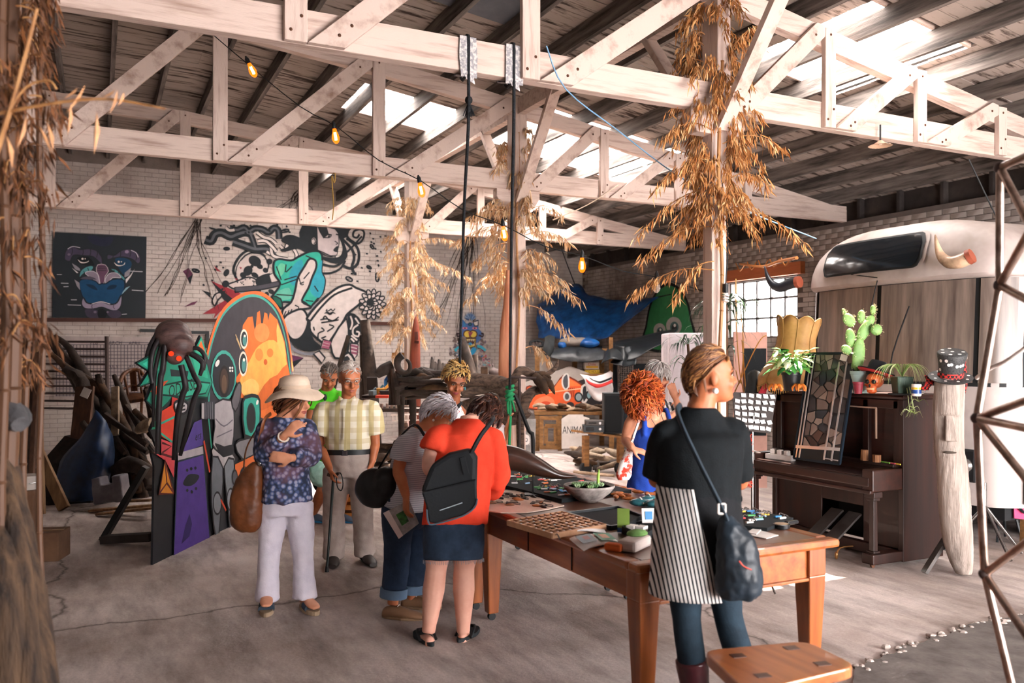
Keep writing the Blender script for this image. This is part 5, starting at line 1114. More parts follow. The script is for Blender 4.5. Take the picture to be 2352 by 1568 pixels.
# open book
def page(par,pts,bulge,m,nm='page'):
    a,b,c_,d=[onZ(px,py,TH+.006) for px,py in pts];mb=MB();n=8;top=[a.lerp(b,i/n)+V((0,0,bulge*math.sin(math.pi*(i/n)**.7))) for i in range(n+1)];bot=[d.lerp(c_,i/n)+V((0,0,bulge*math.sin(math.pi*(i/n)**.7))) for i in range(n+1)]
    mb.add(top+bot,[(i,i+1,n+2+i,n+1+i) for i in range(n)]);o=obj(nm,mb,m,par,smooth=180);o.modifiers.new('th','SOLIDIFY').thickness=.008;return o,(a,b,c_,d)
t=thing('open_book','open illustrated book lying at the edge of the nearer table','book',onZ(1345,1235,TH));PG=mat('book_paper','#f0ebe8',rough=.6)
page(t,((1303,1226),(1392,1222),(1385,1210),(1290,1218)),.02,PG);o,(a,b,c_,d)=page(t,((1340,1262),(1424,1246),(1398,1226),(1308,1236)),.012,PG)
for (u0,u1,v0,v1,cl) in ((.08,.46,.2,.85,'#6d7a86'),(.55,.96,.15,.9,'#2f7a5c'),(.64,.84,.35,.75,'#d8a98a'),(.2,.35,.4,.7,'#8d3a3a')):
    mb=MB();f_=lambda u,v:a.lerp(b,u).lerp(d.lerp(c_,u),v)+V((0,0,.0105+.012*math.sin(math.pi*u**.7)));mb.poly([f_(u0,v0),f_(u1,v0),f_(u1,v1),f_(u0,v1)]);obj('picture',mb,mat('ink_'+cl[1:],cl,rough=.5),t)
c=onZ(1455,1262,TH);t=thing('tissue_parcel','pale tissue-wrapped parcel with an orange lining and green top','parcel',c);mb=MB();mb.box(c+V((.02,.02,.028)),(.2,.1,.056),.55);obj('tissue',mb,mat('pale_tissue','#c9bcb6',rough=.9,bump=.5,bsc=15),t,bevel=.015)
mb=MB();mb.box(c+V((-.1,.02,.02)),(.05,.09,.04),.6);obj('orange_lining',mb,mat('orange_tissue','#d0602a',rough=.8),t,bevel=.012);mb=MB();mb.ell(c+V((.07,.07,.06)),(.07,.05,.02),10,6,Matrix.Rotation(.5,3,'Z'));obj('green_top',mb,mat('green_moss_wrap','#6f9a56',rough=.9,bump=.6),t,smooth=60)
# right corner: papers, tin, magnifier
for i,pts in enumerate((((1714,1226),(1760,1236),(1788,1228),(1748,1218)),((1716,1222),(1738,1226),(1752,1212),(1728,1214)))):flat('paper_slip',pts,.004+.004*i,CARD,['flat white paper slip by the shoulder bag','folded white paper slip beneath the black tin'][i],'paper')
c=onZ(1795,1212,TH);t=thing('round_tin','round black tin with a pale lid at the table corner','tin',c);mb=MB();mb.lathe([(.045,0),(.046,.022),(.04,.024)],c,26);obj('tin',mb,mat('black_tin','#16181b',rough=.25),t,smooth=40);mb=MB();mb.lathe([(.037,.0245),(.001,.0255)],c,22);obj('lid_label',mb,mat('tan_label','#b59a7c'),t)
c=onZ(1818,1203,TH);mb=MB();mb.box(c+V((0,0,.01)),(.09,.03,.02),.1);obj('pocket_case',mb,mat('black_tin','#16181b'),bevel=.006,label='small black case beside the round tin',cat='case')
# whale-tail carving on its rod
zf=5.75;t=thing('whale_tail_carving','dark polished wooden whale-tail carving on a thin rod','carving',W(1224,HY+F*(CH-TH)/zf,zf));WEN=mat('dark_polished_wood','#3a2219',rough=.3,col2='#1d110d',axis='x',sc_=2,spec=.5)
mb=MB();pts=[(1085,1052,.05,.03),(1130,1048,.085,.032),(1175,1052,.09,.034),(1215,1062,.085,.034),(1255,1077,.062,.03),(1290,1090,.03,.02),(1322,1092,.006,.006)]
mb.eloft([(W(px,py,zf),UP*a+RT*(-.02),FW*b*2.2) for px,py,a,b in pts],18,4);obj('fluke',mb,WEN,t,smooth=180)
mb=MB();mb.tube([W(1224,HY+F*(CH-TH)/zf,zf),W(1224,1078,zf)],.006,6);mb.box(W(1232,HY+F*(CH-TH)/zf,zf)+V((0,0,.008)),(.16,.1,.014),-AN);obj('stand',mb,BLKR,t)
# small board of pale goods at the far table end and a bent black lamp stem
flat('pale_tray',((1130,1070),(1208,1076),(1190,1064),(1140,1060)),.015,OAKP,'pale wooden tray at the far end of the tables','tray')
zl=9.0;b0=W(1224,HY+1.72*F/zl,zl);t=thing('bent_metal_stand','tall bent black steel stand behind the whale-tail carving','stand',b0);mb=MB();mb.tube([b0+V((0,0,.02)),W(1224,1010,zl),W(1215,990,zl),W(1190,925,zl),W(1182,905,zl)],.022,8,3);obj('tube',mb,BLKR,t,smooth=60);mb=MB();mb.lathe([(.16,0),(.16,.015),(.03,.03)],b0,20);obj('foot',mb,BLKR,t)
# ================= painted cut-out board =================
B0=V((.41,7.56,0));BD=V((.505,.863,0));BN=V((.863,-.505,0))
def BP(px,py):return onP(px,py,B0,BN)
cb=crop(300,650,2.375)
bt=thing('cutout_photo_board','tall painted plywood cut-out board with astronaut, monster and starburst','photo board',B0+BD*1.8)
up_pts=[(128,1100),(130,1000),(113,925),(160,940),(105,800),(132,735),(128,690),(82,640),(122,540),(46,562),(98,480),(30,436),(112,390),(104,330),(160,318),(240,330),(322,348),(345,362),(380,285),(410,360),(416,400),(440,300),(480,190),(530,120),(600,70),(680,52),(740,70),(800,130),(840,220),(868,340),(886,480),(893,620),(896,800)]
out=[B0+BD*.0]+[BP(*cb(p)) for p in up_pts]+[B0+BD*3.55+V((0,0,1.2)),B0+BD*3.55]
mb=MB();mb.prism([p-BN*.018 for p in out],BN*.018);obj('plywood',mb,mat('board_black_ground','#1c2026',rough=.55),bt)
for k in (1.22,2.44):mb=MB();mb.beam(B0+BD*k-BN*.04+V((0,0,.02)),B0+BD*k-BN*.04+V((0,0,1.8)),.05,.04,up=BN);obj('batten',mb,DARKWD,bt)
g=Art(cb,BP,BN);f,l,d=g.fill,g.line,g.disc;g.u=1.0
EGG=[(416,400),(440,300),(480,190),(530,120),(600,70),(680,54),(740,72),(800,132),(840,222),(867,342),(884,480)]
f(EGG+[(888,640),(700,760),(420,640)],'#3a373d')
f([(605,330),(612,230),(640,186),(665,182),(680,275),(690,160),(705,150),(716,255),(730,160),(745,166),(750,205),(760,160),(800,200),(840,320),(862,480),(866,640),(760,760),(690,720),(690,640),(600,625),(572,520),(600,480),(636,400)],'#e0702f',0)
f([(650,420),(700,340),(780,310),(835,380),(850,470),(770,520),(710,600),(640,612),(596,530)],'#eda950',3);d((715,270),42,52,'#e88a4a');f([(800,215),(838,330),(845,420),(800,330)],'#efae5c',2);f([(600,560),(660,520),(700,560),(680,620),(620,615)],'#f2c06c',3)
f([(700,600),(760,520),(800,500),(855,440),(864,560),(800,640),(700,700)],'#cf6426',2);d((735,430),10,16,'#c9581f');d((760,380),18,24,'#dd7d35');d((700,390),22,34,'#e5883e')
l(EGG,.045,'#e06a32',3);l([(x+(6 if x < 660 else -14),y+14) for x,y in EGG],.03,'#3f9f90',3)
l([(424,660),(436,520),(470,400)],.03,'#3f9f90',3)
for c,rx,ry in (((617,305),19,48),((612,440),21,62)):d(c,rx,ry,'#20282c','#e8dccb',.025);d((c[0]+3,c[1]+8),rx*.55,ry*.6,'#4d8a86');d((c[0]+4,c[1]-ry*.35),rx*.3,ry*.15,'#f0e8dc')
for a in ((575,300),(545,440)):l([a,(a[0]+25,a[1]+60)],.02,'#c9a878',2);l([(a[0]-5,a[1]-20),(a[0]+20,a[1]+40)],.015,'#c9a878',2)
d((505,505),66,130,'#20242b','#3f9f90',.035);d((507,535),26,78,'#3d2c24','#141010',.03);d((507,550),14,50,'#5d4636');d((470,437),10,20,'#ece4e0',rot=.4)
for i in range(2):
    for j in range(2):d((539+i*12,462+j*16),5,7,'#f0ebe6',n=6)
# starburst
SB=[(30,436),(112,390),(104,330),(160,318),(250,395),(330,372),(400,420),(414,442),(440,540),(415,625),(340,620),(300,640),(222,620),(200,652),(160,690),(130,690),(82,640),(122,540),(46,562),(98,480)]
f(SB,'#1f8f74',0,'#123a34',.02);f([(60,440),(112,410),(150,470),(110,520),(80,545),(110,480)],'#39b593');f([(112,335),(150,325),(150,420),(120,400)],'#2fa886');f([(160,560),(300,530),(430,545),(405,600),(300,620),(170,610)],'#37ac8c',0,'#123a34',.015);f([(330,380),(395,425),(420,520),(350,500)],'#2fa886')
f([(335,348),(345,362),(380,290),(416,400),(400,410),(345,375)],'#1f8f74');f([(350,372),(380,305),(410,400)],'#e06a32',0,'#37ac8c',.03);f([(210,470),(310,480),(305,510),(215,508)],'#1d2a2c')
f([(100,590),(160,540),(200,530),(130,610)],'#d9552f')
f([(160,700),(240,652),(244,760),(222,872),(160,835)],'#e0432c');l([(160,765),(243,725)],.02,'#37a58c',2);l([(160,820),(222,868)],.02,'#37a58c',2);f([(105,800),(130,745),(150,790)],'#2fa886')
f([(160,850),(222,872),(240,870),(228,1060),(185,970),(118,922),(160,940)],'#dd4f58');l([(160,930),(238,955)],.02,'#5a1f24',2);l([(165,870),(215,890),(165,925)],.02,'#5a1f24',0)
f([(180,968),(228,1148),(148,1148)],'#ea9530',0,'#6d2a22',.03);l([(180,968),(190,1090),(150,1145)],.02,'#6d2a22',0);l([(190,1090),(228,1145)],.02,'#6d2a22',0);f([(218,620),(250,630),(240,660),(215,670)],'#b9352f')
# purple panel
f([(292,880),(340,760),(380,742),(392,880),(268,930)],'#54418f');f([(250,926),(386,890),(390,932),(250,972)],'#b5adb3');f([(250,972),(390,934),(426,1412),(226,1500),(240,1150)],'#54398f',0,'#2a3a48',.02)
f([(278,1090),(300,1050),(330,1040),(366,1050),(350,1085),(320,1105),(290,1105)],'#23262e',3)
for x,y in ((300,1020),(322,1012),(345,1008),(300,1130),(325,1138),(348,1120)):d((x,y),7,9,'#23262e',n=8)
f([(312,1258),(326,1312),(312,1380),(268,1422),(290,1320)],'#33255f')
# astronaut
f([(450,655),(540,640),(556,760),(542,900),(485,925),(440,880),(452,780)],'#aaa3a7',2,'#26262c',.02);l([(455,740),(500,780),(548,745)],.015,'#6b6670',3);l([(460,840),(545,800)],.012,'#6b6670',2);f([(388,650),(450,642),(450,742),(388,742)],'#3b3c44');f([(378,655),(392,655),(392,740),(378,738)],'#b9b2b5')
for k in range(4):l([(400+12*k,648),(402+12*k,742)],.008,'#8b8a92',2)
f([(228,655),(270,640),(300,660),(290,705),(245,712)],'#b9b2b5',3,'#1a1a1f',.025);l([(240,680),(285,668)],.015,'#1a1a1f',2);l([(244,698),(288,688)],.015,'#1a1a1f',2)
f([(450,872),(500,890),(552,880),(544,940),(490,944)],'#1d1e24',2);f([(440,900),(495,950),(545,935),(556,980),(500,1010),(440,945)],'#b9b2b5',2)
f([(438,945),(492,1005),(486,1180),(470,1380),(458,1402),(430,1200)],'#70757d',2,'#26262c',.025);f([(500,1000),(552,960),(562,1180),(552,1370),(536,1382),(520,1200)],'#7d828a',2,'#26262c',.025);d((462,1200),22,60,'#8b9098','#26262c',.02);d((535,1180),20,60,'#8b9098','#26262c',.02)
l([(388,860),(420,1030)],.03,'#c9462c',2);l([(414,740),(430,900)],.025,'#2f9a84',2);l([(480,1180),(510,1240)],.025,'#c9462c',2)
# capsule creature
f([(540,640),(575,545),(592,560),(585,640),(560,700)],'#5d5a60',2,'#1a1a1f',.02);f([(602,650),(630,618),(668,615),(694,642),(694,780),(680,830),(612,832)],'#2a9a8a',2,'#14181c',.04);d((646,735),24,78,'#14181c','#0e3a34',.02);d((680,650),6,14,'#efeae6',rot=.2);f([(560,880),(610,850),(690,845),(690,950),(600,960)],'#7d7a80',2,'#1a1a1f',.02)
f([(556,985),(672,930),(674,1150),(562,1152)],'#de6d2d',0,'#14181c',.02);l([(580,1060),(590,1025),(610,1010),(622,1040),(650,1020),(666,1040)],.05,'#1a1a1f',3,taper=1);d((618,1118),34,14,'#1a1a1f');d((556,1060),14,40,'#4b4e55','#1a1a1f',.02)
obj('painted_figures',g.mb,PT,bt)
U_=(BP(*cb((330,545)))-BP(*cb((180,590)))).normalized();text('ODYSSE',BP(*cb((262,572)))+BN*.04,U_,UP,.15,mat('ink_black_sign','#14181c'),bt,ext=0,wid=1.0);text('ers',BP(*cb((345,835)))+BN*.04,U_,UP,.1,mat('ink_black_sign','#14181c'),bt,ext=0,shear=.2)
mb=MB();mb.beam(W(236,1240,7.9),W(335,1072,7.9),.05,.08,up=FW);obj('steel_prop',mb,BLKR,bt);mb=MB();mb.beam(W(240,1238,7.75),W(352,1232,7.6),.12,.07);obj('timber_foot',mb,DARKWD,bt)
# ---- spider sculpture hung on the board
zs=7.0;sp=thing('spider_sculpture','big dark brown spider sculpture with glowing red eyes on the cut-out board','sculpture',W(401,830,zs));SPB=mat('brown_leathery_spider','#5f4844',rough=.4,col2='#3a2a2a',sc_=3,axis='x',bump=.3);SPL=mat('dark_spider_leg','#221d20',rough=.5,bump=.3)
mb=MB();mb.ell(W(398,772,zs),(.15,.17,.14),24,16,Matrix.Rotation(.3,3,FW));mb.ell(W(414,792,zs-.06),(.115,.11,.105),20,12);mb.ell(W(402,822,zs-.1),(.07,.07,.055),16,10);skin('abdomen',mb,SPB,sp,.012,3,.003,25)
EYE=emis('red_eye_glow','#ff3a1c',1.2)
for px,py in ((393,812),(411,823)):mb=MB();mb.ell(W(px,py,zs-.17),.021,12,8);obj('eye',mb,EYE,sp,smooth=180)
for i,(q,r0) in enumerate((([(380,785),(374,850),(369,869),(364,960),(361,1042)],.024),([(416,838),(426,886),(420,905),(408,960),(399,1056)],.026),([(428,818),(446,862),(458,886),(446,915),(428,990),(414,1046)],.022),([(438,812),(454,822),(466,836),(459,862)],.022),([(366,760),(348,790),(340,815),(337,835)],.024),([(434,800),(455,800),(470,818),(468,850)],.018),([(372,770),(352,805),(346,850),(350,880)],.02),([(372,790),(360,830),(354,880),(352,980)],.018))):
    mb=MB();mb.tube([W(px,py,zs-.12+.03*(i % 3)) for px,py in q],[r0]*(len(q)-1)+[r0*.7],8,3);obj('leg',mb,SPL,sp,smooth=60)
# ================= junk at the left =================
DW=mat('dark_driftwood','#40342d',rough=.9,col2='#1c1614',sc_=5,bump=.7,bsc=22);DW2=mat('brown_driftwood','#553e2b',rough=.9,col2='#281c15',sc_=5,bump=.7,bsc=22);PALE=mat('pale_driftwood','#a8957f',rough=.9,col2='#6d5d4d',sc_=6,bump=.6)
GRPD='driftwood logs in the left pile'
def log(pts,r,m,lab,name='driftwood_log',cat='driftwood',grp=GRPD,n=9,sp=3,wob=.12):
    mb=MB();mb.tube([W(*p) for p in pts],r,n,sp,wob=wob);return obj(name,mb,m,smooth=50,label=lab,cat=cat,group=grp)
log([(112,768,11.6),(150,830,11.4),(190,890,11.2),(240,980,10.9),(262,1110,10.6)],[.05,.08,.1,.1,.11],DW,'longest dark log leaning highest at the left of the driftwood pile')
log([(126,772,11.5),(160,800,11.4),(188,850,11.3),(205,880,11.2)],[.03,.05,.07,.08],DW,'short dark log beside the tip of the longest pile log')
log([(118,812,11.2),(160,850,11.1),(215,885,11),(270,960,10.8),(330,1150,10.3)],[.03,.05,.07,.07,.08],DW2,'slim brown log sloping under the longest pile log')
log([(150,850,11),(190,880,10.9),(200,1000,10.6),(180,1140,10.3)],[.06,.09,.09,.08],DW,'upright dark log beside the white-tagged plank')
log([(225,875,11),(262,940,10.8),(300,1010,10.5),(316,1130,10.2)],[.05,.06,.06,.05],DW2,'brown branch right of the blue tarpaulin')
log([(225,860,11),(240,920,10.9),(258,1000,10.5),(275,1150,10.2)],[.04,.07,.07,.06],DW,'dark log tucked under the blue tarpaulin')
log([(262,862,11.2),(290,930,11),(310,1000,10.7),(345,1120,10.2)],[.03,.05,.06,.06],DW,'dark branch sloping towards the cut-out board')
log([(312,992,10.2),(330,980,10.2),(352,972,10.1)],[.03,.08,.07],PALE,'pale knotted driftwood stump at the edge of the cut-out board')
log([(262,1080,10),(300,1065,9.9),(345,1085,9.8)],[.06,.1,.08],DW,'twisted root lump above the plastic can')
rp_=random.Random(9)
for i in range(26):
    x=rp_.uniform(150,345);y=rp_.uniform(890,1060);a=rp_.uniform(.5,1.3);L_=rp_.uniform(50,130);z=rp_.uniform(10.3,11.6)
    log([(x,y,z),(x+L_*math.cos(a)*.5+rp_.uniform(-8,8),y+L_*.5*math.sin(a),z-.1),(x+L_*math.cos(a),min(1150,y+L_*math.sin(a)),z-.2)],[rp_.uniform(.02,.05),rp_.uniform(.03,.06),.03],rp_.choice([DW,DW2,DW]),'thin dark branch tangled among the others inside the left driftwood pile',n=7,sp=2)
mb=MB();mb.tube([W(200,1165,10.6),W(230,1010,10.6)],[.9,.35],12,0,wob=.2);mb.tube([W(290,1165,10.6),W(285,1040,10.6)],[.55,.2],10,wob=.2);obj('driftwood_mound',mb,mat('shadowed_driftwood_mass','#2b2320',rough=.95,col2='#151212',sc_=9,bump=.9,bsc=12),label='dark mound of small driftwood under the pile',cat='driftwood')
def plank(a,b,w,th,m,lab,up=FW,cat='plank',name='timber_plank'):
    mb=MB();mb.beam(W(*a),W(*b),w,th,up=up);return obj(name,mb,m,label=lab,cat=cat,bevel=.006)
PINE=mat('weathered_pine','#8a6a4a',rough=.8,col2='#5d432d',axis='z',sc_=2);PINE2=mat('pale_pine','#b5967a',rough=.8,col2='#8d6c50',axis='z',sc_=2);BRN=mat('brown_offcut','#5d4030',rough=.8,col2='#3d281e',axis='z',sc_=2)
t=thing('tagged_plank','dark plank with a white paper tag leaning on the driftwood pile','plank',W(170,1140,10.2));mb=MB();mb.beam(W(170,1140,10.2),W(196,888,10.6),.22,.05,up=FW);obj('board',mb,BRN,t);mb=MB();mb.beam(W(192,912,10.5),W(202,892,10.52),.1,.01,up=FW);obj('paper_tag',mb,CARD,t)
plank((265,1000,10.3),(265,888,10.5),.09,.04,PALE,'short pale plank standing in the driftwood pile');plank((148,1168,9.4),(62,984,9.6),.13,.05,PINE,'tawny timber plank leaning left of the blue tarpaulin');plank((36,1458,5.2),(47,822,5.3),.045,.03,PINE2,'pale upright batten by the left bamboo');plank((52,1444,5.3),(60,826,5.4),.018,.02,PINE2,'thin pale stick beside the upright batten')
plank((70,1150,8.6),(92,740,9.2),.05,.05,BRN,'long brown pole leaning at the far left');plank((98,1180,9),(85,780,9.1),.05,.05,PINE,'short tawny pole leaning at the far left');plank((55,1150,9),(70,790,9.5),.16,.1,DW,'thick dark beam standing at the far left')
for i,(a,b) in enumerate((((208,1172,9.3),(350,1160,9.1)),((225,1180,9.1),(352,1166,8.9)),((300,1150,9.6),(352,1148,9.4)))):plank(a,b,.09,.025,PINE,['longest floor offcut beneath the plastic can','floor offcut nearest the camera beneath the plastic can','short floor offcut beside the cut-out board'][i],up=UP)
# tarpaulin
TARPD=mat('dark_blue_tarpaulin','#16335a',rough=.5,col2='#0d1f38',sc_=5,bump=.5,bsc=6)
def sheetgrid(rows,m,label,cat='tarpaulin',name='tarpaulin',th=.01,amp=.02,k=5,**kw):
    R_=[spline([W(*p) if not isinstance(p,V) else p for p in r],k) for r in rows];n=len(R_[0]);C_=[spline([r[i] for r in R_],k) for i in range(n)];m2=len(C_[0])
    mb=MB();pts=[]
    for i in range(n):
        for j in range(m2):p=C_[i][j];q=amp*(noise.noise(p*4)+.6*noise.noise(p*9));pts.append(p+V((q*.5,-q,q*.4)))
    mb.add(pts,[(i*m2+j,(i+1)*m2+j,(i+1)*m2+j+1,i*m2+j+1) for i in range(n-1) for j in range(m2-1)]);o=obj(name,mb,m,smooth=180,label=label,cat=cat,**kw);o.modifiers.new('th','SOLIDIFY').thickness=th;return o
sheetgrid([[(222,940,10.1),(238,960,10.05),(256,1000,10.1),(264,1050,10.2)],[(190,1000,10),(215,1020,9.85),(240,1050,9.85),(258,1080,10)],[(140,1060,10),(180,1080,9.8),(220,1100,9.75),(250,1110,9.9)],[(120,1150,9.9),(170,1152,9.7),(215,1150,9.7),(246,1146,9.8)]],TARPD,'dark blue tarpaulin draped over the driftwood pile',amp=.05)
# plastic can
c=W(256,1165,9.55);c.z=.03;t=thing('plastic_can','grey translucent plastic jerry can lying on the floor offcuts','jerry can',c);CANM=mat('grey_plastic_can','#6f6b70',rough=.45,col2='#57535a',sc_=6);M=Matrix.Rotation(-AN,3,'Z') @ Matrix.Rotation(-.12,3,'Y');mb=MB()
mb.box(c+V((0,0,.15)),(.34,.2,.2),M=M); 
for x in (-.115,.0,.115):mb.box(c+M@V((x,0,0))+V((0,0,.15+(.04 if x else 0))),(.095,.22,.3 if x else .2),M=M)
mb.box(c+M@V((.12,0,.3))+V((0,0,.0)),(.1,.14,.08),M=M);skin('can',mb,CANM,t,.012,6);mb=MB();mb.lathe([(.03,0),(.03,.03)],c+M@V((-.12,0,.3)),14,M);obj('cap',mb,BLKR,t)
# wooden chair on the pile
zc=12.0;c=W(312,990,zc);t=thing('wooden_chair','old wooden chair with a curved back on top of the driftwood pile','chair',c);CHW=mat('chair_brown_wood','#6a4026',rough=.5,col2='#3d2415',axis='z',sc_=3)
mb=MB();mb.prism([W(278,922,zc),W(330,914,zc-.2),W(340,902,zc+.2),W(290,900,zc+.35)],(0,0,-.05));obj('seat',mb,CHW,t,bevel=.01)
mb=MB();mb.tube([W(276,880,zc+.05),W(282,862,zc+.15),W(298,851,zc+.3),W(318,850,zc+.35),W(330,862,zc+.3)],.03,8,4);obj('back_rail',mb,CHW,t,smooth=60);mb=MB();mb.tube([W(280,895,zc+.05),W(300,886,zc+.3),W(330,886,zc+.3)],.02,6,3);obj('lower_rail',mb,CHW,t)
for a,b in (((276,880),(286,925)),((285,862),(296,915)),((318,850),(326,905)),((330,862),(336,905))):mb=MB();mb.tube([W(*a,zc+.15),W(*b,zc+.2)],.018,6);obj('spindle',mb,CHW,t)
mb=MB();mb.beam(W(305,852,zc+.32),W(309,898,zc+.32),.09,.02,up=FW);obj('splat',mb,CHW,t)
for a,b in (((283,920),(290,1000)),((326,912),(322,1000)),((336,902),(345,980))):mb=MB();mb.tube([W(*a,zc),W(*b,zc)],.022,6);obj('leg',mb,CHW,t)
# steel rack and gate bars
zr_=14.2;t=thing('steel_rack','rusty steel rack of horizontal bars leaning on the wall by the planner','rack',W(160,HY+1.72*F/zr_,zr_));RSM=mat('rusted_steel','#4a3e3c',rough=.6,metal=.3)
for i in range(10):mb=MB();y=784+i*17;mb.tube([W(84,y,zr_),W(246,y+1,zr_)],.02,6);obj('bar',mb,RSM,t)
for x in (86,245):mb=MB();mb.tube([W(x,772,zr_),W(x+3,HY+1.72*F/zr_-2,zr_)],.032,8);obj('upright',mb,RSM,t)
# boxes at the left
CARDB=mat('brown_cardboard','#6d4f3a',rough=.85,col2='#54392a',sc_=4)
def carton(px,py,z,d,rz,lab,m=CARDB):
    c=W(px,py,z);c.z=0;t=thing('cardboard_box',lab,'box',c);mb=MB();mb.box(c+V((0,0,d[2]/2)),d,rz);obj('carton',mb,m,t,bevel=.006);mb=MB();mb.box(c+V((0,0,d[2]+.002)),(d[0]*.98,d[1]*.12,.004),rz);obj('tape',mb,mat('brown_tape','#8d6a45',rough=.3),t);return t
carton(105,1262,7.2,(.3,.28,.24),-.3,'low brown cardboard box on the floor at the left');carton(58,1255,7.0,(.2,.2,.62),-.3,'tall narrow cardboard box at the left'); 
c=W(62,1255,7.0);c.z=.62;t=thing('plastic_bucket','white plastic tub standing on the tall narrow box','tub',c);mb=MB();mb.lathe([(.085,0),(.1,.1),(.105,.1),(.105,.115),(.001,.115)],c,22);obj('tub',mb,mat('greyed_white_plastic','#b9b0a8',rough=.5),t,smooth=40);mb=MB();mb.tube([c+V((-.1,0,.1)),c+V((-.07,-.08,.06)),c+V((.07,-.08,.06)),c+V((.1,0,.1))],.004,5,3);obj('bail',mb,CHR,t)
# huge driftwood trunk close by at left
t=thing('driftwood_stump','large weathered driftwood trunk close by at the lower left','driftwood',W(10,1700,3.2));GDW=mat('grey_brown_root','#54402f',rough=.9,col2='#241b17',sc_=3,axis='z',bump=.8,bsc=14);GDW2=mat('grey_teal_root','#4f4e50',rough=.9,col2='#2a2b2e',sc_=3,bump=.7)
for i,(q,r) in enumerate((([(-60,930,3.2),(-10,1060,3.15),(20,1250,3.1),(40,1450,3.0),(60,1700,2.9)],[.06,.07,.09,.11,.13]),([(10,1010,3.2),(40,1180,3.1),(70,1330,3.05),(82,1500,2.95),(95,1720,2.9)],[.012,.025,.03,.03,.05]),([(-10,1000,3.2),(20,1150,3.0),(50,1300,2.95),(60,1480,2.9),(70,1720,2.85)],[.02,.03,.035,.04,.06]),([(-30,1080,3.1),(0,1250,2.95),(15,1400,2.9),(20,1720,2.85)],[.05,.06,.07,.08]),([(20,1120,3.3),(48,1260,3.25),(78,1420,3.2),(100,1700,3.1)],[.01,.018,.02,.03]))):mb=MB();mb.tube([W(*p) for p in q],r,12,5,wob=.06);obj('root_strand',mb,GDW,t,smooth=70)
mb=MB();mb.ell(W(5,960,3.2),(.1,.1,.07),14,9);mb.tube([W(-20,940,3.2),W(20,950,3.15),W(45,975,3.1)],[.07,.06,.03],9,3);mb.tube([W(0,970,3.2),W(10,1100,3.15)],[.06,.05],8,wob=.1);obj('knotted_head',mb,GDW2,t,smooth=60)
# ================= far right corner =================
def fl(px,z):p=W(px,HY,z);p.z=0;return p
def vbox(name,x0,y0,x1,y1,z,dep,m,label=None,cat=None,par=None,group=None,bev=.005,col=None):
    """box whose front face spans the given outline at camera depth z"""
    a,b,c,d=W(x0,y1,z),W(x1,y1,z),W(x1,y0,z),W(x0,y0,z);mb=MB();mb.prism([a,b,c,d],FW*dep);return obj(name,mb,m,par,label=label,cat=cat,group=group,bevel=bev)
RAW=mat('raw_bench_timber','#8a6238',rough=.75,col2='#5f4123',axis='x',sc_=2.5);BTARP=mat('blue_tarpaulin','#1f5fa8',rough=.4,col2='#123a6b',sc_=4,bump=.4,bsc=5);KTARP=mat('black_tarpaulin','#1d2226',rough=.35,col2='#0f1316',sc_=4,bump=.6,bsc=5);PALE2=mat('sunbleached_driftwood','#b8a18a',rough=.9,col2='#7d6854',sc_=6,bump=.6)
sheetgrid([[(1235,700,19.5),(1320,652,19.6),(1352,678,19.4),(1430,690,18.6),(1512,682,17.6)],[(1232,730,19),(1310,720,18.6),(1370,730,18.4),(1430,735,18),(1470,715,17.6)],[(1240,775,18.8),(1300,780,18.2),(1350,782,18),(1395,775,17.8),(1420,752,17.6)]],BTARP,'large blue tarpaulin strung across the far corner of the hall',amp=.06)
mb=MB();mb.tube([W(1320,652,19.6),W(1300,600,19.6),W(1290,572,20)],.012,5);mb.tube([W(1512,682,17.6),W(1540,676,17.2)],.012,5);obj('tie_rope',mb,ROPE,label='dark cord tying the blue tarpaulin to the wall',cat='rope')
# green monster on the flank wall
g=Art(lambda p:p,lambda px,py:onX(px,py,XR-.03),V((-1,0,0)));f,l,d=g.fill,g.line,g.disc
ARC=[(1480,800),(1484,750),(1494,700),(1512,666),(1535,652),(1558,662),(1577,690),(1586,730),(1590,800)]
f(ARC,'#2f7a4a',3,'#14181a',.06)
for c,r_ in (((1515,758),14),((1548,748),18)):d(c,r_,r_*1.15,'#a9a4a0');d((c[0]+1,c[1]+3),r_*.55,r_*.7,'#3f5f60');d((c[0]+1,c[1]+4),r_*.35,r_*.5,'#14181a');d((c[0]+2,c[1]-1),r_*.16,r_*.2,'#e0dcd8')
obj('wall_monster',g.mb,PT,label='round-topped green monster with two eyes painted on the flank wall',cat='mural',base=onX(1535,790,XR-.02))
# black tarpaulin shelter
sheetgrid([[(1395,828,15.8),(1405,790,15.9),(1450,778,15.9),(1500,766,15.8),(1552,756,15.6)],[(1385,832,15.4),(1402,800,15.3),(1450,800,15.2),(1505,788,15.2),(1550,768,15.2)],[(1380,836,15.2),(1402,826,15),(1448,828,15),(1500,800,15),(1548,778,15)]],KTARP,'black plastic tarpaulin roof of the junk shelter',amp=.05)
sheetgrid([[(1412,790,15.3),(1430,796,15.1),(1455,792,15.2)],[(1412,820,15.2),(1432,826,15),(1456,824,15.1)],[(1398,836,15.1),(1428,842,14.9),(1458,838,15)]],KTARP,'crumpled skirt of black plastic hanging from the junk shelter',amp=.06)
for i,px in enumerate((1403,1548)):b=fl(px,15.3);mb=MB();mb.beam(b,W(px,775,15.3),.07,.07,up=FW);obj('shelter_post',mb,RAW,label=['left raw timber post of the black tarpaulin shelter','right raw timber post of the black tarpaulin shelter'][i],cat='post')
vbox('dark_cabinet',1405,835,1550,1000,15.5,.5,mat('dark_blue_grey_drape','#20292f',rough=.8,col2='#141a1e',sc_=3),'dark draped cabinet under the black tarpaulin','cabinet')
t=thing('wire_grille','grey wire grille leaning on the dark draped cabinet','grille',fl(1436,15.3));mb=MB()
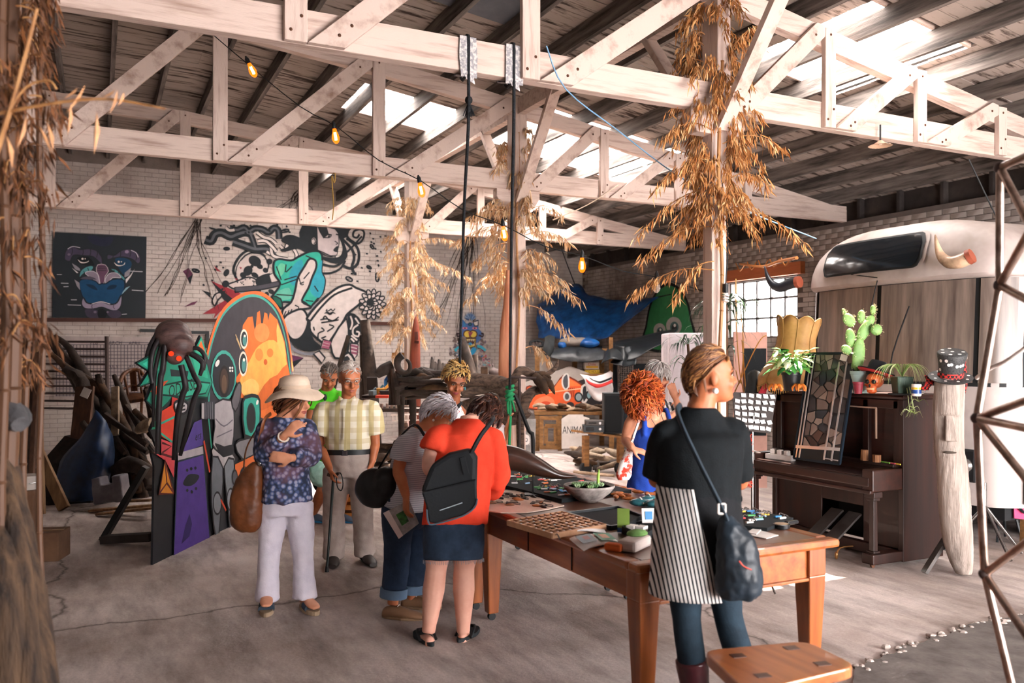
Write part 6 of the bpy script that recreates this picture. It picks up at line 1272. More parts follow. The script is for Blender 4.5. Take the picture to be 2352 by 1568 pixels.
for i in range(9):mb.tube([W(1420+i*4,838,15.3),W(1420+i*4,905,15.3)],.008,4)
obj('upright_wires',mb,CHR,t,kind='stuff');mb=MB()
for i in range(14):mb.tube([W(1420,840+i*5,15.3),W(1453,840+i*5,15.3)],.008,4)
obj('cross_wires',mb,CHR,t,kind='stuff');mb=MB();mb.beam(W(1420,836,15.32),fl(1422,15.32),.03,.03);mb.beam(W(1453,836,15.32),fl(1452,15.32),.03,.03);obj('frame',mb,RSM,t)
# shelf of junk with tarped top
vbox('bundle_shelf',1228,800,1400,806,16.2,.8,RAW,'raw timber shelf carrying the tarped bundles','shelf')
for i,px in enumerate((1234,1320,1382)):b=fl(px,16.3);mb=MB();mb.beam(b,W(px,806,16.3),.09,.09,up=FW);obj('shelf_post',mb,RAW,label=['left','middle','right'][i]+' raw timber post under the bundle shelf',cat='post')
sheetgrid([[(1262,802,16.3),(1300,796,16.2),(1340,797,16.2),(1386,794,16.3)],[(1258,812,16),(1300,812,15.9),(1345,814,15.9),(1390,810,16)],[(1266,822,15.9),(1300,828,15.85),(1340,832,15.85),(1388,826,15.9)]],mat('grey_black_plastic','#3a3c3f',rough=.4,col2='#202326',sc_=5,bump=.5,bsc=6),'grey-black plastic sheet over the bundle shelf',amp=.05)
mb=MB();mb.ell(W(1320,786,16.3),(.32,.2,.1),16,9,Matrix.Rotation(-AN,3,'Z'));skin('rolled_bundle',mb,mat('grey_canvas','#7d746c',rough=.8),None,.03,2,.02,5,label='grey canvas bundle lying on the shelf',cat='bundle',base=W(1320,797,16.3))
mb=MB();mb.ell(W(1350,788,16.25),(.24,.18,.09),16,9,Matrix.Rotation(-AN,3,'Z'));skin('blue_bundle',mb,BTARP,None,.03,2,.02,5,label='blue wrapped bundle beside the grey canvas bundle',cat='bundle',base=W(1350,797,16.25))
mb=MB();mb.ell(W(1292,792,16.2),(.1,.08,.07),12,7);skin('small_blue_bundle',mb,BTARP,None,.02,1,.015,7,label='small blue bundle left of the grey canvas bundle',cat='bundle',base=W(1292,800,16.2))
t=thing('old_wheel','old black tyre and wheel lying on the junk shelf','wheel',W(1233,800,16.3));Mw=Matrix.Rotation(-AN,3,'Z') @ Matrix.Rotation(.45,3,'X');c=W(1233,789,16.3);mb=MB();mb.loft([[c+Mw@V(((.13+.028*math.cos(b))*math.cos(a),(.13+.028*math.cos(b))*math.sin(a),.028*math.sin(b))) for b in [k*.785 for k in range(8)]] for a in [i*.2618 for i in range(24)]],closed=True,cap=False);obj('tyre',mb,RUBB,t,smooth=180)
mb=MB()
for i in range(8):a=i*.785;mb.tube([c,c+Mw@V((.13*math.cos(a),.13*math.sin(a),0))],.006,5)
mb.ell(c,.03,8,6);obj('spokes',mb,RSM,t)
sheetgrid([[(1250,776,16.2),(1262,770,16.2),(1274,774,16.2)],[(1248,796,16),(1260,795,15.9),(1272,797,16)],[(1246,812,16),(1260,818,15.9),(1268,814,16)]],mat('dark_coat_cloth','#2a2d2f',rough=.9),'dark folded coat hanging off the junk shelf','coat','hung_coat',amp=.03)
t=thing('fruit_carton','white and red printed fruit carton on the shelf','carton',W(1360,848,16));vbox('carton',1343,832,1376,848,16,.3,mat('white_carton','#d9d0c8',rough=.7),par=t);mb=MB();mb.poly([W(1346,845,15.99),W(1374,845,15.99),W(1374,840,15.99),W(1346,840,15.99)]);obj('yellow_stripe',mb,mat('carton_yellow','#e0b23f'),t);text('Dole',W(1360,836.5,15.985),RT,UP,.075,mat('carton_red','#c2362c'),t)
t=thing('yellow_sign_board','yellow signboard lettered in black under the fruit carton','sign',W(1360,858,16));vbox('board',1343,849,1378,858,16,.04,mat('yellow_board','#d3ac2c',rough=.6),par=t);text('DOG HOUSE',W(1360,853.5,15.985),RT,UP,.07,mat('ink_black_sign','#14181c'),t,wid=.75)
vbox('lower_shelf',1335,858,1400,863,15.95,.5,RAW,'lower raw timber shelf under the yellow sign','shelf')
# work bench, car poster, sign
t=thing('timber_bench','raw timber bench with driftwood piled on top','bench',fl(1320,15.6));vbox('top',1228,946,1412,953,15.3,.6,RAW,par=t)
for px in (1234,1286,1405):b=fl(px,15.35);mb=MB();mb.beam(b,W(px,953,15.35),.08,.08,up=FW);obj('leg',mb,RAW,t)
t=thing('small_timber_frame','small open timber box frame under the bench','frame',fl(1262,15.0))
for a,b in (((1244,962),(1244,1028)),((1282,962),(1282,1028)),((1240,960),(1284,960)),((1252,978),(1278,978)),((1254,1018),(1276,1018)),((1240,1027),(1286,1027)),((1254,978),(1254,1018)),((1276,978),(1276,1018))):mb=MB();mb.beam(W(*a,15.0),W(*b,15.0),.07,.05,up=FW);obj('rail',mb,RAW,t)
GRPB='driftwood pieces on the timber bench';rb_=random.Random(31);wl=['pale bleached','grey','flat brown','knotty tan','white','rounded brown']
for i in range(18):
    px=1238+i*9.6;p=W(px,938+rb_.uniform(-6,4),15.35+rb_.uniform(-.05,.35));d=cv(1,rb_.uniform(-.5,.5),rb_.uniform(-.1,.2)).normalized();L_=rb_.uniform(.1,.2);p.z=max(p.z,.70);mb=MB();mb.tube([p-d*L_,p+V((0,0,.02)),p+d*L_],[.03,rb_.uniform(.05,.08),.025],8,3,wob=.15,flat=.7);obj('driftwood_piece',mb,rb_.choice([PALE2,PALE,DW2,PALE2]),smooth=60,label='bleached driftwood lump in the row on the timber bench, piece %s from its left end' % ['first','second','third','fourth','fifth','sixth','seventh','eighth','ninth','tenth','eleventh','twelfth','thirteenth','fourteenth','fifteenth','sixteenth','seventeenth','last'][i],cat='driftwood',group=GRPB)
t=thing('car_poster','poster of a glossy orange vintage car standing on the bench','poster',W(1310,940,15.9));mb=MB();mb.prism([W(1200,948,15.95),W(1412,948,15.95),W(1412,880,15.95),W(1310,840,15.97),W(1200,880,15.95)],FW*.02);obj('panel',mb,mat('grey_poster_ground','#a39a94',rough=.6),t)
g=Art(crop(1140,820,6.533),lambda px,py:onP(px,py,W(1310,940,15.93),FW),-FW);f,l,d=g.fill,g.line,g.disc
f([(1080,800),(1600,700),(1610,420),(1400,300),(1100,400)],'#2a2426',0);f([(470,760),(440,500),(500,430),(650,470),(850,460),(960,320),(1040,260),(1080,290),(1300,430),(1290,640),(1200,740),(900,800)],'#d9592a',2,'#6d2a18',.03);f([(560,760),(600,640),(760,580),(860,640),(850,760)],'#e8805a',3);f([(500,450),(640,475),(560,540),(480,560)],'#e8824a',2);f([(880,440),(1000,300),(1010,480),(870,540)],'#e8743a',2);f([(1090,320),(1280,430),(1090,440)],'#e8743a')
f([(1000,300),(1050,250),(1080,280),(1085,440),(1030,480),(990,400)],'#4a4c52',2,'#cfc8c4',.03);f([(1290,440),(1360,430),(1365,620),(1300,680),(1280,560)],'#26282c',2,'#d8d2ce',.04)
for k in range(4):l([(1085+k*28,460),(1070+k*28,600)],.02,'#8d2f18',2)
d((1060,590),45,60,'#4b4d52','#c9c2be',.03);d((1235,600),55,65,'#8d9aa0','#2a2a2c',.03);d((1390,570),40,60,'#7fa0a8','#2a2a2c',.03);d((1110,720),60,50,'#2a2426');d((740,720),90,60,'#c2482a');l([(500,560),(850,520),(1280,470)],.02,'#f0b08a',3)
obj('car_picture',g.mb,PT,t)
mb=MB();mb.prism([W(1226,880,16.3),W(1300,900,16.3),W(1314,826,16.4),W(1232,832,16.4)],FW*.02);obj('plain_white_board',mb,mat('white_board','#c9c0ba',rough=.6),label='plain white board leaning behind the car poster',cat='board')
TX=mat('black_sign_ink','#1d1d20');t=thing('animals_sign','white board lettered ANIMALS standing by the bench','sign',fl(1322,14.8));mb=MB();mb.prism([W(1290,1030,14.75),W(1348,1028,14.75),W(1354,960,14.8),W(1340,956,14.8),W(1340,952,14.8),W(1306,952,14.8),W(1290,962,14.8)],FW*.03);obj('board',mb,mat('white_polystyrene','#cbc3bd',rough=.8),t);text('ANIMALS',W(1322,988,14.70),RT,UP,.185,TX,t,wid=.6)
t=thing('grey_photo_poster','grey poster with a portrait and white lettering by the sunlit post','poster',fl(1202,15.0));mb=MB();mb.prism([W(1176,1039,15),W(1229,1039,15),W(1231,962,15.05),W(1178,962,15.05)],FW*.02);obj('sheet',mb,mat('grey_poster','#8d8a88',rough=.5,col2='#5f5d5c',sc_=3),t)
g=Art(crop(1140,820,6.533),lambda px,py:onP(px,py,W(1202,1000,14.98),FW),-FW);g.fill([(330,1020),(380,1000),(450,1030),(440,1110),(400,1150),(340,1100)],'#c9947c',3);g.fill([(330,1020),(380,1000),(440,1010),(400,1040)],'#d8cfc8',2);g.fill([(300,1190),(360,1160),(480,1170),(500,1280),(420,1320),(310,1300)],'#e0dbd8',3)
for x in (350,400,450):g.disc((x,1240),22,30,'#4a4848');g.disc((x,1240),13,20,'#e0dbd8')
obj('portrait_print',g.mb,PT,t);text('PROJECT',W(1203,1019,14.95),RT,UP,.07,CARD,t,wid=.8)
JER=mat('white_jersey','#d3cccb',rough=.8);sheetgrid([[(1335,858,15.3),(1360,864,15.2),(1385,860,15.2),(1406,848,15.3)],[(1345,880,15.2),(1365,892,15.05),(1385,888,15.1),(1408,878,15.2)],[(1365,912,15.1),(1378,922,15),(1392,912,15.05),(1409,908,15.2)]],JER,'white sports jersey draped behind the car poster','jersey','hung_jersey',amp=.05)
sheetgrid([[(1345,869,15.15),(1366,882,15.0),(1386,880,15.03),(1408,870,15.12)],[(1348,876,15.12),(1368,890,14.98),(1388,887,15.0),(1408,878,15.1)]],mat('red_sash','#c22f2c',rough=.8),'red band across the draped white jersey','jersey band','jersey_band',amp=.03)
sheetgrid([[(1355,866,15.13),(1370,876,15.0),(1388,872,15.02),(1407,864,15.1)],[(1356,869,15.12),(1371,880,14.99),(1388,877,15.01),(1407,869,15.1)]],mat('black_sash','#1d1f22',rough=.8),'black band above the red jersey band','jersey band','jersey_band',amp=.03)
# trolley with speaker and players
zt=12.3;t=thing('timber_trolley','low timber trolley carrying the black loudspeaker','trolley',fl(1385,zt));mb=MB();mb.prism([W(1312,986,zt-.2),W(1432,1002,zt-.3),W(1432,995,zt+.3),W(1330,988,zt+.2)],(0,0,-.03));obj('deck',mb,RAW,t)
for px in (1345,1425):mb=MB();mb.beam(fl(px,zt)+V((0,0,.12)),W(px,1000,zt),.08,.08);obj('leg',mb,RAW,t);mb=MB();mb.lathe([(.09,-.03),(.09,.03)],fl(px,zt)+V((0,0,.09)),18,Matrix.Rotation(math.pi/2,3,'X'));obj('wheel',mb,RUBB,t,smooth=40)
t=thing('loudspeaker','tall black loudspeaker standing on the trolley','loudspeaker',W(1409,995,12.2));vbox('cabinet',1388,903,1432,996,12.1,.3,mat('black_ash_veneer','#14191d',rough=.6),par=t);vbox('grille',1390,908,1428,992,12.09,.01,BLKV,par=t)
for i,(y0,y1,x0) in enumerate(((977,993,1340),(966,977,1346))):t=thing('disc_player',['lower black disc player on the trolley','upper grey disc player stacked on the trolley'][i],'player',W(1365,y1,12.1));vbox('case',x0,y0,1388,y1,12.05,.25,mat('player_case_%d' % i,['#1a2126','#3a3634'][i],rough=.4),par=t);vbox('display',x0+6,y0+4,x0+24,y1-4,12.04,.008,BLKG,par=t);mb=MB();mb.lathe([(.02,0),(.018,.015)],W(1378,(y0+y1)/2,12.04),12,Matrix.Rotation(-AN,3,'Z') @ Matrix.Rotation(math.pi/2,3,'X'));obj('knob',mb,CHR,t)
GRPT='driftwood under the trolley'
for i in range(26):
    p=fl(rb_.uniform(1318,1440),12.2+rb_.uniform(.3,1.6))+V((0,0,.05+.22*rb_.random()));d=V((rb_.uniform(-1,1),rb_.uniform(-1,1),rb_.uniform(-.2,.3))).normalized();L_=rb_.uniform(.12,.35);mb=MB();mb.tube([p-d*L_,p,p+d*L_],[.02,rb_.uniform(.04,.07),.02],7,2,wob=.15);obj('driftwood_piece',mb,rb_.choice([DW2,PALE,DW,PALE2]),smooth=60,label='loose driftwood in the heap on the floor behind the trolley',cat='driftwood',group=GRPT)
p0,p1=W(1318,1026,12.2),W(1410,1040,11.8);p0.z=p1.z=.05;mb=MB();mb.tube([p0,p1],.022,8);obj('pale_pole',mb,PALE2,label='pale straight pole lying in front of the driftwood heap',cat='pole')
# fridge, wardrobe panel, indoor palms
vbox('white_fridge',1536,764,1625,1104,11.6,.6,mat('white_enamel','#c9bfc4',rough=.35),'tall white fridge behind the grey-haired woman','fridge',bev=.02);vbox('white_pipe',1524,772,1534,1109,11.4,.1,mat('white_enamel','#c9bfc4'),'narrow white upright panel beside the fridge','panel')
t=thing('pink_partition','pinkish plywood partition with a dark opening below the window','partition',fl(1720,9.6));mb=MB();mb.prism([W(1686,1120,9.6),W(1762,1120,9.6),W(1762,762,9.6),W(1686,762,9.6)],FW*.04);obj('sheet',mb,mat('pink_plywood','#b98d80',rough=.7),t);vbox('opening_shade',1709,800,1760,1000,9.58,.015,BLKV,par=t,bev=0)  # black sheet on the partition stands in for shade inside its opening
FRON=mat('palm_frond',None,rough=.45,attr=True,var=.25)
def palm(label,base,stem,zt_,crown,n,ln,cols):
    b=fl(base,zt_);t=thing('indoor_palm',label,'plant',b);pot(t,b,.16,.3,POTB);c=W(*crown,zt_);mb=MB();mb.tube([b+V((0,0,.2)),W(*stem,zt_),c],[.028,.022,.014],8,4);obj('stem',mb,mat('palm_stem','#5d3f2c',rough=.8),t,smooth=60);mb=MB()
    for k in range(n):
        a=RN.uniform(0,6.283);e=RN.uniform(-.2,1.0);d=V((math.cos(a),math.sin(a),0));o=c+V((0,0,-RN.uniform(0,.5) if k > n*.5 else 0));L_=ln*RN.uniform(.6,1.1);q=[o,o+d*L_*.4+V((0,0,L_*.35*e)),o+d*L_*.8+V((0,0,L_*.1*e)),o+d*L_+V((0,0,-L_*.45))];q=spline(q,3);mb.stroke(q,.03*ln/.4,d.cross(UP).cross(d).normalized(),RN.choice(cols),taper=1)
    obj('fronds',mb,FRON,t,kind='stuff');return t
GRN_=['#2f4a34','#1f3628','#41603f','#27402f']
palm('tall dark green indoor palm beside the nearest post',1665,(1668,900),8.6,(1668,700),60,.38,GRN_);palm('smaller drooping palm in front of the white fridge',1585,(1588,930),9.4,(1580,790),46,.34,GRN_);palm('middle palm with bare brown stem near the fridge',1625,(1624,850),10.3,(1632,715),40,.34,GRN_)
mb=MB()
for (q) in ([(1690,640),(1692,760),(1700,860),(1712,900),(1704,780)],[(1700,700),(1708,800),(1700,880),(1690,850)],[(1685,905),(1740,790),(1760,770)]):mb.tube([W(x,y,8.9) for x,y in q],.006,5,4)
obj('dangling_cable',mb,mat('yellowed_flex','#b58a4a',rough=.6),label='looped yellowish flex dangling by the partition',cat='cable')
t=thing('dark_coat','dark coat with a red scarf hanging at the left end of the pianola','coat',fl(1735,8.5));sheetgrid([[(1715,860,8.5),(1730,850,8.45),(1750,860,8.5)],[(1712,900,8.45),(1732,900,8.35),(1754,905,8.45)],[(1710,960,8.45),(1733,965,8.35),(1756,960,8.45)]],mat('dark_coat_cloth','#2a2d2f'),'dark coat hanging at the left end of the pianola','coat','hung_coat',amp=.03);bpy.data.objects.remove(t)
sheetgrid([[(1757,862,8.3),(1764,862,8.3)],[(1750,885,8.25),(1762,885,8.25)],[(1740,905,8.25),(1756,906,8.25)]],mat('red_scarf_cloth','#b5283a',rough=.8),'red scarf tail beside the pothos plant','scarf','red_scarf',amp=.01)
# ================= background behind the couple =================
BEN=mat('dark_bench_timber','#3d2c26',rough=.7,col2='#241a18',axis='x',sc_=2)
zb_=12.0;t=thing('tool_bench','long dark workbench cluttered with tools behind the elderly man','workbench',fl(930,zb_)); 
vbox('worktop',830,908,1180,914,zb_,.9,BEN,par=t);vbox('lower_board',835,938,1180,946,zb_-.3,.5,BEN,par=t)
for px in (838,1000,1170):mb=MB();mb.beam(fl(px,zb_),W(px,914,zb_),.09,.09);obj('leg',mb,BEN,t)
TC=['#1d2428','#2f5a68','#b53a2a','#3a3436','#c28a2e','#5d6a70','#20262b','#8d3a30','#d8cfc8']
for i in range(34):
    px=rb_.uniform(850,1010);y=906;z=zb_+rb_.uniform(.05,.7);s_=rb_.uniform(.05,.14);p=W(px,908,zb_);p=p+FW*(z-zb_);cl=rb_.choice(TC);mb=MB();mb.box(p+V((0,0,s_*.35)),(s_*1.8,s_*.7,s_*.7),rb_.uniform(-1,1));mb.tube([p+V((0,0,s_*.6)),p+V((s_*.5,0,s_*1.1))],s_*.16,6);obj('hand_tool',mb,mat('tool_'+cl[1:],cl,rough=.45),bevel=.008,label='small hand tool in the jumble on the long dark workbench',cat='tool',group='tools on the workbench')
vbox('red_toolbox',862,908,892,914,zb_-.35,.2,mat('red_tool_tray','#c03a2a',rough=.5),'red tool tray at the front of the workbench','tray');vbox('orange_toolcase',910,906,928,914,zb_-.3,.15,mat('orange_tool_case','#d0802a',rough=.5),'orange tool case at the front of the workbench','case')
for i,px in enumerate((877,890,900,911)):c=W(px,938,zb_-.2);mb=MB();mb.lathe([(.02,0),(.025,.07)],c,10);obj('small_cup',mb,mat('pale_beaker','#c9b7a8',rough=.5),label=['first','second','third','fourth'][i]+' small pale cup from the left on the lower bench board',cat='cup',group='cups on the lower bench board')
t=thing('wire_basket','white wire basket hanging under the workbench','basket',W(935,965,11.7));mb=MB()
for i in range(9):mb.tube([W(902+i*9,954,11.7),W(902+i*9,966,11.7)],.008,4)
mb.tube([W(898,952,11.7),W(980,950,11.7)],.014,5);mb.tube([W(900,966,11.7),W(980,963,11.7)],.01,5);obj('wires',mb,WP,t)
vbox('dark_laptop',842,866,866,896,12.6,.03,mat('dark_brown_screen','#2b211f',rough=.4),'dark brown panel standing on the workbench','panel');vbox('bench_plank',868,890,924,896,12.8,.25,RAW,'raw plank shelf under the portrait picture','plank')
t=thing('portrait_picture','cut-out picture of a bearded man in blue stripes','picture',W(905,892,12.9));mb=MB();q=[(882,890),(882,872),(890,860),(902,856),(918,862),(924,878),(924,892)];mb.prism([W(x,y,12.9) for x,y in q],FW*.02);obj('board',mb,mat('picture_blue','#2a7ab5',rough=.5),t)
g=Art(lambda p:p,lambda px,py:W(px,py,12.89),-FW)
for i in range(6):g.line([(884+i*1,872-i*2),(922-i,873-i*2)],.02,'#123a6b',0)
g.fill([(899,858),(908,858),(906,870),(900,870)],'#d8656a');g.fill([(890,880),(894,872),(902,873),(905,882),(898,888)],'#d9b9a4',2);g.fill([(888,878),(892,870),(900,870),(896,876)],'#1d1a1c',2);g.fill([(892,885),(900,884),(918,886),(920,892),(892,892)],'#2a2a2e',2)
obj('printed_face',g.mb,PT,t)
# tall logs and carvings
def tlog(px0,py0,px1,py1,z,r,m,lab,cat='log',name='tall_log',w2=.6):
    a=W(px0,py0,z);mb=MB();mb.tube([a,a.lerp(W(px1,py1,z+.2),.5)+V((.02,0,0)),W(px1,py1,z+.2)],[r,r*.95,r*w2],10,4,wob=.1);obj(name,mb,m,smooth=60,label=lab,cat=cat)
tlog(862,HY+1.72*F/14.6,838,735,14.6,.13,DW,'tall dark split log leaning on the back wall below the mural flower');tlog(838,HY+1.72*F/14.8,835,770,14.8,.11,DW,'shorter dark log beside the tall split log');tlog(716,HY+1.72*F/15,800,770,15,.06,DW,'thin dark pole slanting below the mural shoes');tlog(1128,HY+1.72*F/13.6,1060,775,13.6,.12,DW,'dark forked log slanting before the jaguar painting');tlog(1085,HY+1.72*F/13.7,1091,815,13.7,.08,DW,'short pointed dark log before the jaguar painting')
t=thing('red_carving','tall red-brown carved board with a face beside the farthest post','carving',fl(953,13.2));zc3=13.2;mb=MB();mb.eloft([(fl(953,zc3)+V((0,0,.0)),RT*.1,FW*.05),(W(953,880,zc3),RT*.09,FW*.05),(W(954,800,zc3),RT*.075,FW*.05),(W(955,760,zc3),RT*.06,FW*.05),(W(955,735,zc3),RT*.03,FW*.03),(W(955,726,zc3),RT*.006,FW*.006)],16,3);obj('board',mb,mat('red_brown_carved_wood','#8a3f2a',rough=.7,col2='#5d2a1c',axis='z',sc_=2),t,smooth=60);mb=MB();mb.beam(W(956,762,zc3-.08),W(957,780,zc3-.08),.05,.05,up=FW);mb.beam(W(952,785,zc3-.06),W(962,786,zc3-.06),.02,.04);obj('carved_features',mb,mat('dark_carved_cut','#4a2016',rough=.8),t)
t=thing('orange_carving','tall salmon-coloured carved slab leaning on the sunlit post','carving',fl(1160,10.4));mb=MB();mb.eloft([(fl(1158,10.4),RT*.09,FW*.04),(W(1160,800,10.4),RT*.075,FW*.04),(W(1165,700,10.4),RT*.05,FW*.04),(W(1168,620,10.4),RT*.03,FW*.03)],14,3);obj('slab',mb,mat('salmon_wood','#c98a6a',rough=.7,col2='#9a5a3e',axis='z',sc_=2),t,smooth=60)
vbox('wall_box',900,810,930,823,14.4,.2,mat('honey_pine_box','#b5803f',rough=.6),'small honey pine box fixed on the farthest post','box')
for i,(px,h,lab) in enumerate(((990,30,'leftmost'),(998,22,'second'),(1006,26,'third'),(1015,20,'rightmost'))):tlog(px,862,px+2,862-h*1.4,13.2,.05,DW,lab+' of four pointed driftwood tips in a row on the far shelf','driftwood','driftwood_tip',.3)
vbox('far_shelf',970,862,1190,868,13.2,.4,RAW,'raw timber shelf below the jaguar painting','shelf')
t=thing('orange_lantern','small orange lantern on the far shelf beside the sunlit post','lantern',W(1153,862,13.2));mb=MB();mb.lathe([(.05,0),(.055,.03),(.04,.05),(.045,.14),(.03,.17)],W(1153,862,13.2),14);obj('body',mb,mat('orange_lantern_tin','#b5552a',rough=.5),t,smooth=50);mb=MB();mb.tube([W(1150,848,13.2),W(1153,838,13.2),W(1157,848,13.2)],.006,5,3);obj('handle',mb,RSM,t)
vbox('half_log',1104,842,1120,862,13.1,.2,DW2,'cut half log on the far shelf','log');c=W(1135,855,13.1);mb=MB();mb.ell(c,(.09,.09,.07),12,8);mb.tube([c,W(1130,832,13.1),W(1132,822,13.1)],[.02,.012,.01],6,2);skin('stone_ornament',mb,mat('dark_speckled_stone','#5a4c4a',rough=.7),None,.015,1,label='dark round stone ornament with a spike on the far shelf',cat='ornament',base=W(1135,862,13.1))
# driftwood ram
zr2=10.6;t=thing('driftwood_ram','dark driftwood ram sculpture with curled horns','sculpture',fl(930,zr2));RAMW=mat('black_brown_driftwood','#3d312c',rough=.85,col2='#1d1816',sc_=5,bump=.7,bsc=18)
mb=MB();mb.tube([W(900,842,zr2),W(880,850,zr2-.05),W(866,862,zr2-.1)],[.085,.075,.045],10,3);obj('head',mb,RAMW,t,smooth=60)
for s in (-1,1):mb=MB();c=W(932,838,zr2+s*.12-.05);mb.tube([c+cv(.0+(-.16+.012*k)*math.cos(k*.55+1.9)*-1*.8-.0,0,(.13-.006*k)*math.sin(k*.55+1.9)) for k in range(12)],[.05-.0032*k for k in range(12)],9,2);obj('horn',mb,RAMW,t,smooth=60)
for i in range(46):
    v=rb_.random();a=rb_.uniform(0,6.28);x0=rb_.uniform(905,960);x1=rb_.uniform(980,1040);yy=885+28*math.sin(a);z=zr2+.16*math.cos(a);mb=MB();mb.tube([W(x0,yy+rb_.uniform(-6,6),z),W((x0+x1)/2,yy-6+rb_.uniform(-6,6),z+rb_.uniform(-.03,.03)),W(x1,yy+rb_.uniform(-8,4),z)],[.02,rb_.uniform(.03,.05),.015],7,2);obj('driftwood_strip',mb,rb_.choice([RAMW,DW,RAMW,DW2]),t,smooth=60)
for i in range(16):a=rb_.uniform(0,6.28);x=915+16*math.cos(a);z=zr2+.12*math.sin(a);mb=MB();mb.tube([W(x-6,850+rb_.uniform(-6,12),z),W(x,885,z),W(x+rb_.uniform(-6,8),930,z)],[.025,.04,.02],7,2);obj('driftwood_strip',mb,RAMW,t,smooth=60)
for px in (918,945,1000,1020):b=fl(px+2,zr2+(.12 if px in (945,1020) else -.1));mb=MB();mb.tube([W(px,905,zr2),W(px+4,960,zr2),b],[.06,.04,.035],8,3,wob=.1);obj('leg',mb,RAMW,t,smooth=60)
# driftwood bull (head to the right)
zq=9.6;t=thing('driftwood_bull','pale brown driftwood beast with a long skull-like head facing right','sculpture',fl(1150,zq));BUL=mat('grey_brown_driftwood','#6b574a',rough=.9,col2='#3a2d26',sc_=5,axis='x',bump=.7,bsc=16)
for q,r in (([(1040,880),(1090,872),(1150,878),(1195,890)],[.06,.08,.075,.04]),([(1060,905),(1120,890),(1180,905),(1200,915)],[.05,.08,.07,.03]),([(1060,935),(1110,925),(1165,935),(1195,945)],[.06,.09,.09,.05]),([(1070,960),(1130,965),(1190,955),(1212,940)],[.06,.08,.09,.07]),([(1120,890),(1175,875),(1195,850),(1225,862),(1232,866)],[.03,.05,.05,.055,.05]),([(1195,950),(1205,920),(1225,898),(1248,895)],[.08,.07,.055,.05])):mb=MB();mb.tube([W(x,y,zq+rb_.uniform(-.12,.12)) for x,y in q],r,10,4,wob=.08);obj('driftwood_limb',mb,BUL,t,smooth=60)
mb=MB();mb.tube([W(1226,862,zq-.05),W(1244,880,zq-.08),W(1258,905,zq-.1)],[.05,.065,.02],9,3,wob=.1);mb.tube([W(1246,868,zq-.02),W(1262,880,zq-.05),W(1274,905,zq-.08)],[.05,.045,.008],8,3,wob=.1);mb.tube([W(1230,862,zq),W(1250,862,zq),W(1264,868,zq-.05)],[.05,.045,.02],8,2,wob=.1);obj('skull',mb,DW2,t,smooth=50);mb=MB();mb.tube([W(1252,862,zq),W(1268,852,zq),W(1278,840,zq),W(1282,826,zq)],[.03,.028,.024,.008],8,3);obj('horn',mb,BUL,t,smooth=60)
for px,y0 in ((1085,950),(1140,960),(1195,950)):mb=MB();mb.tube([W(px,y0,zq),fl(px+3,zq)],[.05,.04],8,0,wob=.1);obj('leg',mb,BUL,t,smooth=60)
mb=MB();mb.tube([W(1193,870,zq-.2),fl(1193,zq-.2)],.018,8);mb.tube([W(1172,866,zq-.2),W(1232,868,zq-.2)],.015,6);obj('steel_armature',mb,RSM,t)
# floor driftwood under bench, pallet
for i in range(16):p=fl(rb_.uniform(860,1010),11.4+rb_.uniform(0,.8))+V((0,0,.1+.35*rb_.random()));d=V((rb_.uniform(-1,1),rb_.uniform(-.5,.5),rb_.uniform(-.3,.4))).normalized();mb=MB();mb.tube([p-d*.4,p,p+d*.4],[.04,.07,.04],7,2,wob=.12);obj('driftwood_piece',mb,rb_.choice([DW,DW2,BUL]),smooth=60,label='rough driftwood branch heaped under the long dark workbench',cat='driftwood',group='driftwood under the workbench')
t=thing('orange_pallet','stack of orange pine slats behind the legs of the elderly man','pallet',fl(803,9.0));OPN=mat('orange_pine_slat','#c9853f',rough=.6,col2='#a8652c',axis='x',sc_=3)
for i in range(5):mb=MB();c=fl(805,9.0)+V((0,0,.05+.085*i));mb.box(c,(.3,.3,.05),-AN);obj('slat',mb,OPN,t)
mb=MB()
for s in (-1,1):mb.box(fl(805,9.0)+cv(s*.1,0,.22),(.04,.25,.44),-AN)
obj('bearers',mb,OPN,t)
# ================= people =================
def skinmat(n,c,c2):return mat(n,c,rough=.5,col2=c2,sc_=7,lo=.3,hi=.7,spec=.35)
SK_F=skinmat('fair_skin','#d69a7c','#c4805f');SK_T=skinmat('tanned_skin','#b9714c','#a05a38');SK_B=skinmat('brown_skin','#96583a','#7d4429');SK_P=skinmat('pale_skin','#dba895','#cd9480')
def hand(mb,w,d,n,ts,s=1.0,curl=.5,spread=1.0):
    """w wrist, d finger direction, n palm normal, ts +1/-1 thumb side of d x n"""
    d=d.normalized();n=(n-d*n.dot(d)).normalized();t=d.cross(n)*ts
    mb.eloft([(w-d*.01*s,t*.026*s,n*.020*s),(w+d*.03*s,t*.034*s,n*.018*s),(w+d*.07*s,t*.041*s,n*.016*s),(w+d*.09*s,t*.038*s,n*.012*s)],14,2)
    for i,(o,L) in enumerate(((.029,.068),(.010,.076),(-.010,.072),(-.029,.058))):
        p=w+d*.085*s+t*o*s;q=d+t*o*4*spread;q.normalize();pts=[p-q*.02*s,p];a=curl*(.55+.1*i)
        for k,ln in enumerate((.42,.33,.27)):
            q=(q*math.cos(a)+n*math.sin(a)).normalized();nn=n;p=p+q*L*ln*s;pts.append(p);n2=n
            n=(n*math.cos(a)-d*math.sin(a)*.0).normalized();a=curl*.8
        mb.tube(pts,[.0095*s,.0092*s,.0085*s,.0078*s,.006*s],8,2);n=n2
    p=w+d*.02*s+t*.026*s;q=(d*.55+t*.75+n*.35).normalized();q2=(d*.85+t*.25+n*.45).normalized();mb.tube([p-q*.01*s,p+q*.035*s,p+q*.035*s+q2*.032*s,p+q*.035*s+q2*.055*s],[.014*s,.0115*s,.010*s,.006*s],8,2)
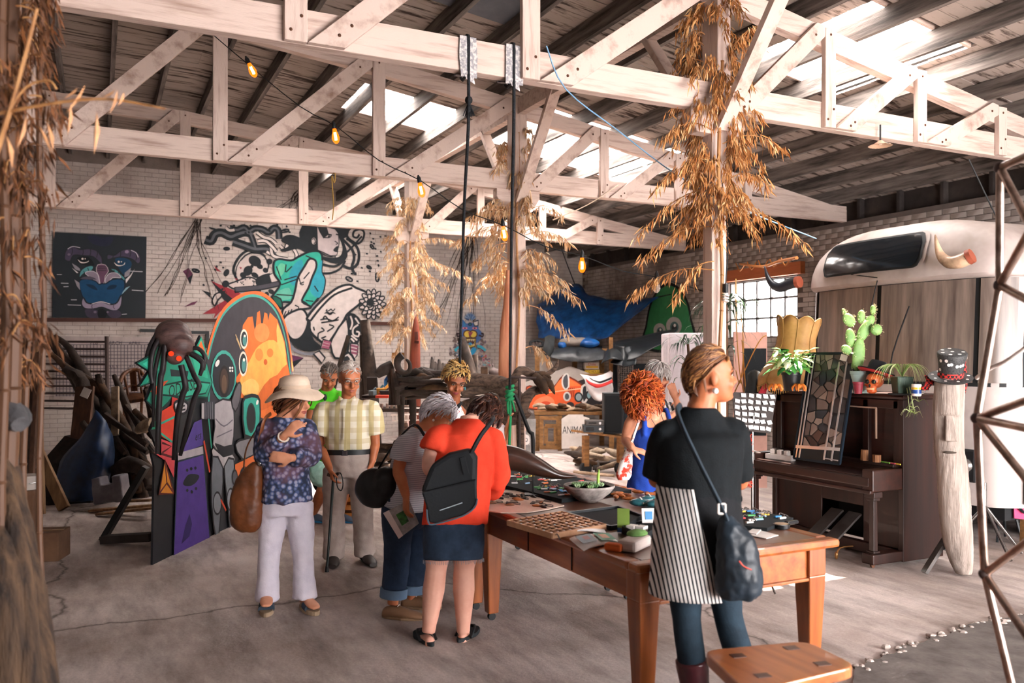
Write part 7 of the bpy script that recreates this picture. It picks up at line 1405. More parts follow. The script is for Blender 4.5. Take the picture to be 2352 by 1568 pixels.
HEADR=[(-.114,.016,.066,.020),(-.107,.030,.081,.002),(-.092,.043,.089,-.018),(-.066,.054,.090,-.045),(-.035,.062,.090,-.066),(-.005,.069,.086,-.086),(.012,.071,.089,-.092),(.032,.073,.093,-.097),(.06,.071,.088,-.098),(.085,.061,.070,-.086),(.104,.041,.042,-.060),(.114,.012,.010,-.026)]
def headframe(f,tilt=0):
    f=f.normalized();r=f.cross(UP).normalized();u=r.cross(f)
    if tilt:r,u=r*math.cos(tilt)+u*math.sin(tilt),u*math.cos(tilt)-r*math.sin(tilt)
    return r,f,u
def head(mb,c,fr,s=1.0):
    r,f,u=fr
    mb.eloft([(c+u*h*s+f*(a+b)/2*s,r*w*s,f*(a-b)/2*s) for h,w,a,b in HEADR],24,2,pw=2.2)
    L=lambda x,y,z:c+(r*x+f*y+u*z)*s
    mb.tube([L(0,.082,.018),L(0,.098,-.008),L(0,.110,-.026),L(0,.092,-.036)],[.007*s,.009*s,.0125*s,.008*s],8,2);mb.ell(L(.012,.096,-.031),.0085*s,8,6);mb.ell(L(-.012,.096,-.031),.0085*s,8,6)
    mb.tube([L(-.05,.074,.028),L(-.02,.091,.028),L(0,.091,.024),L(.02,.091,.028),L(.05,.074,.028)],.0085*s,8,2)
    mb.ell(L(0,.084,-.093),(.018*s,.016*s,.014*s),8,6,Matrix((r,f,u)).transposed());mb.tube([L(-.026,.083,-.059),L(0,.093,-.056),L(.026,.083,-.059)],[.005*s,.0085*s,.005*s],7,2);mb.tube([L(-.022,.083,-.069),L(0,.092,-.07),L(.022,.083,-.069)],[.004*s,.0085*s,.004*s],7,2)
    for k in (-1,1):mb.ell(L(k*.073,-.006,-.012),(.008*s,.019*s,.031*s),10,8,Matrix((r,f,u)).transposed());mb.ell(L(k*.04,.075,-.035),(.02*s,.014*s,.02*s),8,6)
def facebits(par,c,fr,s,lip='#a8544a',iris='#3d2c20',brow='#6b5a4a',eyes=True):
    r,f,u=fr;L=lambda x,y,z:c+(r*x+f*y+u*z)*s;Mf=Matrix((r,f,u)).transposed()
    if eyes:
        for k in (-1,1):
            mb=MB();mb.ell(L(k*.031,.0815,.007),(.0145*s,.008*s,.0068*s),12,8,Mf);e=obj('eye',mb,mat('eye_white','#d8cfc8',rough=.25),par,smooth=180);mb=MB();mb.ell(L(k*.031,.0878,.006),(.006*s,.0035*s,.006*s),10,6,Mf);obj('iris',mb,mat('iris_'+iris[1:],iris,rough=.15),e,smooth=180)
            mb=MB();mb.tube([L(k*.046,.0795,.0085),L(k*.031,.0905,.0145),L(k*.016,.085,.0085)],.0032*s,6,3);obj('upper_lid',mb,mat('lid_'+brow[1:],brow,rough=.6),e,smooth=60)
    for k in (-1,1):mb=MB();mb.tube([L(k*.052,.077,.026),L(k*.035,.093,.034),L(k*.014,.098,.029)],[.003*s,.0045*s,.004*s],6,3);obj('eyebrow',mb,mat('brow_'+brow[1:],brow,rough=.9),par,smooth=60)
    mb=MB();mb.tube([L(-.025,.0865,-.0615),L(-.008,.098,-.057),L(0,.0985,-.059),L(.008,.098,-.057),L(.025,.0865,-.0615)],[.002*s,.0052*s,.005*s,.0052*s,.002*s],6,2);mb.tube([L(-.022,.087,-.066),L(0,.0975,-.069),L(.022,.087,-.066)],[.002*s,.0065*s,.002*s],6,3);obj('lips',mb,mat('lips_'+lip[1:],lip,rough=.45),par,smooth=60)
def hair(par,c,fr,s,cols,n=420,ln=.09,lift=.006,flow=(0,-.3,-1),curl=0,line=(.45,.05,-.55),thick=.007,cap=True,seed=1,clump=1.0,topf=None,rad=(.078,.098,.112),name='hair',jit=.35):
    """tufts combed over the scalp; flow in head axes (right, front, up)"""
    rr=random.Random(seed);r,f,u=fr;mb=MB();Mf=Matrix((r,f,u)).transposed();o=V((0,-.006,.006));HM=mat('hair_strands',None,rough=.55,attr=True,var=.35,sc_=30,spec=.3)
    if cap:
        vs=[];n1,m1=26,14;q=MB()
        for i in range(m1+1):
            for j in range(n1):
                az=2*math.pi*j/n1;x=math.cos(az)
                lo=line[0] if x > .5 else (lerp(line[1],line[0],(x)/.5) if x > 0 else lerp(line[1],line[2],-x))
                el=lerp(lo,math.pi/2,i/m1);d=V((math.sin(az)*math.cos(el),math.cos(az)*math.cos(el),math.sin(el)));g_=1.035
                vs.append(c+(Mf@(o+V((d.x*rad[0],d.y*rad[1],d.z*rad[2]))*g_))*s)
        mb.add(vs,[(i*n1+j,i*n1+(j+1) % n1,(i+1)*n1+(j+1) % n1,(i+1)*n1+j) for i in range(m1) for j in range(n1)],cols[0])
    for k in range(n):
        az=rr.uniform(-math.pi,math.pi);x=math.cos(az);lo=line[0] if x > .5 else (lerp(line[1],line[0],x/.5) if x > 0 else lerp(line[1],line[2],-x))
        el=math.asin(rr.uniform(math.sin(lo),1));d=V((math.sin(az)*math.cos(el),math.cos(az)*math.cos(el),math.sin(el)))
        p=o+V((d.x*rad[0],d.y*rad[1],d.z*rad[2]))*1.01;pts=[p.copy()];fl=V(flow)+V((d.x*.5,d.y*.3,0))+V((rr.gauss(0,jit),rr.gauss(0,jit),rr.gauss(0,jit*.5)))
        L_=ln*rr.uniform(.65,1.2);st=6;ph=rr.uniform(0,6.28)
        for i in range(st):
            nrm=V((p.x-o.x,p.y-o.y,p.z-o.z));nrm=V((nrm.x/rad[0]**2,nrm.y/rad[1]**2,nrm.z/rad[2]**2)).normalized();tg=fl-nrm*fl.dot(nrm)
            if tg.length < 1e-4:tg=V((0,-1,0))
            p=p+tg.normalized()*L_/st
            if curl:p += V((math.cos(ph+i*2.0),math.sin(ph+i*2.0),math.sin(ph*2+i*1.7)))*curl
            q=p-o;m_=math.sqrt((q.x/rad[0])**2+(q.y/rad[1])**2+(q.z/rad[2])**2);tgt=1.02+lift/rad[0]*(i+1)/st*3
            if m_ < tgt:p=o+q*(tgt/m_)
            pts.append(p.copy())
        w=thick*rr.uniform(.6,1.3);mb.tube([c+(Mf@p_)*s for p_ in pts],[w*.7*s,w*s,w*s,w*s,w*.9*s,w*.7*s,w*.2*s],5,col=rr.choice(cols),flat=.55)
    return obj(name,mb,HM,par,smooth=70)
def limb(mb,pts,rs,sp=4,n=14):mb.tube(pts,rs,n,sp)
def person(label,Z,J,base_px,sk,face,hs=1.0,fat=1.0,htilt=0,hands=None,legs=True,feet=True,bodyscale=1.0,cat='person'):
    P={k:W(v[0],v[1],Z+(v[2] if len(v) > 2 else 0)) for k,v in J.items()}
    b=W(base_px,HY,Z);b.z=0;t=thing('person',label,cat,b);mb=MB();k=fat
    sd=(P['sR']-P['sL']);sd.z *= .3;sd.normalize();spine=(P['neck']-P['pelvis']).normalized();fr_=spine.cross(sd).normalized()*1.0
    P['side'],P['front']=sd,fr_;sw=(P['sR']-P['sL']).length/2;P['sw']=sw
    ch=P['pelvis'].lerp(P['neck'],.68);wa=P['pelvis'].lerp(P['neck'],.32)
    if 'chest' in P:ch=P['chest']
    if 'waist' in P:wa=P['waist']
    P['ch'],P['wa']=ch,wa
    mb.eloft([(P['pelvis']-spine*.07,sd*.11*k,fr_*.085*k),(P['pelvis'],sd*.155*k,fr_*.105*k),(wa,sd*.128*k,fr_*.088*k),(ch,sd*min(.165*k,sw*.95),fr_*.108*k),(P['sL'].lerp(P['sR'],.5)-spine*.02,sd*sw*.86,fr_*.075*k),(P['neck'],sd*.06,fr_*.055),(P['neck']+spine*.03,sd*.05,fr_*.05)],22,3)
    fr=headframe(face,htilt);hc=P['head'];mb.tube([P['neck']-spine*.05,P['neck'].lerp(hc,.45),hc-fr[1]*.02*hs-fr[2]*.03*hs],[.062,.052*hs,.055*hs],14,3);head(mb,hc,fr,hs)
    for s in 'LR':
        if 'e'+s in P:
            limb(mb,[P['s'+s]-spine*.02-(P['s'+s]-P['neck'])*.1,P['s'+s].lerp(P['e'+s],.35),P['e'+s],P['e'+s].lerp(P['w'+s],.35),P['w'+s]],[.056*k,.05*k,.039*k,.04*k,.026*k])
            hd=(hands or {}).get(s)
            if hd:hand(mb,P['w'+s],hd[0],hd[1],hd[2],hd[4] if len(hd) > 4 else 1.0,hd[3])
        if legs and 'k'+s in P:
            limb(mb,[P['h'+s],P['h'+s].lerp(P['k'+s],.4),P['k'+s],P['k'+s].lerp(P['a'+s],.35),P['a'+s].lerp(P['k'+s],.12),P['a'+s]],[.088*k,.082*k,.057*k,.060*k,.038*k,.036*k])
            if feet and 't'+s in P:
                a,tt=P['a'+s],P['t'+s];d=tt-a;d.z=0;d.normalize();q=d.cross(UP);h0=V((a.x,a.y,tt.z));mb.eloft([(h0-d*.05+UP*.025,q*.022,UP*.022),(h0-d*.03+UP*.035,q*.031,UP*.038),(h0+d*.03+UP*.035,q*.034,UP*.036),(h0+d*.1+UP*.024,q*.043,UP*.024),(h0+d*.15+UP*.016,q*.042,UP*.016),(h0+d*.185+UP*.012,q*.026,UP*.011)],16,2)
    skin('body',mb,sk,t,.0075,3)
    P['fr'],P['hs']=fr,hs;return t,P
def torso_cloth(mb,P,ks=1.0,lo=0.0,w=None,up=1.0,neck=True,g=.022):
    """garment shell over the trunk; w overrides (half width, half depth) rows from hem up"""
    sd,fr,sp=P['side'],P['front'],(P['neck']-P['pelvis']).normalized();sw=P['sw']
    rows=[(P['pelvis']+sp*lo,.165*ks+g,.118*ks+g),(P['wa'],.138*ks+g,.100*ks+g),(P['ch'],min(.172*ks,sw*.97)+g,.120*ks+g)]
    if w:rows=[(P['pelvis'].lerp(P['neck'],a),b,c) for a,b,c in w]
    secs=[(c,sd*a,fr*b) for c,a,b in rows]+[(P['sL'].lerp(P['sR'],.5)-sp*.01,sd*(sw*.92+g*.4),fr*(.085*ks+g*.5)),(P['neck']+sp*.005,sd*.075,fr*.07)]
    mb.eloft(secs,26,3)
def sleeve(mb,P,s,end,r0=.068,r1=.06,r2=None,sp=(0,0,0)):
    a,b=P['s'+s],P['e'+s]
    s0=a.lerp(P['neck'],.38)-V((0,0,.035));s1=a-V((0,0,.03))
    if end <= 1:mb.tube([s0,s1,a.lerp(b,.4),a.lerp(b,end)],[r0*.55,r0*.86,(r0+r1)/2,r1],16,3)
    else:mb.tube([s0,s1,a.lerp(b,.4),b,b.lerp(P['w'+s],.4),b.lerp(P['w'+s],end-1)],[r0*.55,r0*.86,r0*.95,r1,r1*.9,r2 or r1*.8],16,4)
def fabric(name,col,col2=None,rough=.85,sc_=10,lo=.3,hi=.7,bump=.15,bsc=120,axis=None):return mat(name,col,rough=rough,col2=col2,sc_=sc_,lo=lo,hi=hi,bump=bump,bsc=bsc,axis=axis,spec=.2)
def stripes(name,a,b,vec,sc_,width=.5,rough=.85,second=None,c3=None):
    m=bpy.data.materials.new(name);t,bb,N=nodes(m);L=t.links.new;tc=N('TexCoord')
    def band(vec,sc_,width):
        dp=N('VectorMath',operation='DOT_PRODUCT');L(tc.outputs['Object'],dp.inputs[0]);dp.inputs[1].default_value=vec
        mu=N('Math',operation='MULTIPLY');L(dp.outputs['Value'],mu.inputs[0]);mu.inputs[1].default_value=sc_
        fr=N('Math',operation='FRACT');L(mu.outputs[0],fr.inputs[0]);lt=N('Math',operation='LESS_THAN');L(fr.outputs[0],lt.inputs[0]);lt.inputs[1].default_value=width;return lt
    mx=N('MixRGB');mx.inputs[1].default_value=col4(a);mx.inputs[2].default_value=col4(b);L(band(vec,sc_,width).outputs[0],mx.inputs[0]);src=mx
    if second:m2=N('MixRGB',blend_type='MIX');L(mx.outputs[0],m2.inputs[1]);m2.inputs[2].default_value=col4(c3);q=N('Math',operation='MULTIPLY');L(band(second,sc_,width).outputs[0],q.inputs[0]);q.inputs[1].default_value=.5;L(q.outputs[0],m2.inputs[0]);src=m2
    L(src.outputs[0],bb.inputs['Base Color']);bb.inputs['Roughness'].default_value=rough;bb.inputs['Specular IOR Level'].default_value=.2;return m
def shoe(mb,a,tt,s=1.0,h=.045):
    d=tt-a;d.z=0;d.normalize();q=d.cross(UP);h0=V((a.x,a.y,0));mb.eloft([(h0-d*.065*s+UP*.03,q*.026*s,UP*.028),(h0-d*.04*s+UP*h*.9,q*.036*s,UP*h*.88),(h0+d*.03*s+UP*h,q*.039*s,UP*h),(h0+d*.1*s+UP*.034,q*.047*s,UP*.033),(h0+d*.16*s+UP*.026,q*.046*s,UP*.025),(h0+d*.205*s+UP*.02,q*.027*s,UP*.018)],18,2)
def sole(a,tt,par,m,s=1.0,w=.05,th=.02,L=.2,back=.07,name='sole'):
    d=tt-a;d.z=0;d.normalize();q=d.cross(UP);h0=V((a.x,a.y,.002));mb=MB();pts=[]
    for k in range(20):
        an=2*math.pi*k/20;x=math.cos(an);pts.append(h0+d*((L-back)/2+(L+back)/2*x)*s+q*math.sin(an)*w*(1 if x > 0 else .8)*s)
    mb.prism(pts,(0,0,th));return obj(name,mb,m,par,bevel=.004)
def glasses(par,c,fr,s,m,r_=.024):
    r,f,u=fr;mb=MB();L=lambda x,y,z:c+(r*x+f*y+u*z)*s
    for k in (-1,1):mb.tube([L(k*.034+r_*math.cos(a*.524),.101,.004+r_*.8*math.sin(a*.524)) for a in range(13)],.0016*s,5);mb.tube([L(k*.058,.099,.008),L(k*.076,.05,.008),L(k*.079,-.01,.004)],.0016*s,5)
    mb.tube([L(-.01,.102,.008),L(.01,.102,.008)],.0016*s,5);return obj('glasses',mb,m,par)
WIRE=mat('thin_metal_frame','#4a4542',rough=.3,metal=.7)
# ---- 1 woman with sun hat
t,P=person('woman in a beige sun hat, dark floral blouse and white trousers',5.75,dict(head=(678,916),neck=(655,958),sR=(612,972,-.02),sL=(702,970,.06),eR=(606,1046,-.06),wR=(656,998,-.24),eL=(714,1044,.0),wL=(668,1052,-.2),pelvis=(658,1140),hR=(630,1155),hL=(688,1155,.03),kR=(619,1270,-.02),kL=(696,1275,.02),aR=(613,1378),aL=(700,1376),tR=(611,1398,-.2),tL=(722,1398,-.12)),660,SK_F,cv(.86,-.42,-.22),1.05,.95,
    hands={'R':(W(692,962,5.5)-W(656,998,5.51),cv(.3,.8,-.3),-1,.9),'L':(cv(-1,-.1,.1),cv(.1,.9,0),1,.4)})
FLO=bpy.data.materials.new('dark_floral_chiffon');tt,bb,N=nodes(FLO);tc=N('TexCoord');vo=N('TexVoronoi',i_Scale=30);tt.links.new(tc.outputs['Object'],vo.inputs['Vector']);rp=N('ValToRGB');tt.links.new(vo.outputs['Distance'],rp.inputs[0]);e=rp.color_ramp.elements;e[0].position=.25;e[0].color=col4('#9a9cb5');e[1].position=.62;e[1].color=col4('#1f2b44');e2=rp.color_ramp.elements.new(.42);e2.color=col4('#4a5a86')
ns=N('TexNoise',i_Scale=5,i_Detail=3);tt.links.new(tc.outputs['Object'],ns.inputs['Vector']);r2=N('ValToRGB');tt.links.new(ns.outputs[0],r2.inputs[0]);r2.color_ramp.elements[0].position=.5;r2.color_ramp.elements[1].position=.62;mx=N('MixRGB',blend_type='MIX');mx.inputs[2].default_value=col4('#8a5a62');q=N('Math',operation='MULTIPLY');q.inputs[1].default_value=.45;tt.links.new(r2.outputs[0],q.inputs[0]);tt.links.new(q.outputs[0],mx.inputs[0]);tt.links.new(rp.outputs[0],mx.inputs[1]);tt.links.new(mx.outputs[0],bb.inputs['Base Color']);bb.inputs['Roughness'].default_value=.8
mb=MB();torso_cloth(mb,P,.95,w=[(-.06,.178,.14),(.1,.168,.132),(.35,.152,.122),(.7,.16,.135)]);sleeve(mb,P,'R',1.8,.075,.072,.05);sleeve(mb,P,'L',1.85,.075,.075,.06);skin('blouse',mb,FLO,t,.01,3,.012,12)
WHT=fabric('white_denim','#d9d2dc','#c3bccb',sc_=6);mb=MB();sd,fr=P['side'],P['front']
mb.eloft([(P['pelvis']-UP*.12,sd*.16,fr*.115),(P['pelvis']+UP*.03,sd*.158,fr*.12)],22,2)
for s in 'LR':mb.tube([P['h'+s],P['h'+s].lerp(P['k'+s],.4),P['k'+s],P['k'+s].lerp(P['a'+s],.5),P['a'+s].lerp(P['k'+s],.02)],[.098,.092,.072,.072,.088],18,4)
skin('trousers',mb,WHT,t,.01,3,.008,11)
hair(t,P['head'],P['fr'],1.05,['#6b432c','#8a5a3a','#573420'],300,.26,.01,(0,-1.3,-1),seed=2,thick=.009,line=(.62,.25,-.5),jit=.2);facebits(t,P['head'],P['fr'],1.05)
SAND=mat('navy_sandal','#2f3c4a',rough=.7);ESP=mat('rope_sole','#a38d74',rough=.9)
for s in 'LR':
    sole(P['a'+s],P['t'+s],t,ESP,1,.05,.03,.2,.06);d=P['t'+s]-P['a'+s];d.z=0;d.normalize();q=d.cross(UP);h0=V((P['a'+s].x,P['a'+s].y,0));mb=MB()
    mb.eloft([(h0+d*.06+UP*.045,q*.052,UP*.04),(h0+d*.12+UP*.035,q*.054,UP*.034)],16);obj('sandal_strap',mb,SAND,t,smooth=60)
hb=P['head']+P['fr'][2]*.062-P['fr'][1]*.022;HATM=fabric('beige_hat_cotton','#d8c4b0','#c4ad98',sc_=8);Mh=Matrix(P['fr']).transposed() @ Matrix.Rotation(.28,3,'X')
ht=thing('sun_hat','beige floppy cotton sun hat worn by the woman in white trousers','hat',hb);mb=MB();n=40
mb.loft([[hb+Mh@V((r*math.cos(2*math.pi*k/n),r*1.12*math.sin(2*math.pi*k/n),z+(w_*math.sin(2*math.pi*k/n*3+.6)))) for k in range(n)] for r,z,w_ in ((.185,-.065,.016),(.15,-.026,.01),(.1,.0,0),(.097,.045,0),(.086,.078,0),(.055,.095,0),(.002,.101,0))],cap=False);o=obj('hat_shell',mb,HATM,ht,smooth=180);o.modifiers.new('th','SOLIDIFY').thickness=.006
mb=MB();mb.loft([[hb+Mh@V((r*math.cos(2*math.pi*k/n),r*1.12*math.sin(2*math.pi*k/n),z)) for k in range(n)] for r,z in ((.102,.002),(.102,.024))],cap=False);obj('hat_band',mb,fabric('hat_band_cotton','#c9b19b'),ht,smooth=180)
LTH=mat('tan_leather','#7d4524',rough=.45,col2='#4b2814',sc_=4,bump=.2);bg_=thing('leather_bag','slouchy brown leather bag hanging from the sun-hat woman','bag',W(570,1225,5.65));mb=MB();zb=5.68
mb.eloft([(W(568,1222,zb),RT*.05,FW*.04),(W(566,1205,zb),RT*.1,FW*.07),(W(566,1160,zb),RT*.115,FW*.075),(W(572,1110,zb),RT*.095,FW*.06),(W(582,1075,zb),RT*.06,FW*.04),(W(590,1060,zb),RT*.02,FW*.02)],20,3);skin('pouch',mb,LTH,bg_,.01,3,.008,14)
mb=MB();mb.tube([W(588,1068,zb),W(597,1010,zb-.02),W(607,965,zb-.03),W(622,950,zb+.05)],[.016,.016,.015,.014],8,4,flat=.4);mb.tube([W(560,1075,zb),W(566,1030,zb),W(590,985,zb+.05),W(615,952,zb+.08)],.013,8,4,flat=.4);obj('strap',mb,LTH,bg_,smooth=60);mb=MB();mb.ell(W(597,1064,zb-.04),(.016,.012,.02),8,6);obj('buckle',mb,CHR,bg_,smooth=60)
mb=MB();mb.tube([P['wR']+(P['eR']-P['wR']).normalized()*.03+V((.034*math.cos(a*.6),.02*math.sin(a*.6),.03*math.sin(a*.6))) for a in range(11)],.007,6);obj('bracelet',mb,mat('ivory_bangle','#e0d3c4',rough=.4),t,smooth=60)
# ---- 2 elderly man with cane
t,P=person('elderly man in a yellow plaid shirt leaning on a walking stick',7.05,dict(head=(803,868),neck=(800,916,.03),sR=(745,932),sL=(852,928),eR=(733,1020,-.02),wR=(758,1076,-.2),eL=(862,1015,.03),wL=(855,1062,-.04),pelvis=(800,1062),hR=(773,1075),hL=(829,1073),kR=(768,1172,-.04),kL=(832,1166,.0),aR=(766,1276),aL=(838,1270,.05),tR=(764,1292,-.2),tL=(852,1284,-.1)),800,SK_T,cv(.38,-.86,-.34),1.14,1.0,
    hands={'R':(cv(.25,-.1,-1),cv(.9,.3,.2),1,1.0,1.05),'L':(cv(-.35,-.2,-1),cv(-.8,.2,0),1,.3)},feet=False)
PLA=stripes('yellow_plaid_cotton','#d8d0bd','#bfb083',(CA,-SA,0),11,.45,second=(0,0,1),c3='#b5a274');mb=MB();torso_cloth(mb,P,1.06,w=[(.2,.18,.142),(.28,.19,.152),(.42,.192,.155),(.7,.2,.15)]);sleeve(mb,P,'R',.78,.088,.092);sleeve(mb,P,'L',.78,.088,.092);skin('plaid_shirt',mb,PLA,t,.011,3,.012,9)
mb=MB();cn=P['neck']; 
for k in (-1,1):mb.prism([cn+cv(k*.01,-.075,-.01),cn+cv(k*.065,-.06,.03),cn+cv(k*.085,-.07,-.03),cn+cv(k*.045,-.1,-.06)],FW*.012)
obj('collar',mb,PLA,t);mb=MB();mb.beam(cn+cv(.0,-.158,-.07),P['pelvis']+cv(.01,-.185,.12),.022,.006,up=FW);obj('button_placket',mb,PLA,t)
CHN=fabric('beige_chino','#b8a9a1','#978780',sc_=5);mb=MB();sd,fr=P['side'],P['front'];mb.eloft([(P['pelvis']-UP*.12,sd*.18,fr*.13),(P['pelvis']+UP*.02,sd*.188,fr*.14),(P['pelvis']+UP*.085,sd*.178,fr*.138)],24,2)
for s in 'LR':mb.tube([P['h'+s],P['h'+s].lerp(P['k'+s],.4),P['k'+s],P['k'+s].lerp(P['a'+s],.5),P['a'+s]+V((0,0,-.01))],[.112,.108,.09,.085,.09],18,4)
skin('chinos',mb,CHN,t,.011,3,.012,9);mb=MB();mb.eloft([(P['pelvis']+UP*.07,sd*.194,fr*.15),(P['pelvis']+UP*.112,sd*.19,fr*.148)],30,cap=False);obj('belt',mb,BLKR,t,smooth=60);mb=MB();mb.box(P['pelvis']+UP*.095-FW*.15,(.05,.02,.04),-AN);obj('buckle',mb,CHR,t)
SHO=mat('dark_brown_shoe','#2b2320',rough=.5)
for s in 'LR':mb=MB();shoe(mb,P['a'+s],P['t'+s],1.12);obj('shoe',mb,SHO,t,smooth=60)
hair(t,P['head'],P['fr'],1.14,['#c9bdb4','#dcd3cc','#a89a90'],360,.06,.003,(.2,-.8,-.5),seed=4,line=(.75,.25,-.4),thick=.006);facebits(t,P['head'],P['fr'],1.14,'#9d5a4a',brow='#b5a59a');glasses(t,P['head'],P['fr'],1.14,WIRE)
ct=W(766,1092,6.83);cn2=W(751,HY+1.72*F/6.75,6.75);st=thing('walking_stick','dark walking stick with wrist strap held by the elderly man','walking stick',cn2);mb=MB();mb.tube([cn2+V((0,0,.03)),cn2.lerp(ct,.5),ct],[.01,.011,.012],10);obj('shaft',mb,mat('dark_green_stick','#1d2a2a',rough=.3),st,smooth=60);mb=MB();mb.tube([cn2,cn2+V((0,0,.045))],[.017,.012],10);obj('ferrule',mb,BLKR,st,smooth=60)
mb=MB();mb.tube([ct+cv(-.05,0,.01),ct,ct+cv(.04,0,.02)],[.014,.016,.012],8,2);obj('handle',mb,mat('dark_wood_grip','#3d2a20',rough=.4),st,smooth=60);mb=MB();mb.tube([ct,W(782,1086,6.8),W(788,1110,6.8),W(784,1126,6.8),W(775,1118,6.8),W(772,1090,6.82)],.005,5,4);obj('wrist_strap',mb,BLKR,st)
# ---- 3 man in neon green
t,P=person('man in a neon green polo and dark shorts bending behind the couple',8.85,dict(head=(757,862,-.1),neck=(750,893),sR=(722,906),sL=(780,904),eR=(712,960,-.1),wR=(728,1000,-.3),eL=(790,955,-.1),wL=(770,995,-.3),pelvis=(748,1062,.25),hR=(735,1078,.15),hL=(765,1078,.15),kR=(742,1118,-.25),kL=(790,1118,-.25),aR=(718,1184,-.05),aL=(780,1186,-.05),tR=(740,1194,-.1),tL=(800,1196,-.1)),750,SK_T,cv(.15,-.75,-.65),1.12,1.0,hands={'R':(cv(.5,-.5,-.5),cv(.5,.3,-.6),-1,.6),'L':(cv(-.5,-.5,-.5),cv(-.5,.3,-.6),1,.6)},feet=False)
NEON=fabric('neon_green_polo','#5fd32f','#48b822');mb=MB();torso_cloth(mb,P,1.05,w=[(.0,.18,.14),(.35,.185,.14),(.7,.19,.14)]);sleeve(mb,P,'R',.7,.08,.085);sleeve(mb,P,'L',.7,.08,.085);skin('polo_shirt',mb,NEON,t,.012,3,.01,9)
MINT=fabric('pale_mint_cloth','#a9d2c4','#8ab8a8');DSH=fabric('black_shorts','#1c2022');mb=MB();mb.eloft([(P['pelvis'],P['side']*.18,P['front']*.14),(P['pelvis']+UP*.1,P['side']*.18,P['front']*.14)],20)
for s in 'LR':mb.tube([P['h'+s],P['h'+s].lerp(P['k'+s],.9)],[.11,.1],16,0)
skin('shorts',mb,DSH,t,.012,3,.006);mb=MB();mb.ell(W(733,1088,8.55),(.11,.1,.14),16,10,Matrix.Rotation(-.4,3,FW));skin('mint_bag_cloth',mb,MINT,t,.012,2,.012,14)
for s in 'LR':mb=MB();shoe(mb,P['a'+s],P['t'+s],1.1);obj('shoe',mb,mat('grey_blue_slipper','#56687d',rough=.7),t,smooth=60);sole(P['a'+s],P['t'+s],t,mat('blue_sole','#2f7fb5',rough=.5),1.1,.05,.02,.21,.07)
hair(t,P['head'],P['fr'],1.12,['#7d7068','#948981','#5f544d'],260,.05,.004,(.1,-.9,-.3),seed=6,line=(.6,.2,-.4),thick=.006);facebits(t,P['head'],P['fr'],1.12,'#8d4a3a',brow='#4a3a30')
mb=MB();c_=P['neck']+cv(.02,-.16,-.08);mb.ell(c_,(.02,.012,.035),8,6);obj('hung_sunglasses',mb,BLKR,t,smooth=60)
# ---- 4 blonde woman looking down
t,P=person('short-haired blonde woman in a patterned halter top looking down',7.5,dict(head=(1046,872,-.1),neck=(1040,925),sR=(998,946),sL=(1082,944,.05),eR=(985,1010,-.05),wR=(1010,1055,-.25),eL=(1092,1005),wL=(1075,1050,-.2),pelvis=(1040,1080),hR=(1015,1090),hL=(1065,1090),kR=(1015,1170),kL=(1065,1170),aR=(1015,1250),aL=(1065,1250),tR=(1013,1262,-.2),tL=(1066,1262,-.2)),1040,SK_B,cv(.22,-.8,-.48),1.14,1.0,hands={'R':(cv(.3,-.4,-.8),cv(.7,.2,0),-1,.6),'L':(cv(-.3,-.4,-.8),cv(-.7,.2,0),1,.6)},htilt=.1)
GEO=bpy.data.materials.new('white_geometric_print');tt,bb,N=nodes(GEO);tc=N('TexCoord');vo=N('TexVoronoi',distance='MANHATTAN',i_Scale=13,i_Randomness=0.0);tt.links.new(tc.outputs['Object'],vo.inputs['Vector']);rp=N('ValToRGB');rp.color_ramp.interpolation='CONSTANT';tt.links.new(vo.outputs['Distance'],rp.inputs[0]);els=rp.color_ramp.elements;els[0].color=col4('#2b2f55');els[1].position=.18;els[1].color=col4('#e6ddd8')
for p_,c_ in ((.36,'#d8762f'),(.46,'#efe6e0'),(.6,'#a83a4a'),(.68,'#efe6e0')):e=els.new(p_);e.color=col4(c_)
tt.links.new(rp.outputs[0],bb.inputs['Base Color']);bb.inputs['Roughness'].default_value=.8
mb=MB();torso_cloth(mb,P,1.0,w=[(-.05,.17,.13),(.35,.16,.125),(.62,.165,.135),(.78,.12,.12)]); 
mb2=MB();sd,fr=P['side'],P['front'];mb2.eloft([(P['pelvis']-UP*.02,sd*.175,fr*.13),(P['wa'],sd*.16,fr*.125),(P['ch'],sd*.172,fr*.138),(P['ch'].lerp(P['neck'],.45),sd*.11,fr*.125),(P['neck']-UP*.0,sd*.065,fr*.075)],24,3);skin('halter_top',mb2,GEO,t,.011,3,.006)
mb=MB();mb.tube([P['neck']+cv(-.07,.0,.0),P['neck']+cv(-.05,-.08,-.03),P['neck']+cv(.0,-.115,-.07),P['neck']+cv(.05,-.08,-.03),P['neck']+cv(.07,0,0)],.017,8,4);obj('black_neckband',mb,BLKV,t,smooth=60)
mb=MB();mb.eloft([(P['pelvis']-UP*.5,sd*.24,fr*.2),(P['pelvis']+UP*.02,sd*.17,fr*.13)],24,2);obj('dark_skirt',mb,fabric('dark_skirt_cloth','#23262d'),t,smooth=60)
hair(t,P['head'],P['fr'],1.14,['#3a2618','#b5813f','#d9b068','#e0be80'],460,.07,.012,(.8,.25,-.1),seed=8,line=(.85,.3,-.4),thick=.0075,jit=.5);facebits(t,P['head'],P['fr'],1.14,'#7d2f35',brow='#2a1a14')
mb=MB();mb.ell(P['head']+P['fr'][0]*-.088+V((0,0,-.07)),(.008,.008,.016),8,6);obj('earring',mb,mat('teal_stone','#3f8f9a',rough=.3),t,smooth=60)
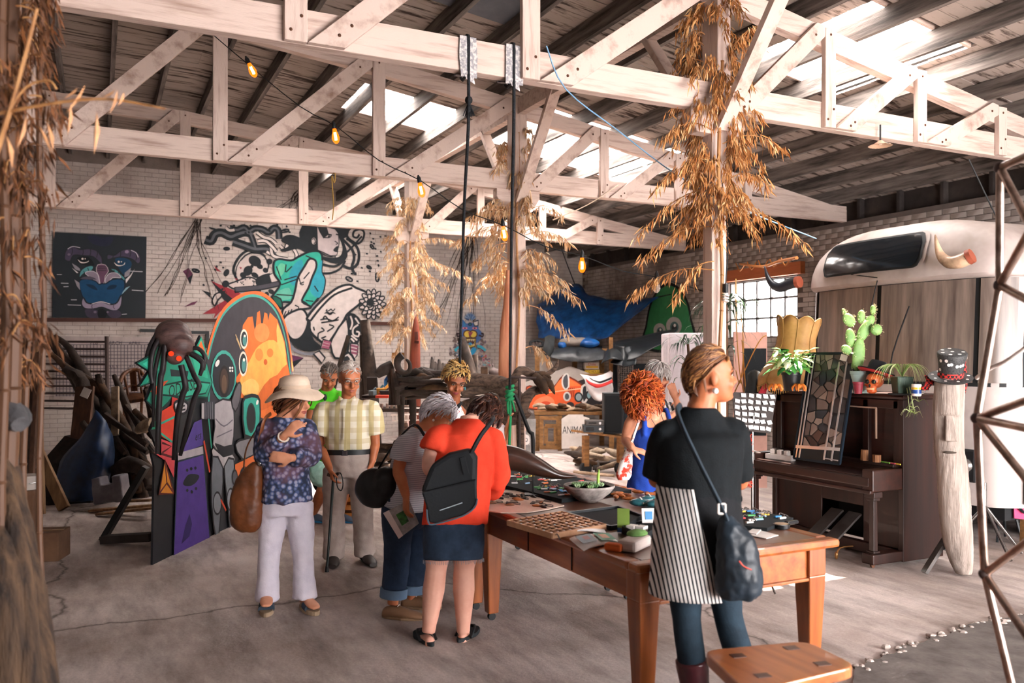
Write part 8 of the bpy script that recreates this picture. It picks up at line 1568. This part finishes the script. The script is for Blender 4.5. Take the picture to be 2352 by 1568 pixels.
# ---- 5 white-haired woman bending
t,P=person('white-haired woman in a grey striped tee and rolled jeans bending forward',5.6,dict(head=(1008,950,.05),neck=(968,988,.03),sR=(935,1008,-.13),sL=(968,1012,.22),eR=(915,1078,-.16),wR=(933,1140,-.2),eL=(985,1085,.3),wL=(1020,1120,.3),pelvis=(925,1160,.03),chest=(953,1050,.03),waist=(940,1105,.03),hR=(915,1175,-.06),hL=(945,1175,.13),kR=(912,1268,-.04),kL=(952,1262,.18),aR=(902,1388,-.05),aL=(945,1376,.18),tR=(960,1418,-.08),tL=(1000,1400,.15)),925,SK_T,cv(.82,.08,-.56),1.04,1.0,hands={'R':(cv(.0,-.1,-1),cv(.8,.5,0),-1,.7),'L':(cv(.6,.2,-.6),cv(.2,.2,-.9),1,.5)},feet=False)
STR_=stripes('grey_fine_stripe_tee','#bbb9bf','#95939b',(.15,.1,1),80,.5);mb=MB();torso_cloth(mb,P,1.0,w=[(-.02,.18,.15),(.3,.178,.145),(.68,.185,.14)]);sleeve(mb,P,'R',.72,.085,.08);sleeve(mb,P,'L',.72,.085,.08);skin('striped_tee',mb,STR_,t,.01,3,.01,10)
JN=fabric('dark_blue_denim','#26354a','#1a2536',sc_=12);mb=MB();sd,fr=P['side'],P['front'];mb.eloft([(P['pelvis']-UP*.12,sd*.17,fr*.14),(P['pelvis']+UP*.06,sd*.17,fr*.14)],22,2)
for s in 'LR':mb.tube([P['h'+s],P['h'+s].lerp(P['k'+s],.4),P['k'+s],P['k'+s].lerp(P['a'+s],.7)],[.11,.105,.085,.082],18,4)
skin('jeans',mb,JN,t,.01,3,.008,11)
for s in 'LR':c_=P['k'+s].lerp(P['a'+s],.68);dd=(P['a'+s]-P['k'+s]).normalized();mb=MB();mb.tube([c_-dd*.0,c_+dd*.06],.09,20);obj('turn_up',mb,fabric('pale_denim_turn_up','#5d728a'),t,smooth=60)
GOLD=mat('bronze_leather_shoe','#8d6a50',rough=.35,metal=.2)
for s in 'LR':
    mb=MB();shoe(mb,P['a'+s],P['t'+s],1.02);o=obj('shoe',mb,GOLD,t,smooth=60);sole(P['a'+s],P['t'+s],t,mat('tan_sole','#8d7258',rough=.8),1.02,.05,.016,.21,.07);d=(P['t'+s]-P['a'+s]);d.z=0;d.normalize();q=d.cross(UP);mb=MB()
    for k in range(4):b_=V((P['a'+s].x,P['a'+s].y,0))+d*(.04+.022*k)+UP*(.085-.012*k);mb.tube([b_-q*.022,b_+UP*.004,b_+q*.022],.003,5)
    obj('laces',mb,CARD,o)
hair(t,P['head'],P['fr'],1.04,['#cfc8cc','#e3dee2','#b3a9ae'],480,.08,.006,(0,-.5,-.7),seed=9,line=(.6,.34,-.55),thick=.007);facebits(t,P['head'],P['fr'],1.04,brow='#a89a90');glasses(t,P['head'],P['fr'],1.04,WIRE)
mb=MB();mb.ell(P['head']-P['fr'][0]*-.083-P['fr'][2]*.05+P['fr'][1]*-.01,.009,8,6);obj('earring',mb,mat('pearl','#e6dcd4',rough=.2),t,smooth=60)
bp_=thing('black_shoulder_bag','big round black leather bag on the hip of the white-haired woman','bag',W(862,1165,5.5));mb=MB();mb.ell(W(862,1120,5.52),(.135,.08,.135),22,14,Matrix.Rotation(-AN,3,'Z'));mb.ell(W(885,1110,5.5),(.1,.08,.11),18,12);skin('pouch',mb,mat('black_leather','#0a0e11',rough=.45,bump=.2),bp_,.011,3,.006,10)
mb=MB();mb.tube([W(870,1075,5.5),W(905,1020,5.45),W(950,975,5.48),W(975,1000,5.5)],.012,8,4,flat=.4);obj('strap',mb,BLKR,bp_,smooth=60)
br_=thing('brochure','glossy folded brochure held by the white-haired woman','brochure',W(915,1235,5.42));q=[W(880,1178,5.4),W(940,1148,5.42),W(962,1202,5.42),W(916,1237,5.4)];mb=MB();mb.prism(q,FW*.006);obj('cover',mb,mat('grey_brochure','#9d9794',rough=.4,col2='#7d7876',sc_=20),br_);mb=MB();bq=lambda u,v:q[0].lerp(q[1],u).lerp(q[3].lerp(q[2],u),v)-FW*.002
mb.poly([bq(0,0),bq(.22,0),bq(.22,1),bq(0,1)]);obj('pale_margin',mb,mat('pale_pink_margin','#d8c6c2'),br_);mb=MB();mb.poly([bq(.36,.25),bq(.68,.25),bq(.68,.7),bq(.36,.7)]);obj('green_photo',mb,mat('green_photo_print','#3f7a3a',col2='#1d2f1c',sc_=25),br_)
# ---- 6 woman in the red top
t,P=person('woman in a bright red top and denim skirt bending over the table',5.08,dict(head=(1114,958,.24),neck=(1075,965,.12),sL=(1010,990,.02),sR=(1128,1000,.12),eL=(985,1070,-.02),wL=(1035,1120,.3),eR=(1138,1080,.15),wR=(1128,1135,.35),pelvis=(1045,1190),chest=(1062,1060,.05),waist=(1052,1125,.0),hL=(1012,1205),hR=(1078,1205,.04),kL=(1002,1305),kR=(1066,1302,.04),aL=(984,1452,-.02),aR=(1064,1452,.05),tL=(955,1462,.17),tR=(1092,1460,.22)),1040,SK_P,cv(.55,.62,-.56),1.06,1.12,hands={'L':(cv(.3,.5,-.5),cv(.3,.2,-.9),-1,.5),'R':(cv(-.1,.7,-.3),cv(0,.1,-1),1,.4)})
REDT=fabric('bright_red_viscose','#e0472e','#c9341f',sc_=4);mb=MB();torso_cloth(mb,P,1.1,w=[(-.06,.2,.17),(.25,.195,.16),(.6,.205,.155),(.8,.2,.13)]);sleeve(mb,P,'L',.55,.09,.09);sleeve(mb,P,'R',1.85,.095,.1,.075);skin('red_top',mb,REDT,t,.01,3,.012,8)
DSK=fabric('faded_black_denim','#33445a','#222e3e',sc_=9);mb=MB();sd,fr=P['side'],P['front'];mb.eloft([(W(1042,1284,5.08),sd*.182,fr*.15),(W(1043,1230,5.08),sd*.188,fr*.165),(P['pelvis']+UP*.08,sd*.175,fr*.15)],28,3);skin('denim_skirt',mb,DSK,t,.01,2,.006,10)
mb=MB(); 
for k in range(90):a=2*math.pi*k/90;p=W(1042,1284,5.08)+sd*.184*math.cos(a)+fr*.152*math.sin(a);mb.tube([p,p+V((RN.uniform(-.004,.004),RN.uniform(-.004,.004),-.012-.012*RN.random()))],.0015,3)
obj('frayed_hem',mb,fabric('frayed_thread','#8d97a3'),t,kind='stuff')
for s in 'LR':
    sole(P['a'+s],P['t'+s],t,mat('black_flip_flop','#1b2226',rough=.7),1.0,.052,.024,.21,.07);d=P['t'+s]-P['a'+s];d.z=0;d.normalize();q=d.cross(UP);h0=V((P['a'+s].x,P['a'+s].y,.02));mb=MB()
    mb.tube([h0+q*.05,h0+d*.07+q*.045+UP*.045,h0+d*.13+UP*.03,h0+d*.07-q*.045+UP*.045,h0-q*.05],.009,6,3);obj('thong_strap',mb,BLKR,t,smooth=60)
hair(t,P['head'],P['fr'],1.06,['#3d2018','#57301f','#2a1611'],460,.09,.006,(0,-.3,-1),curl=.005,seed=12,line=(.4,-.1,-.75),thick=.008,jit=.5);facebits(t,P['head'],P['fr'],1.06,eyes=False)
mbg=thing('messenger_bag','black nylon messenger bag slung behind the woman in red','bag',W(1035,1200,4.85));NYL=mat('black_nylon','#10161b',rough=.7,bump=.15,bsc=60);zb=4.82;mb=MB();q=[(966,1128),(990,1068),(1030,1042),(1082,1030),(1096,1052),(1094,1120),(1090,1155),(1060,1180),(985,1160)]
mb.prism([W(x,y,zb) for x,y in q],FW*.1);o=obj('bag_body',mb,NYL,mbg,bevel=.025);mb=MB();q=[(968,1130),(1094,1100),(1096,1152),(1084,1170),(1062,1184),(1000,1202),(985,1200),(978,1160)];mb.prism([W(x,y,zb-.02) for x,y in q],FW*.02);obj('flap',mb,NYL,mbg,bevel=.01)
mb=MB();mb.tube([W(980,1170,zb-.026),W(984,1200,zb-.026),W(1000,1203,zb-.026),W(1062,1185,zb-.026),W(1090,1165,zb-.026),W(1096,1145,zb-.026)],.005,5,3);obj('piping',mb,mat('slate_piping','#4b5a68',rough=.6),mbg);mb=MB();mb.tube([W(1082,1040,zb+.02),W(1104,1000,zb+.02),W(1126,972,zb+.1),W(1132,962,zb+.25)],.022,8,4,flat=.6);obj('strap',mb,NYL,mbg,smooth=60);mb=MB();mb.beam(W(1062,1050,zb-.006),W(1072,1090,zb-.006),.03,.01,up=FW);obj('side_pocket',mb,NYL,mbg)
mb=MB();mb.tube([W(1010,1172,zb-.03),W(1062,1154,zb-.03)],.003,4);obj('woven_label',mb,mat('pale_label_thread','#aab8c0'),mbg)
# ---- 7 woman with striped apron (back)
Z7=3.78
t,P=person('woman in a black sweater with a striped apron tied on, seen from behind',Z7,dict(head=(1632,864,.02),neck=(1606,938),sL=(1530,982),sR=(1682,976,.02),eL=(1508,1095,.06),wL=(1535,1112,.32),eR=(1700,1098,.1),wR=(1675,1130,.34),pelvis=(1608,1195),hL=(1570,1215),hR=(1652,1215),kL=(1577,1420,.02),kR=(1672,1410,-.02),aL=(1604,1640,.05),aR=(1735,1640,-.1),tL=(1610,1690,.25),tR=(1760,1690,.1)),1620,SK_T,cv(.985,.08,.03),1.03,1.0,hands={'L':(cv(.2,.9,.1),cv(.3,0,-.9),-1,.5),'R':(cv(-.2,.9,.1),cv(-.3,0,-.9),1,.5)},feet=False)
SWE=fabric('black_knit','#0b1216','#070b0e',sc_=40,bump=.3,bsc=200);mb=MB();torso_cloth(mb,P,1.05,w=[(.1,.185,.14),(.35,.185,.14),(.7,.2,.14)]);sleeve(mb,P,'L',1.0,.078,.066);sleeve(mb,P,'R',1.0,.078,.066);skin('black_sweater',mb,SWE,t,.009,3,.006,9)
SKT=fabric('black_skirt_cloth','#131519','#0c0e11',sc_=12);sd,fr=P['side'],P['front'];mb=MB();mb.eloft([(W(1600,1352,Z7),sd*.19,fr*.165),(W(1605,1250,Z7),sd*.2,fr*.165),(P['pelvis']+UP*.05,sd*.185,fr*.15),(P['pelvis']+UP*.16,sd*.17,fr*.135)],28,3);skin('black_skirt',mb,SKT,t,.009,2,.006,9)
APR=stripes('black_white_stripe_apron','#d6d2cf','#1d2328',(CA*.98,-SA*.98,.17),62,.42);mb=MB();rows=[]
for i in range(15):
    v=i/14;y=lerp(1112,1356,v);row=[]
    for k in range(19):
        u=k/18;ang=lerp(math.radians(205),math.radians(-78+lerp(-12,25,v)),u);w_=lerp(.183,.208,v);dp=lerp(.152,.182,v);c_=W(1604-v*3,y,Z7);pl=1+.018*math.sin(u*50+v*2)*(.3+.7*(1-v));row.append(c_-sd*w_*pl*math.cos(ang)*-1*(-1)+fr*dp*pl*math.sin(ang))
    rows.append(row)
rows=[]
for i in range(15):
    v=i/14;row=[]
    c_=W(1604-v*3,lerp(1112,1358,v),Z7);w_=lerp(.182,.212,v);dp=lerp(.15,.186,v)
    for k in range(25):
        u=k/24;ang=lerp(math.radians(110),math.radians(lerp(250,285,v)),u);pl=1+.02*math.sin(u*60+v*3)*(.35+.65*(1-v));row.append(c_+sd*w_*pl*math.cos(ang)+fr*dp*pl*math.sin(ang))
    rows.append(row)
mb.add([p for r in rows for p in r],[(i*25+k,i*25+k+1,(i+1)*25+k+1,(i+1)*25+k) for i in range(14) for k in range(24)]);o=obj('striped_apron',mb,APR,t,smooth=180);o.modifiers.new('th','SOLIDIFY').thickness=.005
LEG=fabric('navy_leggings','#20303c','#18242e',sc_=20);mb=MB()
for s in 'LR':mb.tube([P['h'+s],P['h'+s].lerp(P['k'+s],.4),P['k'+s],P['k'+s].lerp(P['a'+s],.4),P['k'+s].lerp(P['a'+s],.75)],[.1,.092,.064,.064,.05],18,4)
skin('leggings',mb,LEG,t,.009,3);BUR=mat('burgundy_leather_boot','#4a1a22',rough=.35,col2='#2d1016',sc_=6,spec=.5)
for s in 'LR':
    c_=P['k'+s].lerp(P['a'+s],.42);mb=MB();mb.tube([c_,c_.lerp(P['a'+s],.5),P['a'+s]+V((0,0,.02))],[.075,.066,.055],18,3);shoe(mb,P['a'+s],P['t'+s],1.1,.05);skin('boot',mb,BUR,t,.009,2,.003,20)
hair(t,P['head'],P['fr'],1.03,['#6b4329','#8d5c36','#a8743f','#5a3520'],620,.11,.006,(0,-1.2,-.35),seed=14,line=(.72,.42,-.72),thick=.0075);facebits(t,P['head'],P['fr'],1.03,'#a85a4c',brow='#5a3d2a')
mb=MB();mb.ell(P['head']+P['fr'][0]*.080-P['fr'][2]*.062-P['fr'][1]*.006,.014,12,8);obj('earring',mb,mat('white_disc_earring','#e9e4e0',rough=.3),t,smooth=60)
sb=thing('slouch_bag','dark navy slouchy crossbody bag on the hip of the woman in black','bag',W(1700,1370,3.6));NVB=mat('navy_nylon_bag','#1d2a35',rough=.5,col2='#121b23',sc_=5,bump=.2);zb=3.56;mb=MB()
mb.eloft([(W(1698,1374,zb),RT*.07,FW*.05),(W(1700,1352,zb),RT*.1,FW*.075),(W(1698,1300,zb),RT*.1,FW*.08),(W(1692,1250,zb),RT*.086,FW*.07),(W(1680,1210,zb),RT*.06,FW*.05),(W(1668,1182,zb),RT*.02,FW*.02)],22,3);skin('pouch',mb,NVB,sb,.008,2,.012,16)
mb=MB();mb.tube([W(1670,1195,zb-.02),W(1655,1160,zb-.02),W(1610,1070,zb-.01),W(1570,985,zb+.02),W(1556,945,zb+.12),W(1562,932,zb+.22)],.017,8,5,flat=.6);obj('strap',mb,mat('strap_webbing','#1c2b36',rough=.7),sb,smooth=60);mb=MB();c_=W(1658,1168,zb-.03)
for a,b in (((-.014,.02),(.014,.02)),((.014,.02),(.014,-.02)),((.014,-.02),(-.014,-.02)),((-.014,-.02),(-.014,.02))):mb.tube([c_+cv(a[0],0,a[1]),c_+cv(b[0],0,b[1])],.005,6)
obj('buckle',mb,mat('pale_plastic_buckle','#d3cfca',rough=.4),sb);mb=MB();mb.tube([W(1698,1288,zb-.09),W(1708,1300,zb-.092),W(1726,1308,zb-.088)],.003,5,3);obj('red_zip',mb,mat('red_zip_tape','#c2402f'),sb)
# ---- 8 red curly hair, blue dress
t,P=person('woman with curly ginger hair in a blue sundress looking down',6.75,dict(head=(1476,912,-.08),neck=(1500,945),sR=(1452,958,-.02),sL=(1548,940,.08),eR=(1438,1010,-.02),wR=(1452,1030,-.2),eL=(1560,1010,.05),wL=(1535,1040,-.1),pelvis=(1495,1105),hR=(1472,1115),hL=(1520,1115),kR=(1472,1210),kL=(1520,1210),aR=(1472,1295),aL=(1520,1295),tR=(1460,1312,-.2),tL=(1515,1312,-.2)),1495,SK_F,cv(-.42,-.5,-.75),1.08,1.02,hands={'R':(cv(.9,-.2,-.25),cv(.2,.3,-.9),-1,.6),'L':(cv(-.9,-.3,-.2),cv(0,.3,-.9),1,.6)})
BLU=fabric('royal_blue_jersey','#2347a8','#18327d',sc_=5);sd,fr=P['side'],P['front'];mb=MB();mb.eloft([(P['pelvis']-UP*.1,sd*.2,fr*.165),(P['pelvis'],sd*.19,fr*.155),(P['wa'],sd*.165,fr*.14),(P['ch'],sd*.175,fr*.15),(P['ch'].lerp(P['neck'],.35),sd*.14,fr*.125)],24,3)
for k in (-1,1):mb.tube([P['ch']+sd*.12*k+fr*.11,P['neck'].lerp(P['sR' if k > 0 else 'sL'],.55)+UP*.012+fr*.03,P['ch']+sd*.12*k-fr*.1+UP*.05],[.022]*3,10,4)
skin('blue_dress',mb,BLU,t,.01,3,.008);mb=MB();mb.eloft([(P['pelvis']-UP*.55,sd*.2,fr*.17),(P['pelvis']-UP*.08,sd*.192,fr*.16)],22);obj('dark_leggings',mb,fabric('dark_navy_leggings','#1a2233'),t,smooth=60)
mb=MB();c_=P['ch']+fr*.155-UP*.06;pts=[(-.05,.07),(-.075,.04),(-.085,-.03),(-.03,-.055),(.05,-.06)];mb.tube([c_+sd*-x+UP*y for x,y in pts],.007,6,2);obj('dress_motif',mb,mat('white_print','#d8cfe0'),t,smooth=60)
hair(t,P['head'],P['fr'],1.08,['#a8441c','#c45a24','#7d2f14','#d8763a'],900,.12,.024,(0,-.1,-.7),curl=.013,seed=17,line=(.35,-.15,-.75),thick=.0085,jit=.8);facebits(t,P['head'],P['fr'],1.08,eyes=False)
mb=MB();mb.tube([P['neck']+cv(-.05,0,.0),P['ch']+fr*.16+cv(-.02,0,.04),P['ch']+fr*.17+cv(.0,0,.0),P['ch']+fr*.16+cv(.03,0,.05),P['neck']+cv(.06,0,0)],.003,5,4);mb.ell(P['ch']+fr*.17+cv(.0,0,-.01),(.012,.008,.025),8,6);obj('pendant_necklace',mb,mat('silver_pendant','#8d8a88',metal=.8,rough=.3),t,smooth=60)
tb=thing('floral_tote','white tote bag with red flower print beside the woman in blue','bag',W(1433,1102,6.6));TOT=mat('white_red_floral','#e0d8d2',rough=.8,col2='#c23a26',sc_=16,lo=.44,hi=.5);mb=MB();mb.eloft([(W(1432,1102,6.6),RT*.045,FW*.03),(W(1433,1090,6.6),RT*.062,FW*.045),(W(1438,1060,6.6),RT*.05,FW*.04),(W(1446,1030,6.62),RT*.025,FW*.02)],18,3);skin('pouch',mb,TOT,tb,.009,2,.006,14);mb=MB();mb.tube([W(1445,1035,6.6),W(1456,1000,6.62),W(1468,965,6.65)],.01,6,3);obj('strap',mb,TOT,tb)
# ---- 9 grey-haired woman with glasses
t,P=person('grey-haired woman with glasses raising a hand behind the ginger woman',7.7,dict(head=(1510,864),neck=(1503,912,.05),sR=(1462,935),sL=(1545,930,.05),eR=(1455,1000),wR=(1465,1050,-.1),eL=(1570,965,-.02),wL=(1552,916,-.12),pelvis=(1500,1070),hR=(1478,1080),hL=(1522,1080),kR=(1478,1160),kL=(1522,1160),aR=(1478,1235),aL=(1522,1235),tR=(1476,1248,-.2),tL=(1522,1248,-.2)),1500,SK_F,cv(.5,-.84,-.12),1.12,1.0,hands={'L':(cv(-.35,-.1,1),cv(-.4,-.9,0),1,.15),'R':(cv(0,0,-1),cv(1,0,0),-1,.4)})
mb=MB();torso_cloth(mb,P,1.0,w=[(-.05,.175,.14),(.35,.175,.14),(.7,.185,.14)]);sleeve(mb,P,'L',1.2,.075,.07);sleeve(mb,P,'R',1.2,.075,.07);skin('checked_shirt',mb,stripes('black_white_check_shirt','#cfcbc8','#2a2d33',(CA,-SA,.2),22,.5,second=(0,0,1),c3='#55585e'),t,.012,3,.008)
mb=MB();mb.eloft([(P['pelvis']-UP*.75,P['side']*.15,P['front']*.13),(P['pelvis']+UP*.02,P['side']*.17,P['front']*.13)],20);obj('dark_trousers',mb,fabric('dark_trouser_cloth','#23262d'),t,smooth=60)
hair(t,P['head'],P['fr'],1.12,['#b5aca8','#cfc8c4','#9a908b'],380,.1,.008,(.1,-.1,-1),seed=21,line=(.5,.0,-.6),thick=.007);facebits(t,P['head'],P['fr'],1.12,brow='#8d8078');glasses(t,P['head'],P['fr'],1.12,WIRE)
# ---- 10 child at the rope
t,P=person('child in a white shirt holding the knotted green rope',8.0,dict(head=(1128,930),neck=(1128,962),sL=(1108,974),sR=(1148,974),eL=(1098,1010),wL=(1105,1045,-.1),eR=(1158,1008,.02),wR=(1168,972,-.06),pelvis=(1128,1048),hL=(1115,1056),hR=(1140,1056),kL=(1115,1130),kR=(1140,1130),aL=(1115,1215),aR=(1140,1215),tL=(1112,1228,-.16),tR=(1142,1228,-.16)),1128,SK_T,cv(.5,.8,0),.95,.8,hands={'R':(cv(.05,-.1,1),cv(.9,0,0),1,1.1,.8),'L':(cv(0,0,-1),cv(1,0,0),-1,.5,.8)})
mb=MB();torso_cloth(mb,P,.78,w=[(-.05,.14,.12),(.35,.135,.11),(.7,.13,.105)]);sleeve(mb,P,'L',.5,.055,.06);sleeve(mb,P,'R',.5,.055,.06);skin('white_shirt',mb,fabric('white_cotton','#d8d2d0'),t,.011,3,.008);mb=MB();mb.eloft([(P['pelvis']-UP*.25,P['side']*.13,P['front']*.11),(P['pelvis']+UP*.02,P['side']*.13,P['front']*.11)],20);obj('shorts',mb,DSH,t,smooth=60)
hair(t,P['head'],P['fr'],.95,['#3d2a1e','#57402e'],260,.07,.006,(0,-.3,-1),seed=23,thick=.007)
# ================= foreground =================
SEAT=.56;zs_=3.2;STW=mat('honey_varnished_stool','#ad6a3a',rough=.3,col2='#8a4b24',axis='y',sc_=2,spec=.5,coat=.3);DKI=mat('walnut_tenon','#4a2c20',rough=.4)
q=[onZ(px,py,SEAT) for px,py in ((1612,1492),(1852,1470),(1972,1528),(1715,1590))];cq=sum(q,V((0,0,0)))/4
t=thing('wooden_stool','honey-coloured wooden stool with dark square tenons in the foreground','stool',V((cq.x,cq.y,0)))
def rp4(q,rad,n=5):
    out=[]
    for i in range(4):
        a,b,c=q[i-1],q[i],q[(i+1) % 4];p=b+(a-b).normalized()*rad;s=b+(c-b).normalized()*rad
        for k in range(n+1):u=k/n;out.append(p.lerp(b,u).lerp(b.lerp(s,u),u))
    return out
mb=MB();mb.prism([p-V((0,0,.045)) for p in rp4(q,.07)],(0,0,.045));obj('seat',mb,STW,t,bevel=.008)
SQ=lambda u,v:q[0].lerp(q[1],u).lerp(q[3].lerp(q[2],u),v)
for u,v in ((.24,.24),(.76,.2),(.24,.76),(.78,.76)):
    p=SQ(u,v);ang=math.atan2((q[1]-q[0]).y,(q[1]-q[0]).x);mb=MB();mb.box(p+V((0,0,.0005)),(.055,.04,.003),ang);obj('tenon',mb,DKI,t)
    d=(p-cq);d.z=0;mb=MB();mb.beam(V((p.x,p.y,SEAT-.045)),V((p.x,p.y,0))+d*.25+V((0,0,.01)),.045,.045);obj('leg',mb,STW,t,bevel=.006)
for a,b in (((.24,.24),(.24,.76)),((.78,.2),(.78,.76))):pa,pb=SQ(*a),SQ(*b);mb=MB();mb.beam(pa-V((0,0,.38)),pb-V((0,0,.38)),.03,.03);obj('stretcher',mb,STW,t)
# steel dome frame at right
t=thing('steel_dome_frame','bare steel tube dome frame close by at the right edge','frame',W(2270,1600,3.3));STL=mat('scuffed_steel_tube','#a8958a',rough=.3,metal=.85,col2='#6d5a50',sc_=9);zd=3.35
ND={'a':(2297,385,zd),'b':(2296,655,zd),'c':(2244,960,zd),'d':(2262,1318,zd),'e':(2330,1600,zd-.1),'f':(2420,330,zd-.3),'g':(2420,720,zd-.35),'h':(2440,890,zd-.4),'i':(2440,1000,zd-.5),'j':(2430,1190,zd-.3),'k':(2440,1580,zd-.4),'l':(2430,640,zd-.4),'m':(2420,430,zd-.4)}
for a,b in ('ab','bc','cd','de','af','bg','bm','ch','ci','dj','dk','al','cj'):
    mb=MB();mb.tube([W(*ND[a]),W(*ND[b])],.0155,12);obj('tube',mb,STL,t,smooth=60)
e0=W(*ND['e']);mb=MB();mb.tube([e0,V((e0.x+.05,e0.y,.01))],.0155,12);obj('tube',mb,STL,t,smooth=60)
for k in 'abcd':mb=MB();mb.ell(W(*ND[k]),.024,12,8);obj('joint',mb,RSM,t,smooth=60)
mb=MB();mb.tube([W(2243,868,4.2),W(2275,845,4.1),W(2310,830,4.0),W(2360,795,3.9)],.01,7,4);obj('white_flex',mb,WP,label='white cable looping past the dome frame',cat='cable',smooth=60)
# leather pouf, lower right
c=W(2235,1640,2.75);c.z=0;t=thing('leather_pouf','low round tan leather pouf in the near right corner','pouf',c);POU=mat('tan_pouf_leather','#a8795c',rough=.5,col2='#7a4f38',sc_=3);mb=MB();mb.lathe([(.2,.02),(.26,.12),(.27,.3),(.24,.42),(.17,.475),(.06,.50),(.001,.502)],c,36);obj('cushion',mb,POU,t,smooth=60)
mb=MB()
for i in range(8):a=i*math.pi/4;mb.tube([c+V((r*math.cos(a),r*math.sin(a),z)) for r,z in ((.2,.02),(.263,.12),(.273,.3),(.243,.425),(.17,.482),(.06,.506))],.005,5,3)
obj('seams',mb,mat('dark_stitched_seam','#4a2f22',rough=.7),t)
# broken lower slab with rubble edge
def rough_edge(pts,n=40,amp=.05):
    out=[];r=random.Random(2)
    for a,b in zip(pts,pts[1:]):
        for k in range(n):out.append(a.lerp(b,k/n)+V((r.uniform(-amp,amp),r.uniform(-amp,amp),0)))
    return out
e=rough_edge([onZ(1965,1530,.018),onZ(2120,1470,.018),onZ(2240,1432,.018),onZ(2420,1400,.018)],10,.025);out_=e+[onZ(2700,1500,.018),onZ(2700,1640,.018),onZ(1950,1640,.018)]
mb=MB();mb.prism([V((p.x,p.y,.002)) for p in out_],(0,0,.016));obj('concrete_slab_patch',mb,mat('dark_grey_screed','#6a625e',rough=.9,col2='#4c4542',sc_=5,bump=.5),label='darker raised concrete patch with a broken edge in the right foreground',cat='slab')
mb=MB();r=random.Random(6)
for p in e:
    for k in range(3):s=r.uniform(.008,.03);mb.ell(V((p.x+r.gauss(0,.03),p.y+r.gauss(0,.03),.004+s*.3)),(s,s*.8,s*.6),6,4,Matrix.Rotation(r.uniform(0,3),3,'Z'))
obj('concrete_rubble',mb,mat('pale_rubble','#a3968f',rough=.95,bump=.6),label='crumbs of broken concrete along the edge of the dark slab patch',cat='rubble',kind='stuff')
# power lead and plug on the floor beyond the tables
mb=MB();a=onZ(1345,1035,.02);b=onZ(1362,1085,.02);mb.tube([a,a.lerp(b,.5)+V((.05,0,0)),b],.006,5,4);obj('floor_lead',mb,BLKR,label='thin black lead trailing over the floor behind the tables',cat='cable');mb=MB();mb.box(b+V((0,0,.012)),(.05,.04,.04),.4);obj('white_plug',mb,WP,bevel=.006,label='white plug lying on the floor behind the tables',cat='plug')
# pink sign and tripod behind the carved log
mb=MB();q=[W(2330,1190,7.6),W(2375,1195,7.6),W(2375,1100,7.6),W(2345,1110,7.6),W(2328,1128,7.6)];q2=fl(2350,7.6);t=thing('pink_sign','pink cut-out sign with black scrawl at the right edge','sign',q2);mb.prism(q,FW*.02);obj('board',mb,mat('hot_pink_board','#d83a6a',rough=.6),t);mb=MB();mb.tube([W(2338,1140,7.58),W(2348,1128,7.58),W(2352,1150,7.58),W(2342,1165,7.58),W(2354,1178,7.58)],.012,5,4);obj('scrawl',mb,BLKR,t);mb=MB();mb.beam(q2,W(2352,1190,7.62),.05,.03);obj('stake',mb,RAW,t)
b=fl(2262,7.35);t=thing('folded_tripod','silver tripod standing behind the carved log','tripod',b)
for d in ((-.3,.1),(.32,0),(.05,-.3)):mb=MB();mb.tube([b+V((0,0,.42)),b+cv(d[0],d[1],.012)],.014,8);obj('leg',mb,CHR,t,smooth=60)
mb=MB();mb.tube([b+V((0,0,.3)),b+V((0,0,.62))],.016,8);obj('column',mb,CHR,t,smooth=60)
b=fl(2300,7.9);t=thing('red_stool','low stool with a red seat under the bus front','stool',b);mb=MB();mb.lathe([(.17,.3),(.18,.32),(.17,.36),(.001,.37)],b,22);obj('seat',mb,mat('red_vinyl','#c23a34',rough=.4),t,smooth=50)
for a in range(4):d=V((math.cos(a*1.57+.4),math.sin(a*1.57+.4),0));mb=MB();mb.tube([b+d*.1+V((0,0,.31)),b+d*.17+V((0,0,.01))],.012,6);obj('leg',mb,BLKR,t)
